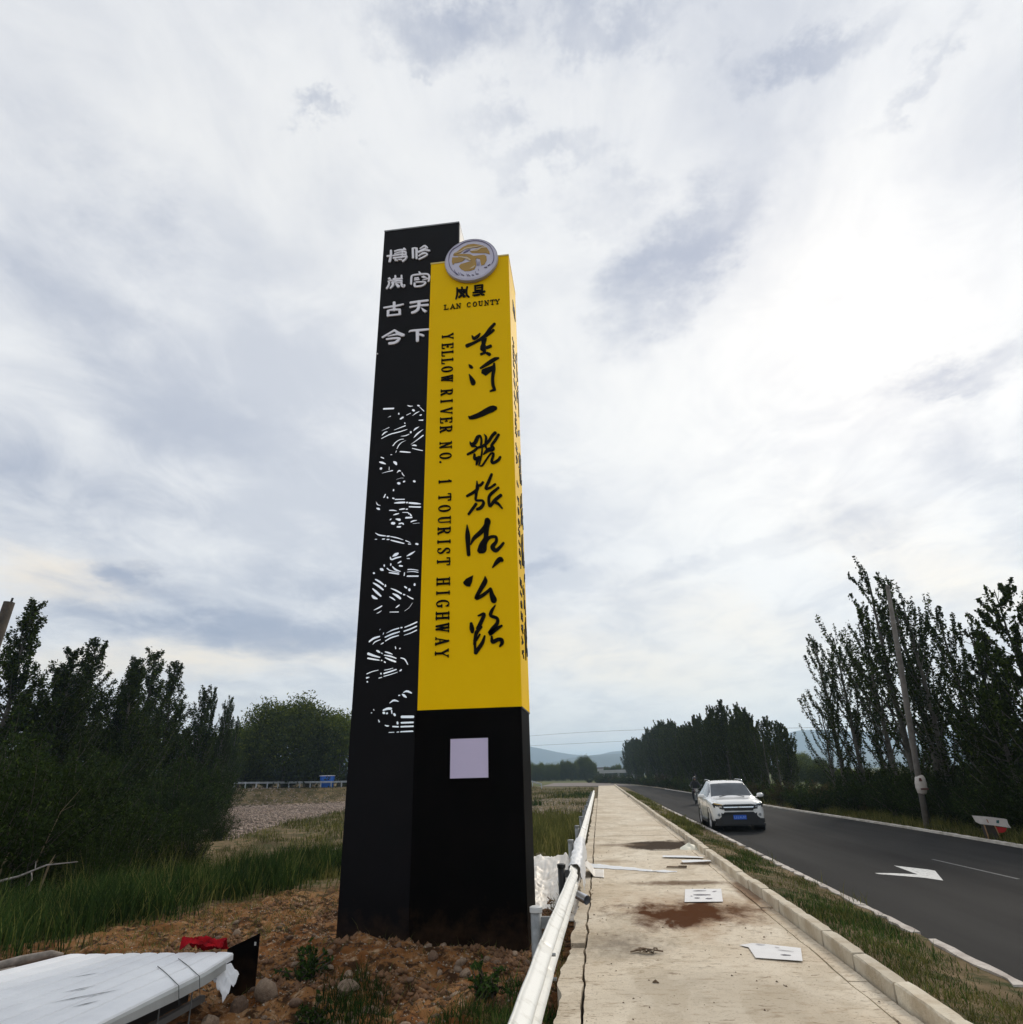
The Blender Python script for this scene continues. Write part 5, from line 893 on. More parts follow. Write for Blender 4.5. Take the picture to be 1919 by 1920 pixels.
# weathered timber beyond the boards at the left edge
mb = MB(); mb.tube([(-6.75, 7.2, .22), (-6.35, 7.45, .29), (-6.12, 7.6, .32), (-6.02, 7.66, .30)], [.04, .05, .04, .02], 8); mb.tube([(-6.8, 7.0, .18), (-6.3, 7.35, .25)], [.03, .02], 6)
o = mb.obj('timber_piece', mat('weathered_timber', (0.30, 0.26, 0.22), .9, (0.14, .12, .10), 9, bump=.5, bscale=20), None, True); tag(o, 'weathered pale log lying just behind the white boards at the left edge', 'log')
# dead branch in the ditch grass
mb = MB(); mb.tube([(-12.6, 11.7, .22), (-11.5, 12.0, .36), (-10.9, 12.3, .50), (-10.55, 12.5, .66), (-10.15, 12.8, .68)], [.024, .024, .020, .014, .006], 7)
mb.tube([(-10.75, 12.4, .57), (-10.7, 12.4, .44), (-10.75, 12.4, .33)], [.014, .010, .006], 5); mb.tube([(-10.7, 12.42, .6), (-10.72, 12.42, .74)], [.01, .004], 5)
o = mb.obj('dead_branch', mat('pale_deadwood', (0.38, 0.34, 0.32), .9, (.2, .18, .16), 12), None, True); tag(o, 'pale dead branch lying over the grass at the left edge', 'branch')

# ------------------------------------------------------------------ stones and gravel in the soil
rocks = []
for v in range(6):
    r2 = random.Random(70 + v); import bmesh
    bm = bmesh.new(); bmesh.ops.create_icosphere(bm, subdivisions=2, radius=1.0)
    for q in bm.verts:
        c = q.co; f = 1 + 0.5 * (vn(np.array([c.x * 1.1 + v * 9]), np.array([c.y * 1.1 + c.z * 1.7]), v)[0] - .5) + 0.16 * (vn(np.array([c.x * 4 + v]), np.array([c.y * 4 + c.z * 3]), v + 5)[0] - .5); q.co = c * f
        q.co.z *= 0.62
    me = bpy.data.meshes.new('stone'); bm.to_mesh(me); bm.free(); rocks.append(me)
    if v % 2: me.shade_smooth()
M_ST = [mat('stone_pale', (0.30, 0.22, 0.15), .9, (.18, .12, .08), 3, bump=.5, bscale=14, rand=.25), mat('stone_brown', (0.17, 0.105, 0.065), .9, (.09, .055, .035), 3, bump=.5, bscale=14, rand=.25)]
spec = [(-2.53, 7.10, .10, 'pointed pale stone in the soil in front of the tower, left of a rounder one', 0), (-2.24, 6.85, .11, 'round grey brown stone in front of the tower beside the pointed one', 1), (-1.27, 7.30, .10, 'rounded tan stone lying between the grass tufts near the rail', 0),
        (-1.66, 8.20, .065, 'light stone resting close to the right half of the tower foot', 0), (-1.86, 8.05, .05, 'small light stone just left of the one at the tower foot', 0), (-2.0, 8.3, .06, 'grey brown stone pressed against the soil mound at the tower foot', 1),
        (-3.43, 6.75, .10, 'broken stone under the loose corner of the white wrapping', 1), (-3.30, 7.0, .12, 'big pale stone beside the foot of the black steel plate', 0), (-3.52, 6.40, .09, 'chunky tan stone in front of the black steel plate', 0), (-3.55, 6.1, .08, 'reddish stone under the side of the white boards', 1),
        (-1.62, 18.2, .20, 'large pale boulder behind the plastic sheet heap', 0), (-5.1, 9.7, .08, 'whitish stone on the soil behind the red cloth', 0), (-4.7, 9.1, .07, 'pale flat stone above the red cloth', 0)]
for i, (x, y, r, lb, k) in enumerate(spec):
    me = rocks[i % 6].copy(); me.materials.append(M_ST[k]); o = link('stone', me); o.location = (x, y, hz(x, y) + r * .30); o.scale = (r, r * .9, r); o.rotation_euler = (.2 * i, .1, i * 1.3); tag(o, lb, 'stone')
for me in rocks: me.materials.append(M_ST[1])
rk2 = []
for me in rocks: m2 = me.copy(); m2.materials.clear(); m2.materials.append(M_ST[0]); rk2.append(m2)
r2 = random.Random(12); cnt = 0
while cnt < 110:
    x = r2.uniform(-5.6, -0.75); y = r2.uniform(6.0, 11.2)
    if (x < -3.2 and y < 6.95) or (y > 8.8 and x > -3.6 and x < -.98) or x < -3.9 and y < 7.3: continue
    if r2.random() > (1.3 if -3.6 < x < -.7 and y < 9 else .45): continue
    o = link('stone', (rocks if r2.random() < .6 else rk2)[cnt % 6]); s_ = r2.uniform(.018, .05) * (1.25 if r2.random() < .15 else 1); o.location = (x, y, hz(x, y) + s_ * .25); o.scale = (s_ * r2.uniform(.8, 1.4), s_, s_); o.rotation_euler = (r2.uniform(-.4, .4), r2.uniform(-.4, .4), r2.uniform(0, 6))
    tag(o, 'small brown stone half sunk in the dug soil around the sign', 'stone', 'small stones in the soil around the sign'); cnt += 1
rg = np.random.default_rng(4)
def chips(n, xr, yr, s0, s1, m, name, zf=0.0, keep=None):
    x = rg.uniform(*xr, n); y = rg.uniform(*yr, n)
    if keep is not None: k = keep(x, y); x = x[k]; y = y[k]
    n = len(x); s = rg.uniform(s0, s1, n); z = height(x, y) + zf
    base = np.array([(1, 0, 0), (-.5, .8, 0), (-.5, -.8, 0.1), (0.1, 0, .8), (0, .1, -.6)]); 
    V = base[None] * s[:, None, None] * rg.uniform(.6, 1.4, (n, 5, 1)); a = rg.uniform(0, 6.28, n); c, s_ = np.cos(a)[:, None], np.sin(a)[:, None]
    V = np.stack([V[..., 0] * c - V[..., 1] * s_, V[..., 0] * s_ + V[..., 1] * c, V[..., 2]], -1) + np.stack([x, y, z], 1)[:, None]
    F = np.array([(0, 1, 3), (1, 2, 3), (2, 0, 3), (1, 0, 4), (2, 1, 4), (0, 2, 4)])[None] + (np.arange(n) * 5)[:, None, None]
    o = link(name, npmesh(name, V.reshape(-1, 3), F.reshape(-1, 3), m)); tag(o, kind='stuff'); return o
offb = lambda x, y: ~((x < -3.35) & (y < 6.95))
chips(9000, (-7, -.6), (4, 12.5), .006, .022, M_ST[1], 'gravel', 0, offb)
chips(2600, (-6, -.6), (4, 12.5), .005, .018, mat('chip_pale', (.34, .28, .21), .9), 'pale_grit', .004, offb)
chips(7000, (-46, -13), (36, 84), .06, .16, mat('bed_stone', (.36, .28, .22), .9, (.2, .15, .12), 3), 'river_stones', 0, lambda x, y: bedmask(x, y) > .6)
chips(2500, (-12, -.8), (16, 60), .03, .09, mat('field_stone', (.30, .25, .19), .9), 'field_rubble')
# clods: crumbly dark lumps of dug earth
clodm = mat('clod_soil', (.115, .055, .025), .95, (.19, .10, .048), 8, bump=.7, bscale=30)
chips(9000, (-5.6, -.62), (5.0, 12.5), .012, .06, clodm, 'soil_clods', .0, lambda x, y: offb(x, y) & (fbm(x * 1.2, y * 1.2, 77, 3) > -.02))

# ------------------------------------------------------------------ foliage builders
def leaves(C, size, rng, asp=0.55, up=0.0):
    """one small bent quad per centre"""
    n = len(C); a = rng.normal(size=(n, 3)); a[:, 2] += up; a /= np.linalg.norm(a, axis=1)[:, None]; b = np.cross(a, rng.normal(size=(n, 3))); b /= np.maximum(np.linalg.norm(b, axis=1), 1e-6)[:, None]
    s = (size * rng.uniform(.6, 1.35, n))[:, None]
    V = np.stack([C - a * s * .5, C + b * s * asp * .5, C + a * s * .5, C - b * s * asp * .5], 1).reshape(-1, 3)
    return V, np.arange(4 * n).reshape(n, 4)
def tubes(paths, rads, n=5):
    V = []; F = []; k = 0; ang = np.arange(n) * 2 * PI / n
    for P, r in zip(paths, rads):
        P = np.asarray(P, float); D = np.gradient(P, axis=0); D /= np.maximum(np.linalg.norm(D, axis=1), 1e-6)[:, None]
        A = np.cross(D, (0.3, 0.9, 0.1)); A /= np.linalg.norm(A, axis=1)[:, None]; B = np.cross(D, A); r = np.asarray(r)[:, None, None]
        ring = P[:, None] + (A[:, None] * np.cos(ang)[None, :, None] + B[:, None] * np.sin(ang)[None, :, None]) * r
        V.append(ring.reshape(-1, 3)); m = len(P)
        i, j = np.meshgrid(np.arange(m - 1), np.arange(n), indexing='ij'); i = i.ravel(); j = j.ravel()
        F.append(np.stack([i * n + j, i * n + (j + 1) % n, (i + 1) * n + (j + 1) % n, (i + 1) * n + j], 1) + k); k += m * n
    return np.concatenate(V), np.concatenate(F)
def poplar(seed, pw=.62, H=9.0, nb=62, spread=0.13, nl=9000, ls=0.13, lo=0.10, open_=1.0, droop=0.0, rbase=0.11, m=None, clump=0.16, asp=0.6, fluff=.085, blen=1.0):
    rng = np.random.default_rng(seed); t = np.linspace(0, 1, 12); sway = np.cumsum(rng.normal(0, .035, (12, 2)), 0) * H / 12
    tr = np.stack([sway[:, 0], sway[:, 1], t * H], 1); paths = [tr]; rads = [rbase * (1 - t) ** .8 + .012]
    C = []; lob = rng.uniform(.6, 1.35, 9)
    for i in range(nb):
        h = lo + (0.96 - lo) * ((i + rng.random()) / nb) ** 1.05; az = rng.uniform(0, 2 * PI); k = h * 11; p0 = tr[int(k)] + (tr[min(int(k) + 1, 11)] - tr[int(k)]) * (k - int(k))
        prof = (min(1, (h - lo) / .18 + .35)) * (1 - h) ** pw * 1.25
        Lb = blen * H * (0.10 * (1 if pw < .7 else .62) + 0.30 * prof) * rng.uniform(.65, 1.25); an = math.radians(rng.uniform(14, 34)) * (spread / .13) 
        lb = lob[int(az / (2 * PI) * 8.99)]; s = np.linspace(0, 1, 6)[:, None]
        d0 = np.array([math.cos(az) * math.sin(an), math.sin(az) * math.sin(an), math.cos(an)]); d1 = np.array([math.cos(az) * math.sin(an) * .35, math.sin(az) * math.sin(an) * .35, 1.0 - droop])
        P = p0 + Lb * lb ** .5 * (d0 * s + (d1 - d0) * s * s * .5); P = P + rng.normal(0, .02, P.shape) * s
        paths.append(P); rads.append((.035 * (1 - h) + .010) * (1 - s[:, 0] * .85))
        nn = int(nl / nb * (0.4 + 1.2 * prof) * open_ * rng.uniform(.5, 1.4))
        q = rng.uniform(.12, 1.03, nn) ** .8; kk = np.clip(q * 5, 0, 4.999); i0 = kk.astype(int); Q = P[i0] + (P[i0 + 1] - P[i0]) * (kk - i0)[:, None]
        # leaves gather in tufts along the twig
        nt_ = max(3, int(Lb * 4)); tc_ = rng.normal(0, 1, (nt_, 3)) * np.array([1, 1, .7]) * clump * H / 9; tu = np.minimum((q * nt_).astype(int), nt_ - 1)
        C.append(Q + tc_[tu] * (1.15 - q)[:, None] + rng.normal(0, fluff * (.45 + .65 * (1 - h)), (nn, 3)) * H / 9)
    C = np.concatenate(C); V, F = leaves(C, ls, rng, asp, .4)
    tint = np.clip(rng.normal(.42, .22, len(F)), 0, 1)
    TV, TF = tubes(paths, rads)
    return npmesh('foliage', V, F, m or M_POP, tint), npmesh('trunk', TV, TF, M_BARKP, smooth=True)
def round_tree(seed, H=11, R=5, nl=16000, ls=.28, m=None, trunk=.25, base=.18, nclump=150, squash=1.0, drip=0.0, asp=.5):
    rng = np.random.default_rng(seed); n = nclump; u = rng.normal(size=(n, 3)); u /= np.linalg.norm(u, axis=1)[:, None]
    u[:, 2] = np.where(u[:, 2] < -.5, -u[:, 2], u[:, 2]); lobe = 1 + .34 * np.sin(u[:, 0] * 4 + seed) * np.cos(u[:, 1] * 3.3 + seed * 2) + rng.normal(0, .09, n)
    rad = rng.uniform(.55, 1, n) ** .45; cz = H * (base + (1 - base) * .5); hz_ = H * (1 - base) * .5
    cc = u * rad[:, None] * lobe[:, None] * np.array([R, R, hz_ * squash]); cc[:, 2] += cz
    cl = rng.integers(0, n, nl); off = np.clip(rng.normal(size=(nl, 3)), -1.7, 1.7) * np.array([.13 * R, .13 * R, .10 * R + drip * .2 * R]); 
    if drip: off[:, 2] -= drip * np.abs(rng.normal(0, .22 * R, nl))
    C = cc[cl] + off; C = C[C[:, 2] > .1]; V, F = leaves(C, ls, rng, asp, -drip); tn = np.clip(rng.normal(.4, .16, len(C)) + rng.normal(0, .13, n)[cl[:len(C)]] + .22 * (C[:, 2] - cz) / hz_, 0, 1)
    paths = [np.stack([np.linspace(0, .2, 6), np.linspace(0, -.1, 6), np.linspace(-.2, cz, 6)], 1)]; rads = [trunk * np.linspace(1, .45, 6)]
    for i in range(0, n, max(1, n // 26)):
        s = np.linspace(0, 1, 5)[:, None]; p0 = np.array([.1, 0, H * rng.uniform(.12, .45)]); P = p0 + (cc[i] - p0) * s + np.array([0, 0, 1]) * (s * (1 - s)) * R * .3; paths.append(P); rads.append(trunk * .35 * (1 - s[:, 0] * .85))
    TV, TF = tubes(paths, rads)
    return npmesh('foliage', V, F, m or M_WIL, tn), npmesh('trunk', TV, TF, M_BARK, smooth=True)
def bush(seed, H=3.5, R=2.2, nl=14000, ls=.12, m=None, asp=.28, stems=70, spiky=.5):
    """many stems fanning from the ground, narrow leaves along them"""
    rng = np.random.default_rng(seed); C = []; paths = []; rads = []
    for i in range(stems):
        az = rng.uniform(0, 2 * PI); f = rng.random() ** .6; an = f * 1.05; Ls = H * rng.uniform(.72, 1.05) * (1 - .25 * f); b = rng.normal(0, .22 * R, 2) * .6
        s = np.linspace(0, 1, 6)[:, None]; d = np.array([math.cos(az) * math.sin(an) * R / H * 1.3, math.sin(az) * math.sin(an) * R / H * 1.3, math.cos(an * .75)])
        P = np.array([b[0], b[1], 0]) + d * s * Ls + np.array([0, 0, -.14 * H * f]) * s * s + rng.normal(0, .03, (6, 3)) * s; paths.append(P); rads.append(.018 * (1 - s[:, 0] * .8))
        nn = int(nl / stems * rng.uniform(.6, 1.4)); q = rng.uniform(.08, 1.04, nn) ** .75; kk = np.clip(q * 5, 0, 4.999); i0 = kk.astype(int); Q = P[i0] + (P[i0 + 1] - P[i0]) * (kk - i0)[:, None]
        C.append(Q + rng.normal(0, 1, (nn, 3)) * (.105 * H * (1.15 - q * .9))[:, None] * .8)
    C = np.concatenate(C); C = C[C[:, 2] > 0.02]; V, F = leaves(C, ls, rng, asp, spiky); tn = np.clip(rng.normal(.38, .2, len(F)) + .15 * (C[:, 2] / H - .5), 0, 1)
    TV, TF = tubes(paths, rads, 4)
    return npmesh('foliage', V, F, m or M_BSH, tn), npmesh('stem', TV, TF, M_BARK)
def plant(name, cat, meshes, label, loc, sc=1.0, rz=0.0, group=None, tilt=(0, 0), tn='trunk', cn='crown'):
    r = thing(name, label, cat, loc, rz, group); r.rotation_euler = (tilt[0], tilt[1], rz); r.scale = sc if isinstance(sc, tuple) else (sc,) * 3
    c = link(cn, meshes[0], r); t = link(tn, meshes[1], r); return r

PO = [poplar(1, 1.05, nb=86, spread=.17, nl=17000, lo=.03, clump=.09, ls=.10), poplar(2, 1.0, nb=80, spread=.18, nl=16000, lo=.03, clump=.09, ls=.10), poplar(3, 1.1, nb=90, spread=.15, nl=17000, lo=.03, clump=.08, ls=.10)]                                  # feathery, fairly open
PS = [poplar(5, 1.5, nb=135, spread=.25, nl=30000, lo=.04, clump=.08, fluff=.085, ls=.10), poplar(6, 1.4, nb=130, spread=.27, nl=29000, lo=.04, clump=.08, fluff=.085, ls=.10)]                 # cone-shaped, spiky tops
PD = [poplar(11, .85, m=M_BLT, nl=16000, nb=70, spread=.15, ls=.13, clump=.09, fluff=.075, lo=.02, blen=1.1), poplar(12, .8, m=M_BLT, nl=16000, nb=64, spread=.14, ls=.13, clump=.08, fluff=.07, lo=.02, blen=1.15)]   # dense
PT = [poplar(21, .9, nb=34, nl=5600, spread=.15, ls=.10, clump=.05, fluff=.06, lo=.10, blen=1.15), poplar(22, .9, nb=30, nl=5200, spread=.17, ls=.10, clump=.05, fluff=.06, lo=.10, blen=1.2), poplar(23, .8, nb=38, nl=6400, spread=.13, ls=.10, clump=.05, fluff=.055, lo=.08, blen=1.1)]
PB = [poplar(31, .7, nb=50, nl=10500, spread=.30, ls=.12, clump=.20, lo=.05, H=8.0), poplar(32, .7, nb=54, nl=11500, spread=.27, ls=.12, clump=.18, lo=.05, H=8.0)]           # broad dense crowns
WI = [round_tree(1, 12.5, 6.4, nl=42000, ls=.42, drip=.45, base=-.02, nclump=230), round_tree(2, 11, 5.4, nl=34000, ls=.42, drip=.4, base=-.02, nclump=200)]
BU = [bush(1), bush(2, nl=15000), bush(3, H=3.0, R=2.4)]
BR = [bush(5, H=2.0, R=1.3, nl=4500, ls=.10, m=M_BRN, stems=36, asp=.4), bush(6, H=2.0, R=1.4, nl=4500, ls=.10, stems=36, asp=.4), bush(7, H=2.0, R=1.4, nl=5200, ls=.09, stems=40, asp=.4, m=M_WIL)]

# left row, near to far: (x, y, height, kind, label)
rowL = [(-29.4, 30.0, 12.3, 's0', 'tallest dark feathery tree at the left edge of the picture'), (-27.6, 31.6, 9.9, 's1', 'shorter dark tree just right of the tallest one at the left edge'),
        (-30.7, 36.9, 12.0, 's1', 'twin-topped dark tree, third crown from the left'), (-33.2, 37.5, 10.4, 'd0', 'dark broad tree filling the gap behind the third crown from the left'), (-29.4, 38.8, 11.0, 's0', 'dark tree right beside the twin-topped one on the left'),
        (-32.6, 42.8, 11.9, 's0', 'bushy-topped poplar, left one of the pair with tips bent right'), (-33.1, 45.4, 12.8, 'o2', 'poplar with the tip bent right, right one of the pair in the left row'), (-32.7, 47.9, 12.3, 's1', 'loose leafy tree with light showing through near the middle of the left row'),
        (-31.2, 49.8, 10.4, 'o0', 'thin tree with ragged top just before the dip in the left row'), (-34.5, 56.3, 11.2, 'o2', 'slim poplar left of the narrow columns in the left row'), (-33.6, 57.0, 10.0, 'o1', 'narrow column poplar right of the slim one'),
        (-37.8, 65.0, 11.4, 'o2', 'narrow column poplar standing alone left of the round willow'), (-36.2, 64.0, 9.2, 'o0', 'small thin poplar tucked against the lone column poplar')]
kinds = {'s0': PS[0], 's1': PS[1], 'o0': PO[0], 'o1': PO[1], 'o2': PO[2], 'd0': PD[0], 'd1': PD[1], 't0': PT[0], 't1': PT[1], 't2': PT[2], 'b0': PB[0], 'b1': PB[1]}
for i, (x, y, H, k, lb) in enumerate(rowL):
    z = hz(x, y) - .1; s = H / (9.3 if k[0] != 'b' else 8.2); w = {'s': 1.15, 'o': 1.25, 'd': 1.25}.get(k[0], 1.05)
    if i >= 9: w = .72
    plant('poplar_tree', 'tree', kinds[k], lb, (x, y, z), (s * w, s * w, s), i * 1.3)
back = [(-40, 33), (-37, 36), (-41, 40), (-38, 44), (-43, 47), (-39, 51), (-44, 55), (-41, 60), (-36, 29), (-45, 37), (-40, 66), (-29, 33.5), (-31.5, 41), (-36, 47.5), (-35.5, 53.5), (-38, 58.5)]
for i, (x, y) in enumerate(back):
    s = (6.6 + 1.5 * vn(np.array([i * 3.1]), np.array([0.0]), 2)[0]) / 9.3; plant('poplar_tree', 'tree', PD[i % 2], 'dark leafy tree packed into the wood behind the left row of tall trees', (x, y, hz(x, y) - .1), (s * 1.5, s * 1.5, s), i * 2.1, 'trees filling the left wood')
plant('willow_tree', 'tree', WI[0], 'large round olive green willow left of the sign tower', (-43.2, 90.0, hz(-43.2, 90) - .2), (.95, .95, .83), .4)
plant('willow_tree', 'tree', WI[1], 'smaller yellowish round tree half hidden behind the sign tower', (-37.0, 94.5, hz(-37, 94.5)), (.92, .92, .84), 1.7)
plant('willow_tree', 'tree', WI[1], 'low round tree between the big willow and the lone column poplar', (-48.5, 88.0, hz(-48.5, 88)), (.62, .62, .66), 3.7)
bl = [(-14.3, 16.3, 1.10, 0, 'big dark green bush in the foreground at the left, rising highest'), (-12.9, 13.6, .98, 1, 'dark bush cut by the left edge of the picture'), (-13.3, 18.3, .80, 2, 'right shoulder bush sloping down beside the big dark bush'), (-12.4, 19.9, .55, 0, 'small rounded bush at the right foot of the big dark bush'),
      (-17.0, 20.0, 1.25, 1, 'dark bush looming behind the big foreground bush'), (-16.0, 23.5, 1.0, 2, 'dark bush deeper in the hollow behind the foreground bushes'), (-11.4, 15.0, .50, 2, 'low leafy clump in front of the big dark bush'),
      (-24.4, 37.6, 1.55, 1, 'cone-shaped black green bush at the end of the left wood'), (-20.3, 35.2, .62, 0, 'rounded bush overhanging the edge of the gravel river bed'), (-21.8, 34.6, .72, 2, 'bush just left of the one overhanging the river bed'), (-23.0, 36.2, .95, 0, 'bush between the cone-shaped bush and the river bed'),
      (-20.6, 27.5, .7, 1, 'low bush on the slope of the hollow below the left wood'), (-24.5, 30.5, 1.5, 2, 'tall bush at the foot of the left wood'), (-27.5, 33.5, 1.6, 0, 'bush massed under the middle trees of the left wood'), (-26.0, 26.5, 1.7, 1, 'bush massed under the leftmost trees of the left wood'), (-29.0, 41.0, 1.7, 2, 'bush under the loose leafy trees of the left wood'), (-21.5, 22.5, 1.2, 0, 'bush behind the hollow at the far left'),
      (-30.0, 47.5, 1.5, 1, 'bush under the right end of the left wood'), (-31.0, 52.5, 1.3, 0, 'bush under the narrow column poplars')]
bl += [(x_, y_, s_, i_ % 3, 'dark bush filling the shade at the foot of the round willows') for i_, (x_, y_, s_) in enumerate([(-48.5, 90.5, 1.2), (-46, 91.5, 1.1), (-43.5, 92.6, 1.2), (-41, 93.6, 1.1), (-38.8, 95.0, 1.2), (-36.4, 96, 1.1), (-51, 89.2, 1.2), (-53.5, 88, 1.2), (-34, 97, 1.2), (-44.6, 94, 1.3)])]
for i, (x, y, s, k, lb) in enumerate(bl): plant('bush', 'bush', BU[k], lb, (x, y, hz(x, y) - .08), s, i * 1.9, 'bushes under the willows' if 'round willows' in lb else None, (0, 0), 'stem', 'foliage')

# right-hand trees beyond the road
rowR = [(12.4, 38.8, 5.6, 't1', 'short thin poplar at the left end of the right-hand trees'), (12.5, 37.4, 9.2, 't0', 'open poplar, leftmost tall crown beyond the road on the right'), (12.4, 34.2, 8.5, 't2', 'open poplar second from the left beyond the road on the right'),
        (12.9, 32.0, 9.6, 't0', 'open poplar third from the left beyond the road on the right'), (12.6, 29.8, 10.7, 't1', 'tallest slender poplar beyond the road, its twin tips above all others'), (13.2, 29.0, 10.2, 't0', 'slender poplar beside the tallest one, just left of the pale pole'),
        (12.7, 26.9, 8.6, 't2', 'poplar directly behind the pale roadside pole'), (13.0, 25.4, 7.7, 't2', 'poplar just right of the pale roadside pole'), (13.3, 24.0, 5.3, 'b0', 'lower spreading tree in the dip right of the pole'), (12.4, 22.4, 6.4, 'b0', 'broad dark tree with knobbly top near the right edge'),
        (12.7, 21.1, 7.3, 'b1', 'tallest of the broad dark trees near the right edge'), (12.9, 19.7, 6.5, 'b1', 'broad dark tree cut by the right edge of the picture'), (13.6, 35.0, 7.4, 't0', 'thin poplar behind the open ones beyond the road'), (14.2, 25.6, 5.0, 'b1', 'dense dark tree behind the dip right of the pole')]
for i, (x, y, H, k, lb) in enumerate(rowR):
    s = H / (9.3 if k[0] != 'b' else 8.2); w = {'t': 1.15, 'o': 1.0, 'b': .92}[k[0]]
    plant('poplar_tree' if k[0] != 'b' else 'broad_tree', 'tree', kinds[k], lb, (x, y, hz(x, y) - .08), (s * w, s * w, s), i * 1.7 + .4)
bk = [(15.0, 21.0), (15.4, 24.0), (15.2, 27.4), (15.6, 30.5), (15.2, 34.0), (17.6, 22.5), (17.8, 26.0), (18.0, 30.0), (17.6, 34.0), (20.5, 24.5), (20.5, 29.5), (15.6, 18.6), (23.5, 27.5), (14.4, 22.5), (14.6, 29.0)]
for i, (x, y) in enumerate(bk):
    s = (4.0 + 1.0 * vn(np.array([i * 2.7]), np.array([5.0]), 9)[0]) / 8.2; plant('broad_tree', 'tree', PB[i % 2], 'dark tree massed in the shade behind the front trees right of the road', (x, y, -.25), (s * 1.15, s * 1.15, s), i * 2.3, 'trees massed right of the road')
r2 = random.Random(31)
for i in range(44):                                           # undergrowth below them
    y = 17.6 + i * .52 + r2.uniform(-.3, .3); x = 12.6 + r2.uniform(-.35, 1.6) + (0 if y > 20 else .5); s = r2.uniform(.55, 1.0)
    plant('undergrowth_bush', 'bush', BU[i % 3], 'dark bush in the undergrowth below the trees right of the road', (x, y, hz(x, y) - .08), (s * .9, s * .9, s * .8), i * 1.1, 'undergrowth right of the road', (0, 0), 'stem', 'foliage')

# belt of poplars beyond the car
tops = [(49.1, 3.6), (51.2, 4.9), (53.7, 6.0), (60, 7.2), (65.8, 8.0), (75.4, 8.1), (87.8, 8.8), (102.5, 8.9), (130.7, 11.2), (177.1, 11.4), (271, 12.6)]
ty = np.array([a for a, b in tops]); tz = np.array([b for a, b in tops]); y = 51.0; i = 0
while y < 250:
    H = float(np.interp(y, ty, tz)) * r2.uniform(.86, 1.07); x = 12.3 + r2.uniform(-.4, .6) + (0 if y < 140 else (y - 140) * -.02); k = PD[i % 2] if i > 1 else PT[i % 2]; s = H / 9.3
    plant('poplar_tree', 'tree', k, 'slender tree at the near right end of the poplar belt behind the car' if i == 0 else 'tall dark poplar in the dense belt along the road behind the white car', (x, y, 0), (s * 1.1, s * 1.1, s), i * 1.37, 'poplars in the belt behind the car' if i else None)
    y += 1.7 + (y - 49) * .026; i += 1
y = 57.0; i = 0
while y < 200:
    H = float(np.interp(y, ty, tz)) * r2.uniform(.72, .9); s = H / 9.3; x = 15.2 + r2.uniform(-.7, .7)
    plant('poplar_tree', 'tree', PD[i % 2], 'tall dark poplar in the dense belt along the road behind the white car', (x, y, 0), (s * 1.35, s * 1.35, s), i * 2.2, 'poplars in the belt behind the car'); y += 3.2 + (y - 49) * .05; i += 1
y = 34.0; i = 0
while y < 180:                                                # shrubs on the verge
    xr = float(np.interp(y, RR[:, 1], RR[:, 0])); s = r2.uniform(.55, 1.05) * (1 + (y - 34) * .004); x = xr + 1.2 + r2.uniform(-.3, 1.6)
    k = BR[(0, 1, 2, 1, 1)[i % 5]]
    plant('verge_shrub', 'shrub', k, ('rusty brown', 'dark green', 'yellow green', 'dark green', 'dark green')[i % 5] + ' shrub on the verge between the road and the poplar belt', (x, y, hz(x, y) - .03), (s * 1.1, s * 1.1, s * .8), i * 1.7, 'verge shrubs', (0, 0), 'stem', 'foliage'); y += .9 + (y - 34) * .018; i += 1

# far trees and hedge at the end of the road
for i, (x, y, s) in enumerate([(-19, 245, .42), (-15.5, 246, .46), (-12, 247, .50), (-8.5, 248, .52), (-5.5, 249, .60), (-3.2, 250, .56), (-22.5, 244, .42), (-27, 243, .5), (-20.8, 246, .46), (-17.2, 245.5, .5), (-13.8, 248, .44), (-10.2, 246.5, .54), (-7.0, 250, .5), (-4.2, 248.5, .62), (-25, 245, .48), (-24, 243, .4)]):
    plant('hedge_bush', 'bush', WI[i % 2], 'dark rounded bush in the far hedge where the road bends left', (x, y, -.3), (s * .62, s * .62, s), i * 1.9, 'far hedge bushes')
for i, (x, y, s) in enumerate([(-8.5, 300, .42), (-5.5, 302, .46), (-2.6, 301, .44), (3.2, 303, .36), (6.0, 304, .45), (8.4, 303, .42), (0.4, 330, .30), (12, 310, .4), (17, 312, .4)]):
    plant('far_tree', 'tree', WI[(i + 1) % 2], 'small hazy tree on the plain below the hills', (x, y, -.3), (s * .55, s * .55, s), i * 1.3, 'small trees on the plain')
for i, (x, y, s) in enumerate([(27, 88, .28), (33, 96, .24), (36, 130, .5), (45, 150, .5), (25, 75, .22), (52, 190, .5), (30, 110, .35), (60, 210, .5)]):
    plant('field_tree', 'tree', WI[i % 2], 'low dark bush on the green field seen through the gap in the trees', (x, y, -.3), (s * .8, s * .8, s * .7), i * 1.3, 'bushes on the green field')
for i in range(26):
    x = 17 + (i % 13) * 1.6 + r2.uniform(-.5, .5); y = 46 + (i // 13) * 9 + r2.uniform(-2, 2); s = r2.uniform(.6, 1.0)
    plant('verge_shrub', 'shrub', BR[1 + i % 2], 'low green shrub at the near edge of the field beyond the road', (x, y, -.25), (s * 1.2, s * 1.2, s * .5), i, 'shrubs at the field edge', (0, 0), 'stem', 'foliage')

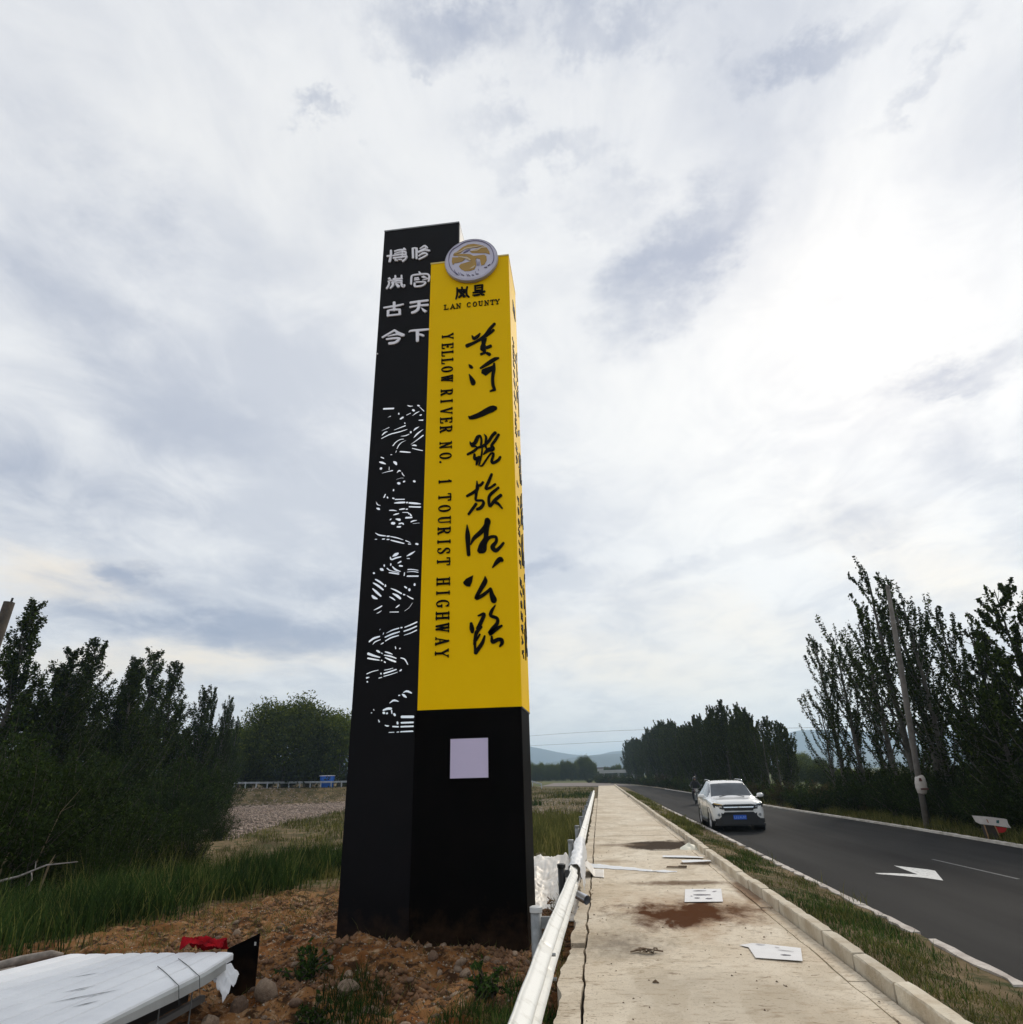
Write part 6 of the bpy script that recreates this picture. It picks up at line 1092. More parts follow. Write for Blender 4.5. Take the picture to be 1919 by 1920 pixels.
# ------------------------------------------------------------------ grasses and weeds
def grass(name, n, sampler, h0, h1, w, m, lean=.35, seed=0, clump=.0, dens=None):
    rng = np.random.default_rng(seed); x, y = sampler(rng, n)
    if dens is not None: k = rng.random(len(x)) < dens(x, y); x = x[k]; y = y[k]
    n = len(x); z = height(x, y) - .01; h = rng.uniform(h0, h1, n) * (0.35 + .8 * vn(x * 1.6, y * 1.6, seed + 3) + .55 * sst(.45, .8, vn(x * 4.5, y * 4.5, seed + 5))); a = rng.uniform(0, 2 * PI, n); l = lean * h * rng.uniform(.3, 1.2, n); ww = w * rng.uniform(.6, 1.3, n)
    d = np.stack([np.cos(a), np.sin(a)], 1); p = np.stack([-np.sin(a + .6), np.cos(a + .6)], 1)
    def pt(s, lf, wf): return np.stack([x + d[:, 0] * l * lf + p[:, 0] * ww * wf, y + d[:, 1] * l * lf + p[:, 1] * ww * wf, z + h * s], 1)
    V = np.stack([pt(0, 0, -.5), pt(0, 0, .5), pt(.55, .3, .42), pt(.55, .3, -.42), pt(.97, 1, .06), pt(.97, 1, -.06)], 1).reshape(-1, 3)
    F = (np.array([(0, 1, 2, 3), (3, 2, 4, 5)])[None] + (np.arange(n) * 6)[:, None, None]).reshape(-1, 4)
    tn = np.clip(rng.normal(.38, .24, n) + .6 * (vn(x * 1.3, y * 1.3, seed + 8) - .5), 0, 1).repeat(2)
    o = link(name, npmesh(name, V, F, m, tn)); tag(o, kind='stuff'); return o
def rect(x0, x1, y0, y1, py=1.0): return lambda rng, n: (rng.uniform(x0, x1, n), y0 + (y1 - y0) * rng.random(n) ** py)
nd_ = lambda x, y, f, s, lo, hi: sst(lo, hi, vn(x * f, y * f, s))
notdirt = lambda x, y: 1 - sst(16.3, 14.3, y + 1.2 * np.maximum(0, -4 - x) + 1.6 * fbm(x, y, 5, 3)) * sst(-8.8, -6.8, x + fbm(x, y, 6, 3))
grass('long_grass', 60000, rect(-16, -4.6, 7.2, 19, 1.1), .12, .58, .016, M_GRD, .45, 1, dens=lambda x, y: notdirt(x, y) * (0.18 + 1.0 * nd_(x, y, .6, 4, .34, .62)) * sst(18, 12, y) * sst(-6.2, -8.6, x))
grass('long_grass', 42000, rect(-9.9, -5.2, 12.0, 19.5), .16, .56, .018, M_GRD, .4, 2, dens=lambda x, y: sst(1.1, .6, np.sqrt(((x + 7.2) / 1.45) ** 2 + ((y - 16.3) / 2.6) ** 2) + 1.2 * fbm(x, y, 62, 3)) + .9 * sst(1.15, .6, np.sqrt(((x + 7.5) / 2.0) ** 2 + ((y - 13.3) / 1.1) ** 2) + fbm(x, y, 63, 3)))
grass('long_grass', 14000, rect(-12.5, -6.2, 7.5, 11.5), .3, .62, .015, M_GRD, .5, 3, dens=lambda x, y: notdirt(x, y) * .9)
grass('pale_weeds', 30000, rect(-20, -5, 15.5, 34), .06, .34, .018, M_GRY, .6, 4, dens=lambda x, y: .9 * nd_(x, y, .7, 9, .42, .66))
grass('tall_straw', 1600, rect(-14, -6.5, 9, 18), .5, .85, .010, M_GRY, .45, 46, dens=lambda x, y: notdirt(x, y) * .9)
grass('straw_litter', 14000, rect(-16, -5, 8, 19), .08, .34, .012, M_GRY, .8, 45, dens=lambda x, y: notdirt(x, y) * .8)
grass('field_weeds', 36000, rect(-7.5, -.75, 15.5, 34, 1.2), .12, .38, .020, M_GRY, .4, 5, dens=lambda x, y: np.clip(nd_(x, y, .35, 12, .30, .62) * .9 + .1, 0, 1) * sst(-.6, -1.0, x))
grass('field_grass', 9000, rect(-4.2, -.8, 17.5, 27), .30, .62, .020, M_GRY, .35, 6, dens=lambda x, y: nd_(x, y, .4, 22, .35, .6))
grass('field_weeds', 26000, rect(-26, -.8, 34, 100, 1.2), .10, .40, .04, M_GRY, .5, 7, dens=lambda x, y: nd_(x, y, .16, 15, .42, .66) * (1 - bedmask(x, y)))
grass('field_grass', 5000, rect(-9, -.8, 42, 75, 1.0), .2, .55, .05, M_GRD, .5, 17, dens=lambda x, y: nd_(x, y, .12, 35, .5, .66))
grass('bank_weeds', 9000, rect(-60, -14, 70, 97), .10, .32, .05, M_GRY, .5, 8, dens=lambda x, y: (((x - BA[0]) * BN[0] + (y - BA[1]) * BN[1]) > -6.5) * (((x - BA[0]) * BN[0] + (y - BA[1]) * BN[1]) < 0) * .8)
grass('scarp_weeds', 14000, rect(-26, -12, 31, 57), .10, .38, .03, M_GRY, .5, 9, dens=lambda x, y: nd_(x, y, .5, 19, .4, .65) * .9 * (1 - bedmask(x, y)))
strip_d = lambda x, y: (sst(.46, .60, vn(x * 1.1, y * .9, 25)) * sst(6.0, 11.0, y) * .95 + .05) * (y < 120)
grass('verge_grass', 15000, rect(2.54, 3.66, 5.2, 22, 1.3), .03, .12, .009, M_GRD, .6, 10, dens=strip_d)
grass('verge_grass', 14000, rect(2.54, 3.62, 22, 75, 1.3), .07, .20, .02, M_GRY, .6, 11, dens=strip_d)
grass('verge_dry_grass', 24000, rect(2.54, 3.70, 5.2, 22, 1.3), .02, .08, .007, M_GRY, .9, 12, dens=lambda x, y: .12 + .8 * nd_(x, y, 1.4, 52, .35, .6))
grass('verge_tufts', 900, rect(3.72, 3.98, 6, 24, 1.1), .12, .34, .010, M_GRY, .5, 26, dens=lambda x, y: (vn(y * 1.3, y * 0, 29) > .62) * 1.0)
grass('roadside_grass', 30000, rect(10.5, 13.2, 16, 46, 1.1), .10, .36, .014, M_GRY, .5, 13, dens=lambda x, y: .35 + .6 * nd_(x, y, .8, 27, .35, .6))
grass('roadside_grass', 12000, rect(9, 13, 46, 130, 1.2), .14, .45, .04, M_GRY, .5, 14, dens=lambda x, y: 0.8 * (x > np.interp(y, RR[:, 1][:40], RR[:, 0][:40]) + .25))
grass('rail_foot_grass', 5200, rect(-1.0, -.52, 3.6, 7.3), .08, .30, .009, M_GRD, .6, 15, dens=lambda x, y: .3 + .7 * nd_(x, y, 2.0, 30, .35, .6))
grass('soil_tufts', 9000, rect(-3.1, -.8, 5.4, 7.7), .05, .17, .007, M_GRD, .7, 16, dens=lambda x, y: nd_(x, y, 1.7, 33, .52, .70))
grass('dead_straw', 3000, rect(-5.8, -.7, 5.6, 11.5), .03, .12, .005, M_GRY, 1.6, 18, dens=lambda x, y: (~((x < -3.35) & (y < 6.95))) * .7)
grass('straw_litter', 5000, rect(-8.5, -4.4, 8.2, 13), .04, .16, .007, M_GRY, 1.6, 19, dens=lambda x, y: .7 + 0 * x)
grass('rail_trench_weeds', 2500, rect(-.9, -.6, 8, 30, 1.4), .04, .20, .008, M_GRY, .8, 20, dens=lambda x, y: .8 + 0 * x)
WD = bush(41, H=.42, R=.34, nl=420, ls=.075, m=M_GRD, asp=.38, stems=16, spiky=.2)
plant('weed_plant', 'plant', WD, 'small leafy green weed growing in the soil left of the tower foot', (-3.28, 7.85, hz(-3.28, 7.85)), 1.0, .3, None, (0, 0), 'stem', 'foliage')
plant('weed_plant', 'plant', WD, 'low leafy weed near the bottom edge below the pointed stone', (-2.55, 6.35, hz(-2.55, 6.35)), .7, 2.3, None, (0, 0), 'stem', 'foliage')
plant('weed_plant', 'plant', WD, 'low leafy weed against the rail foot near the bottom edge', (-1.15, 6.9, hz(-1.15, 6.9)), .8, 4.3, None, (0, 0), 'stem', 'foliage')
M_STK = mat('dry_stalk_tan', (.22, .17, .10), .9, (.12, .09, .05), 9)
for i, (x, y, h, dx, lb) in enumerate([(-12.2, 13.2, 1.0, .16, 'tall tan dry stalk left of the stouter one in the ditch grass'), (-11.2, 13.2, .95, .2, 'stouter tan dry stalk with a bent tip in the ditch grass'), (-12.4, 12.4, 1.2, .35, 'green grey stalk leaning right at the left edge'), (-12.2, 14.0, 2.2, .8, 'very long thin stalk arching across the big dark bush')]):
    mb = MB(); z0 = hz(x, y) - .05; rr = .022 if i < 2 else .012; mb.tube([(0, 0, 0), (dx * .2, 0, h * .4), (dx * .55, 0, h * .8), (dx, 0, h)], [rr * .7, rr, rr * .8, rr * .25], 6); mb.tube([(dx * .55, 0, h * .8), (dx * .9, .02, h * .86)], [rr * .5, rr * .2], 5)
    o = mb.obj('dry_stalk', M_STK, None, True); o.location = (x, y, z0); tag(o, lb, 'stalk')

# ------------------------------------------------------------------ white car
def cr(P, t):
    n = len(P); i = int(min(max(math.floor(t), 0), n - 2)); u = t - i; p0 = P[max(i - 1, 0)]; p1 = P[i]; p2 = P[i + 1]; p3 = P[min(i + 2, n - 1)]
    return .5 * (2 * p1 + (p2 - p0) * u + (2 * p0 - 5 * p1 + 4 * p2 - p3) * u * u + (3 * p1 - p0 - 3 * p2 + p3) * u ** 3)
def make_car():
    #      y      zbot  w     zsh   ztop  wt
    st = [(-2.20, .40, .74, .78, .86, .60), (-2.13, .30, .83, .84, .94, .66), (-1.92, .25, .895, .92, 1.01, .72), (-1.5, .24, .915, .96, 1.06, .75), (-1.12, .24, .92, 1.0, 1.10, .76),
          (-.72, .24, .92, 1.02, 1.36, .70), (-.38, .24, .92, 1.03, 1.56, .64), (.15, .24, .92, 1.04, 1.635, .62), (.85, .24, .92, 1.05, 1.64, .61), (1.45, .25, .915, 1.06, 1.58, .58), (1.85, .27, .90, 1.06, 1.42, .60), (2.12, .34, .86, 1.02, 1.12, .66), (2.22, .42, .78, .9, .98, .6)]
    G = []
    for y, zb, w, zs, zt, wt in st:
        zt_s = zt - .05
        G.append([(0, zb), (.72 * w, zb), (.95 * w, zb + .06), (.995 * w, zb + .28 * (zs - zb)), (w, zb + .62 * (zs - zb)), (.985 * w, zs - .02), (.955 * w, zs + .02), ((.955 * w + wt) / 2 + .01, (zs + zt_s) / 2 + .01), (wt, zt_s), (wt * .9, zt - .015), (wt * .5, zt + .0), (0, zt + .01)])
    G = np.array(G); Y = np.array([s[0] for s in st]); NU, NV = 96, 66
    tu = np.linspace(0, len(st) - 1, NU); tv = np.linspace(0, 11, NV); yy = np.array([cr(Y, t) for t in tu])
    Gu = np.array([cr(G, t) for t in tu]); S_ = np.zeros((NU, NV, 2))
    for j, t in enumerate(tv):
        i = int(min(math.floor(t), 10)); S_[:, j] = cr(np.swapaxes(Gu, 0, 1), t)
    car = thing('car', 'white compact SUV with roof rails and blue licence plate driving towards the camera', 'car', (4.84, 27.85, 0), math.radians(-1.0))
    V = {}; parts = {k: MB() for k in ('body', 'windscreen', 'side_window', 'rear_window', 'lower_trim')}
    def P(i, j, s): return (s * max(S_[i, j, 0], 0), yy[i], S_[i, j, 1])
    maps = {k: {} for k in parts}
    def vid(k, i, j, s):
        if j in (0, NV - 1): s = 1 if j == 0 else 1
        key = (i, j, s)
        if key not in maps[k]: maps[k][key] = len(parts[k].v); parts[k].v.append(P(i, j, s))
        return maps[k][key]
    for s in (1, -1):
        for i in range(NU - 1):
            for j in range(NV - 1):
                y = (yy[i] + yy[i + 1]) / 2; z = (S_[i, j, 1] + S_[i, j + 1, 1]) / 2; t = (tv[j] + tv[j + 1]) / 2; k = 'body'
                if t < 3.6 and any((y - c) ** 2 + (z - .36) ** 2 < .40 ** 2 for c in (-1.34, 1.33)): continue
                if z < .36 and t < 3.4: k = 'lower_trim'
                if t > 8.35 and -1.05 < y < -.42: k = 'windscreen'
                if 6.25 < t < 7.95 and -.78 + (1.45 - z) * -.15 < y < 1.75 and z > 1.085 and y > -1.02 + (z - 1.05) * 1.1 and y < 1.95 - (z - 1.05) * .9 and not (.20 < y < .28) and not (1.18 < y < 1.24): k = 'side_window'
                if t > 8.6 and 1.62 < y < 2.06: k = 'rear_window'
                q = [vid(k, i, j, s), vid(k, i + 1, j, s), vid(k, i + 1, j + 1, s), vid(k, i, j + 1, s)]
                if s < 0: q = q[::-1]
                parts[k].f.append(tuple(q))
    for e in (0, NU - 1):                                    # nose and tail
        ring = [vid('body', e, j, 1) for j in range(NV)] + [vid('body', e, j, -1) for j in range(NV - 2, 0, -1)]
        parts['body'].f.append(tuple(ring) if e == 0 else tuple(ring[::-1]))
    mp = mat('car_white_paint', (.80, .80, .78), .22, coat=.8, spec=.5); mg = mat('car_glass', (.035, .045, .052), .08, (.06, .075, .088), 2, spec=.7); mk = mat('car_black_trim', (.012, .012, .013), .5)
    mc = mat('chrome', (.75, .76, .78), .15, metal=1); ml = mat('headlight_lens', (.16, .17, .19), .1, (.5, .52, .55), 14, coat=.6, lo=.5, hi=.6)
    parts['body'].obj('body', mp, car, True); parts['lower_trim'].obj('lower_trim', mk, car, True)
    parts['windscreen'].obj('windscreen', mg, car, True); parts['rear_window'].obj('rear_window', mg, car, True)
    sw = parts['side_window']                                # one pane per door and side
    for s in (1, -1):
        for a, b in ((-1.2, .24), (.24, 1.21), (1.21, 2.2)):
            mb = MB(); mpv = {}
            for f in sw.f:
                c = np.mean([sw.v[i] for i in f], axis=0)
                if c[0] * s > 0 and a < c[1] < b:
                    ff = []
                    for i in f:
                        if i not in mpv: mpv[i] = len(mb.v); mb.v.append(sw.v[i])
                        ff.append(mpv[i])
                    mb.f.append(tuple(ff))
            if mb.f: mb.obj('side_window', mg, car, True)
    def fr(name, poly, y, m, th=.03, slope=0.0, par=None):
        """fascia piece: outline (x, z) wrapped round the curved nose"""
        mb = MB(); n = len(poly); bend = lambda x, z: y + .22 * max(0, (abs(x) - .5)) ** 1.3 * 1.4 + slope * (z - .7)
        mb.add([(x, bend(x, z) - th, z) for x, z in poly] + [(x, bend(x, z) + .10, z) for x, z in poly], [tuple(range(n)), tuple(range(2 * n - 1, n - 1, -1))] + [(i, i + n, (i + 1) % n + n, (i + 1) % n) for i in range(n)])
        return mb.obj(name, m, par or car)
    Y0 = -2.20
    fr('lower_grille', [(-.60, .25), (.60, .25), (.62, .50), (.50, .635), (-.50, .635), (-.62, .50)], Y0, mk, .045)
    for s in (1, -1): fr('bumper_corner', [(s * a, b) for a, b in ((.595, .25), (.80, .25), (.84, .42), (.70, .43), (.615, .50))][::s], Y0, mk, .045)
    fr('bumper_bar', [(-.86, .20), (.86, .20), (.86, .27), (-.86, .27)], Y0, mk, .05)
    gr = fr('grille', [(-.48, .68), (.48, .68), (.53, .77), (.51, .88), (-.51, .88), (-.53, .77)], Y0, mk, .030)
    fr('chrome_bar', [(-.50, .775), (.50, .775), (.52, .808), (-.52, .808)], Y0, mc, .048, 0, gr)
    fr('chrome_bar', [(-.50, .872), (.50, .872), (.46, .892), (-.46, .892)], Y0, mc, .040, 0, gr)
    fr('badge', [(-.05, .77), (.05, .77), (.05, .80), (-.05, .80)], Y0, mp, .055, 0, gr)
    for s in (1, -1):
        h = fr('headlight', [(s * a, b) for a, b in ((.52, .725), (.70, .745), (.84, .79), (.87, .90), (.80, .935), (.66, .905), (.53, .875))][::s], Y0 + .02, mk, .055, .1)
        fr('headlight_lens', [(s * a, b) for a, b in ((.57, .775), (.76, .80), (.76, .84), (.57, .825))][::s], Y0 + .02, ml, .066, .1, h); fr('running_light', [(s * a, b) for a, b in ((.56, .862), (.82, .905), (.82, .925), (.56, .880))][::s], Y0 + .02, mc, .066, .1, h)
        fr('fog_light_recess', [(s * a, b) for a, b in ((.62, .46), (.80, .50), (.80, .62), (.64, .62), (.52, .58))][::s], Y0 + .01, mk, .03)
        mb = MB(); mb.tube([(s * .70, Y0 - .01, .55), (s * .70, Y0 + .06, .55)], .05, 14); mb.obj('fog_light', mc, car)
        mb = MB(); mb.tube([(s * .90, -.86, 1.06), (s * 1.0, -.88, 1.10)], .022, 6); arm = mb.obj('mirror', mp, car)
        mb = MB(); c = Vector((s * 1.07, -.88, 1.13))
        vs = []; 
        for a in range(9):
            ph = -PI / 2 + PI * a / 8
            for b in range(12): th = 2 * PI * b / 12; vs.append(c + Vector((.125 * math.sin(ph), .06 * math.cos(ph) * math.cos(th), .075 * math.cos(ph) ** .6 * math.sin(th) if math.cos(ph) > 1e-6 else 0)))
        mb.add(vs, [(a * 12 + b, a * 12 + (b + 1) % 12, (a + 1) * 12 + (b + 1) % 12, (a + 1) * 12 + b) for a in range(8) for b in range(12)]); mb.obj('mirror_cap', mp, arm, True)
        mb = MB(); mb.tube([(s * .60, -.30, 1.60), (s * .615, -.1, 1.66), (s * .60, 1.1, 1.675), (s * .575, 1.5, 1.60)], [.012, .016, .016, .012], 6); mb.obj('roof_rail', mc, car, True)
        mb = MB(); mb.box((s * .935, .0, .30), (.04, 1.75, .10)); mb.obj('side_skirt', mk, car)
        for yh in (.02, 1.02): mb = MB(); mb.box((s * .925, yh, .92), (.03, .16, .022)); mb.obj('door_handle', mc, car)
        for yw in (-1.34, 1.33):                             # wheels
            mb = MB(); prof = [(.20, -.10), (.30, -.115), (.345, -.10), (.362, -.06), (.365, 0), (.362, .06), (.345, .10), (.30, .115), (.20, .10)]; n = 36; k = len(prof)
            vs = [(s * (.80) + x, yw + r * math.cos(2 * PI * q / n), .365 + r * math.sin(2 * PI * q / n)) for q in range(n) for r, x in prof]
            mb.add(vs, [(q * k + a, q * k + a + 1, ((q + 1) % n) * k + a + 1, ((q + 1) % n) * k + a) for q in range(n) for a in range(k - 1)]); ty_ = mb.obj('wheel', mat('tyre', (.015, .015, .015), .85), car, True)
            mb = MB(); X = s * .80 + s * .085
            mb.tube([(X - s * .02, yw, .365), (X, yw, .365)], [.235, .235], 24)
            mb.obj('rim_dish', mk, ty_)
            mb = MB(); rim = [(X + s * .012, yw + .225 * math.cos(2 * PI * q / 24), .365 + .225 * math.sin(2 * PI * q / 24)) for q in range(25)]; mb.tube(rim, .018, 6, False)
            for q in range(5):
                a = 2 * PI * q / 5 + .3
                for da in (-.13, .13): mb.tube([(X + s * .02, yw + .03 * math.cos(a), .365 + .03 * math.sin(a)), (X + s * .012, yw + .22 * math.cos(a + da), .365 + .22 * math.sin(a + da))], [.022, .016], 5)
            mb.tube([(X, yw, .365), (X + s * .03, yw, .365)], .045, 10); mb.obj('rim', mat('alloy', (.55, .55, .56), .3, metal=.8), ty_)
            mb = MB(); arc = [(s * .905, yw + .405 * math.cos(PI * q / 14), .36 + .405 * math.sin(PI * q / 14)) for q in range(15)]; mb.tube(arc, .022, 5); mb.obj('wheel_arch', mk, car)
            mb = MB(); mb.tube([(s * .55, yw, .36), (s * .93, yw, .36)], [.40, .41], 24, False); mb.tube([(s * .54, yw, .36), (s * .56, yw, .36)], .4, 24); mb.obj('arch_liner', mk, car)
    mb = MB(); mb.box((0, 0, .27), (1.5, 3.9, .06)); mb.obj('underbody', mk, car)
    def on_side(y, z):                                       # point on the skin at a given station and height
        i = int(np.argmin(abs(yy - y))); c = [j for j in range(NV) if 2.5 < tv[j] < 8]; j = min(c, key=lambda j: abs(S_[i, j, 1] - z)); return S_[i, j, 0], yy[i], S_[i, j, 1]
    for s in (1, -1):                                        # door shut lines
        for yd in (-.93, .24, 1.20):
            pts = [on_side(yd, z) for z in (.36, .55, .75, .95)]; mb = MB(); mb.tube([(s * (p[0] + .001), p[1], p[2]) for p in pts], .006, 4); mb.obj('door_seam', mk, car)
    mb = MB(); mb.tube([(x, -2.09 + .22 * abs(x) ** 2, .955 - .02 * abs(x)) for x in np.linspace(-.6, .6, 13)], .006, 4); mb.obj('bonnet_seam', mk, car)
    mb = MB(); mb.box((0, -2.255, .47), (.44, .012, .14)); pl = mb.obj('licence_plate', mat('plate_blue', (.012, .09, .50), .4), car)
    mb = MB(); r3 = random.Random(2)
    for i in range(7):
        x = -.175 + .058 * i + (.012 if i > 1 else 0)
        mb.box((x - .012, -2.262, .47), (.007, .003, .075)); mb.box((x, -2.2625, .47 + r3.choice((-.03, 0, .03))), (.028, .003, .009)); 
        if i % 2: mb.box((x + .013, -2.262, .47), (.007, .003, .06))
    mb.obj('plate_characters', mat('plate_white', (.35, .50, .80), .5), pl)
    for a in (-1, 1): mb = MB(); mb.tube([(a * .45, -1.13, 1.105), (a * .10, -1.02, 1.15)], .01, 5); mb.obj('wiper', mk, car)
    mb = MB(); mb.box((0, -.35, 1.02), (1.3, .5, .12)); mb.box((-.36, .15, 1.1), (.5, .25, .6)); mb.box((.36, .15, 1.1), (.5, .25, .6)); mb.obj('seats', mk, car)
    return car
make_car()

# ------------------------------------------------------------------ motorcyclist far behind the car
def skin(name, pts, edges, rad, m, parent=None, lv=2):
    me = bpy.data.meshes.new(name); me.from_pydata(pts, edges, []); me.materials.append(m); o = link(name, me, parent)
    o.modifiers.new('Skin', 'SKIN'); ly = me.skin_vertices[0].data if me.skin_vertices else None
    if ly is None: me.skin_vertices.new(); ly = me.skin_vertices[0].data
    for i, r in enumerate(rad): ly[i].radius = (r, r) if isinstance(r, float) else r
    ly[0].use_root = True; s = o.modifiers.new('Sub', 'SUBSURF'); s.levels = lv; s.render_levels = lv; return o
MX, MY = 6.15, 46.5
moto = thing('motorcycle', 'dark motorcycle ridden towards the camera far behind the white car', 'motorcycle', (MX, MY, 0))
for yw in (-.62, .62):
    mb = MB(); ring = [(0, yw + .27 * math.cos(2 * PI * q / 20), .31 + .27 * math.sin(2 * PI * q / 20)) for q in range(21)]; mb.tube(ring, .05, 8, False); wh = mb.obj('wheel', M_DARK, moto, True)
    mb = MB()
    for q in range(8): mb.tube([(0, yw, .31), (0, yw + .26 * math.cos(q * PI / 4), .31 + .26 * math.sin(q * PI / 4))], .008, 4)
    mb.tube([(-.06, yw, .31), (.06, yw, .31)], .04, 8); mb.obj('spokes', M_STEEL, wh)
mb = MB(); mb.tube([(0, -.62, .31), (0, -.42, .95)], .03, 6); mb.tube([(-.08, -.62, .31), (-.08, -.40, .95)], .02, 6); mb.tube([(.08, -.62, .31), (.08, -.40, .95)], .02, 6); mb.tube([(0, -.42, .8), (0, .1, .45), (0, .62, .31)], .03, 6); mb.obj('frame', M_STEEL, moto)
mb = MB(); mb.tube([(0, -.42, .78), (0, -.2, .84), (0, .02, .78)], [.07, .14, .09], 10); mb.obj('fuel_tank', mat('moto_red', (.10, .01, .01), .35), moto, True)
mb = MB(); mb.tube([(0, 0, .76), (0, .3, .76), (0, .62, .80)], [.10, .12, .07], 8); mb.obj('seat', M_DARK, moto, True)
mb = MB(); mb.box((0, -.05, .42), (.26, .34, .28)); mb.obj('engine', M_STEEL, moto)
mb = MB(); mb.tube([(-.36, -.30, 1.02), (-.1, -.42, .96), (.1, -.42, .96), (.36, -.30, 1.02)], .016, 6); mb.obj('handlebar', M_STEEL, moto)
mb = MB(); mb.tube([(0, -.56, .86), (0, -.46, .86)], [.085, .06], 12); mb.obj('headlamp', mat('lamp_glass', (.4, .4, .38), .2), moto)
for s in (-1, 1): mb = MB(); mb.tube([(s * .3, -.34, 1.0), (s * .36, -.36, 1.14)], .008, 4); mb.box((s * .38, -.37, 1.17), (.09, .02, .06)); mb.obj('mirror', M_STEEL, moto)
rider = thing('person', 'rider in dark clothes and dark helmet sitting on the motorcycle behind the car', 'person', (MX, MY, 0))
pts = [(0, .12, .84), (0, .08, 1.05), (0, .0, 1.26), (0, -.05, 1.40), (0, -.08, 1.47),
       (.19, -.02, 1.33), (.30, -.14, 1.12), (.33, -.31, 1.03), (-.19, -.02, 1.33), (-.30, -.14, 1.12), (-.33, -.31, 1.03),
       (.13, .08, .82), (.22, -.24, .72), (.19, -.10, .34), (.19, -.24, .28), (-.13, .08, .82), (-.22, -.24, .72), (-.19, -.10, .34), (-.19, -.24, .28)]
ed = [(0, 1), (1, 2), (2, 3), (3, 4), (2, 5), (5, 6), (6, 7), (2, 8), (8, 9), (9, 10), (0, 11), (11, 12), (12, 13), (13, 14), (0, 15), (15, 16), (16, 17), (17, 18)]
skin('body', pts, ed, [.16, .15, .17, .07, .06, .085, .055, .04, .085, .055, .04, .11, .08, .06, .045, .11, .08, .06, .045], mat('dark_jacket', (.015, .015, .018), .85), rider)
mb = MB(); vs = []; c = Vector((0, -.10, 1.56))
for a in range(11):
    ph = -PI / 2 + PI * a / 10
    for b in range(16): th = 2 * PI * b / 16; vs.append(c + Vector((.125 * math.cos(ph) * math.cos(th), .145 * math.cos(ph) * math.sin(th), .14 * math.sin(ph))))
mb.add(vs, [(a * 16 + b, a * 16 + (b + 1) % 16, (a + 1) * 16 + (b + 1) % 16, (a + 1) * 16 + b) for a in range(10) for b in range(16)]); mb.obj('helmet', mat('helmet_dark', (.02, .02, .025), .25), rider, True)
mb = MB(); mb.tube([(0, -.235, 1.55), (0, -.15, 1.50)], [.055, .07], 10); mb.obj('face', mat('skin_tone', (.35, .20, .14), .6), rider, True)
for s in (-1, 1):
    mb = MB(); h = Vector((s * .335, -.32, 1.03)); mb.tube([h, h + Vector((0, -.05, .0))], [.03, .034], 8)
    for q in range(4): k = h + Vector((s * (-.024 + .017 * q), -.045, .015)); mb.tube([k, k + Vector((0, -.035, -.005)), k + Vector((0, -.04, -.032)), k + Vector((0, -.015, -.045))], [.009, .009, .008, .006], 5)
    mb.tube([h + Vector((-s * .03, -.01, 0)), h + Vector((-s * .045, -.04, -.02))], [.010, .007], 5); mb.obj('glove', M_DARK, rider, True)

# ------------------------------------------------------------------ right roadside: pole, board, far line
M_POLE = mat('weathered_concrete_pole', (.20, .18, .16), .9, (.13, .115, .10), 5, bump=.3, bscale=20)
pole = thing('utility_pole', 'pale concrete pole leaning slightly left at the right roadside with a bound white wrapping', 'pole', (10.78, 25.4, -.05))
mb = MB(); mb.tube([(0, 0, -.2), (-.01, -.55, 2.6), (-.03, -1.2, 5.4), (-.05, -1.75, 7.95)], [.088, .095, .09, .065], 14); mb.obj('shaft', M_POLE, pole, True)
mb = MB(); mb.tube([(-.05, -1.76, 7.95), (-.05, -1.78, 8.05)], [.078, .05], 12); mb.obj('pole_cap', M_POLE, pole)
M_BAG = mat('poster_white', (.62, .58, .54), .7, (.50, .44, .38), 6)
mb = MB(); vs = []
for a in range(13):
    z = 1.14 + .60 * a / 12; rr = .155 * (math.sin(PI * min(max((a + .6) / 13.2, .02), .98)) ** .28)
    for b in range(14): th = 2 * PI * b / 14; vs.append((.03 + (rr * 1.15 + .006 * math.sin(a * 2 + b)) * math.cos(th), -.32 - .2 * (z - 1.44) + rr * 1.1 * math.sin(th), z))
mb.add(vs, [(a * 14 + b, a * 14 + (b + 1) % 14, (a + 1) * 14 + (b + 1) % 14, (a + 1) * 14 + b) for a in range(12) for b in range(14)] + [tuple(range(13, -1, -1)), tuple(12 * 14 + b for b in range(14))]); wr = mb.obj('bound_wrapping', M_BAG, pole, True)
mb = MB(); mb.box((.05, -.475, 1.31), (.24, .03, .05)); mb.obj('dark_binding', mat('rust_brown', (.09, .03, .02), .9), wr); mb = MB(); mb.box((-.04, -.525, 1.60), (.09, .03, .10), taper=.7); mb.obj('dark_binding', mat('rust_brown', (.09, .03, .02), .9), wr)
mb = MB(); mb.tube([(.14, -.14, 1.15), (.17, -.02, .1)], .012, 5); mb.obj('hanging_strap', M_DARK, pole)
bd = thing('roadside_board', 'low white board tilted on a black stump and wooden stakes at the right roadside', 'barrier', (10.78, 21.3, 0))
mb = MB(); c0 = [(-.47, .66), (-.42, .50), (-.32, .44), (.02, .40), (.44, .33), (.40, .44), (.40, .545), (.33, .565), (-.05, .62)]
mb.prism(c0, -.05, -.02); mb.obj('board_face', mat('board_white', (.62, .58, .55), .7, (.50, .45, .42), 4), bd)
mb = MB(); mb.prism([(.10, .46), (.17, .45), (.19, .53), (.12, .53)], -.054, -.049); mb.obj('green_mark', mat('teal_mark', (.02, .09, .09), .8), bd)
mb = MB(); mb.prism([(-.12, .47), (-.09, .47), (-.11, .56), (-.14, .56)], -.054, -.049); mb.obj('rust_stain', mat('rust_mark', (.30, .14, .07), .8), bd)
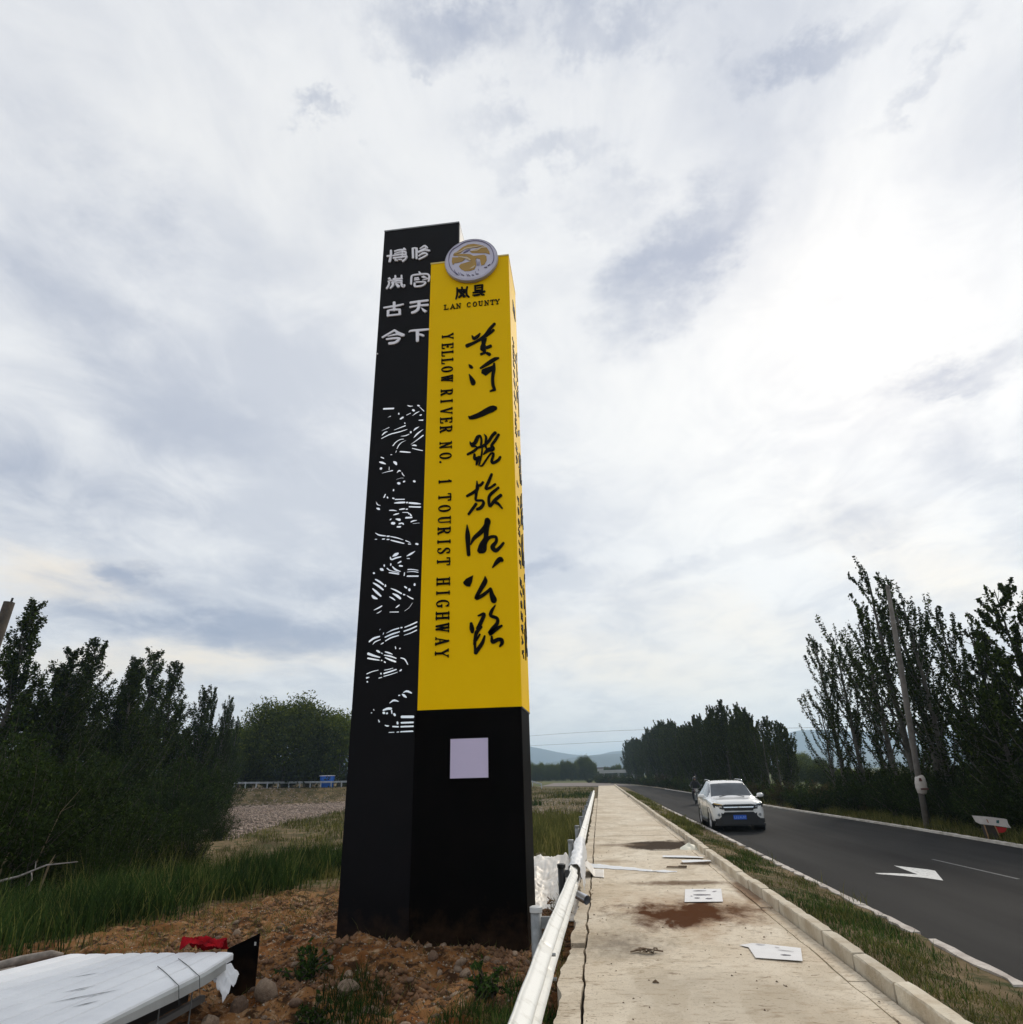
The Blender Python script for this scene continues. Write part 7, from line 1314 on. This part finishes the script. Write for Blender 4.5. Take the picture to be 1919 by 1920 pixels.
mb = MB(); mb.prism([(-.22, .40), (.04, .38), (.11, .0), (-.17, -.05)], -.02, .16); mb.obj('stump', mat('black_stump', (.02, .014, .012), .9, (.04, .03, .02), 8), bd)
mb = MB(); mb.prism([(.02, .38), (.36, .33), (.28, .23), (.10, .20)], -.01, .12); mb.obj('red_cloth', mat('red_rag', (.42, .01, .01), .8), bd)
M_STAKE = mat('stake_wood', (.38, .22, .10), .85, (.25, .14, .07), 9)
for a, b in ((-.22, -.19), (.045, .125)): mb = MB(); mb.tube([(a, -.03, .42), (b, -.04, -.06)], .016, 6); mb.obj('stake', M_STAKE, bd)
far = thing('power_pole', 'thin dark far power pole standing in the green field gap on the right', 'pole', (25.0, 98.0, -.2))
mb = MB(); mb.tube([(0, 0, 0), (-.05, 0, 7.7)], [.17, .11], 10); mb.obj('shaft', M_BARKP, far)
mb = MB(); mb.box((0, 0, 7.2), (1.5, .12, .10)); mb.obj('crossarm', M_BARKP, far)
for a in (-.65, .65): mb = MB(); mb.tube([(a, 0, 7.25), (a, 0, 7.42)], .05, 6); mb.obj('insulator', M_STEEL, far)
far2 = thing('power_pole', 'far power pole hidden behind the sign tower carrying the wires', 'pole', (-25.0, 134.0, -.2))
for c in far.children: k = c.copy(); COL.objects.link(k); k.parent = far2; k.scale = (1, 1, 1.15)
def wire(a, b, sag, lb, n=24):
    mb = MB(); mb.tube([(a[0] + (b[0] - a[0]) * i / n, a[1] + (b[1] - a[1]) * i / n, a[2] + (b[2] - a[2]) * i / n - sag * 4 * (i / n) * (1 - i / n)) for i in range(n + 1)], .02, 5); o = mb.obj('power_wire', M_DARK); tag(o, lb, 'wire')
wire((-25.0, 134, 8.6), (24.9, 98, 7.3), -.75, 'upper thin power wire crossing the sky behind the tower'); wire((-25.0, 134, 7.4), (24.9, 98, 6.7), .1, 'lower thin power wire crossing the sky above the hills'); wire((24.9, 98, 7.3), (70, 66, 6.9), .6, 'short length of power wire going right from the far pole')
lp = thing('wooden_pole', 'dark wooden pole top cut by the left edge of the picture', 'pole', (-14.75, 13.9, -.5)); mb = MB(); mb.tube([(0, 0, 0), (.1, 0, 3), (.36, 0, 6.85)], [.15, .14, .12], 12); mb.obj('shaft', M_BARK, lp, True)
mb = MB(); mb.tube([(.42, -.02, 6.75), (.44, -.02, 6.95)], .025, 6); mb.obj('top_bracket', M_DARK, lp)

# ------------------------------------------------------------------ far bank: guardrail, blue tank, slim pole
fg = thing('guardrail', 'far grey guardrail on the embankment beyond the river bed', 'guardrail', (0, 0, 0)); M_FR = mat('far_rail', (.50, .54, .58), .6, (.36, .39, .42), 2)
def rp(t): 
    p = BA + (BB - BA) * t + BN * 1.2; return p[0], p[1]
ts = np.linspace(-.35, 1.0, 60)
mb = MB(); hh = []
for t in ts: x, y = rp(t); hh.append((x, y, hz(x, y)))
for q in range(len(hh) - 1):
    mb = MB(); a, b = hh[q], hh[q + 1]
    mb.tube([(a[0], a[1], a[2] + .72), (b[0], b[1], b[2] + .72)], .055, 6); mb.tube([(a[0], a[1], a[2] + .60), (b[0], b[1], b[2] + .60)], .04, 6); mb.obj('rail_section', M_FR, fg)
for q in range(0, len(hh), 1): mb = MB(); a = hh[q]; mb.box((a[0], a[1] + .08, a[2] + .36), (.12, .12, .85)); mb.obj('post', M_FR, fg)
x, y = rp(.44); x, y = -36.5, 87.6; zt = hz(x, y)
tk = thing('water_tank', 'bright blue tank with white rim beyond the far guardrail', 'tank', (x, y + 1.6, zt - .1), .3)
mb = MB(); vs = []; pr = [(.74, .05), (.86, .12), (.95, 1.0), (1.0, 1.52)]; n = 20
for r, z in pr: vs += [(r * .98 * math.copysign(abs(math.cos(2 * PI * k / n)) ** .5, math.cos(2 * PI * k / n)), r * .7 * math.copysign(abs(math.sin(2 * PI * k / n)) ** .5, math.sin(2 * PI * k / n)), z) for k in range(n)]
mb.add(vs, [(a * n + k, a * n + (k + 1) % n, (a + 1) * n + (k + 1) % n, (a + 1) * n + k) for a in range(3) for k in range(n)] + [tuple(3 * n + k for k in range(n)), tuple(range(n - 1, -1, -1))]); mb.obj('tank_body', mat('tank_blue', (.01, .14, .62), .5), tk, True)
mb = MB(); rim = [(1.0 * math.copysign(abs(math.cos(2 * PI * k / n)) ** .5, math.cos(2 * PI * k / n)), .72 * math.copysign(abs(math.sin(2 * PI * k / n)) ** .5, math.sin(2 * PI * k / n)), 1.55) for k in range(n + 1)]; mb.tube(rim, .06, 6, False); mb.obj('rim', M_WHT, tk)
sl = thing('slim_pole', 'thin pale pole between the blue tank and the sign tower', 'pole', (-36.0, 92.0, hz(-36, 92))); mb = MB(); mb.tube([(0, 0, 0), (.05, 0, 4.4)], [.06, .04], 8); mb.obj('shaft', M_POLE, sl)

# ------------------------------------------------------------------ plain, buildings and hills
br = thing('flyover', 'long low pale bridge in the distance left of the poplar belt', 'bridge', (9, 262, 0)); M_BC = mat('bridge_concrete', (.42, .42, .42), .9, (.34, .34, .34), .3)
mb = MB(); mb.box((4, 0, 2.45), (26, 5, .55)); mb.obj('deck', M_BC, br)
mb = MB(); mb.box((4, -2.4, 3.0), (26, .2, .5)); mb.obj('parapet', M_BC, br)
for q in range(5): mb = MB(); mb.box((-7.5 + 5.6 * q, 0, .95), (.8, 2.5, 2.5)); mb.obj('pier', M_BC, br)
for i, (x, y, w, h, lb) in enumerate([(2.0, 420, 9, 5.0, 'tiny pale house with flat roof on the plain, the left one'), (14.0, 425, 12, 4.0, 'long low pale shed on the plain right of the tiny house'), (-22, 430, 10, 4.5, 'tiny pale house on the plain behind the far hedge')]):
    b = thing('far_house', lb, 'house', (x, y, -.2)); mb = MB(); mb.box((0, 0, h / 2), (w, 6, h)); mb.obj('wall', mat('far_wall', (.42, .40, .38), .9, (.36, .34, .32), .2), b)
    mb = MB(); mb.prism([(-w / 2 - .4, h), (w / 2 + .4, h), (w / 2 - .2, h + .9), (-w / 2 + .2, h + .9)], -3.3, 3.3); mb.obj('roof', mat('far_roof', (.16, .13, .13), .9), b)
    for q in range(3): mb = MB(); mb.box((-w / 2 + w * (q + .5) / 3, -3.02, h * .55), (w * .12, .08, h * .28)); mb.obj('window', M_DARK, b)
def ridge(name, y0, prof, depth, seed, col):
    xs = np.arange(-2600, 2601, 26.0); ys = np.linspace(0, depth, 22); X, Yy = np.meshgrid(xs, ys); px = np.array([p[0] for p in prof]); pz = np.array([p[1] for p in prof]); top = np.interp(X[0], px, pz)
    for _ in range(6): top[1:-1] = .5 * top[1:-1] + .25 * (top[:-2] + top[2:])
    u = Yy / depth; shape = np.sin(np.clip(u / .62, 0, 1) * PI / 2) ** 1.2 * (1 - .35 * sst(.62, 1, u)); Z = top[None] * shape * (1 + .20 * fbm(X / 160, Yy / 160, seed, 5) * (1 - u)) - 2
    Z = Z + 10 * fbm(X / 90, Yy / 90, seed + 9, 4) * u * (1 - u) * 4 * sst(0, 40, top)[None]
    i = np.arange(X.size).reshape(X.shape); F = np.stack([i[:-1, :-1], i[:-1, 1:], i[1:, 1:], i[1:, :-1]], -1).reshape(-1, 4)
    o = link(name, npmesh(name, np.stack([X.ravel(), (Yy + y0).ravel(), Z.ravel()], 1), F, mat('hill_' + str(seed), col, .95, tuple(c * .7 for c in col), .006), smooth=True)); tag(o, kind='structure')
#     profile heights at the crest, a little behind y0
ridge('hills', 1900, [(-2600, 46), (-1200, 60), (-620, 40), (-300, 30), (-140, 42), (-60, 60), (0, 62), (60, 66), (120, 55), (300, 42), (500, 52), (620, 58), (760, 46), (1000, 60), (2600, 70)], 500, 3, (.020, .034, .040))
ridge('mountains', 2700, [(-2600, 120), (-1200, 95), (-800, 90), (-520, 112), (-400, 138), (-320, 132), (-230, 112), (-150, 92), (-60, 84), (0, 80), (40, 98), (90, 108), (140, 96), (300, 90), (560, 95), (720, 112), (820, 150), (930, 165), (1100, 150), (1500, 120), (2600, 130)], 700, 5, (.022, .036, .050))

# ------------------------------------------------------------------ air
hm = bpy.data.materials.new('haze_air'); hm.use_nodes = True; t = hm.node_tree; t.nodes.clear(); pv = t.nodes.new('ShaderNodeVolumePrincipled'); ov = t.nodes.new('ShaderNodeOutputMaterial')
pv.inputs['Color'].default_value = (.58, .79, 1.0, 1); pv.inputs['Density'].default_value = HAZE; pv.inputs['Anisotropy'].default_value = 0.45; t.links.new(pv.outputs[0], ov.inputs['Volume'])
mb = MB(); mb.box((0, 2450, 95), (15000, 13600, 206)); o = mb.obj('haze', hm); tag(o, kind='stuff')
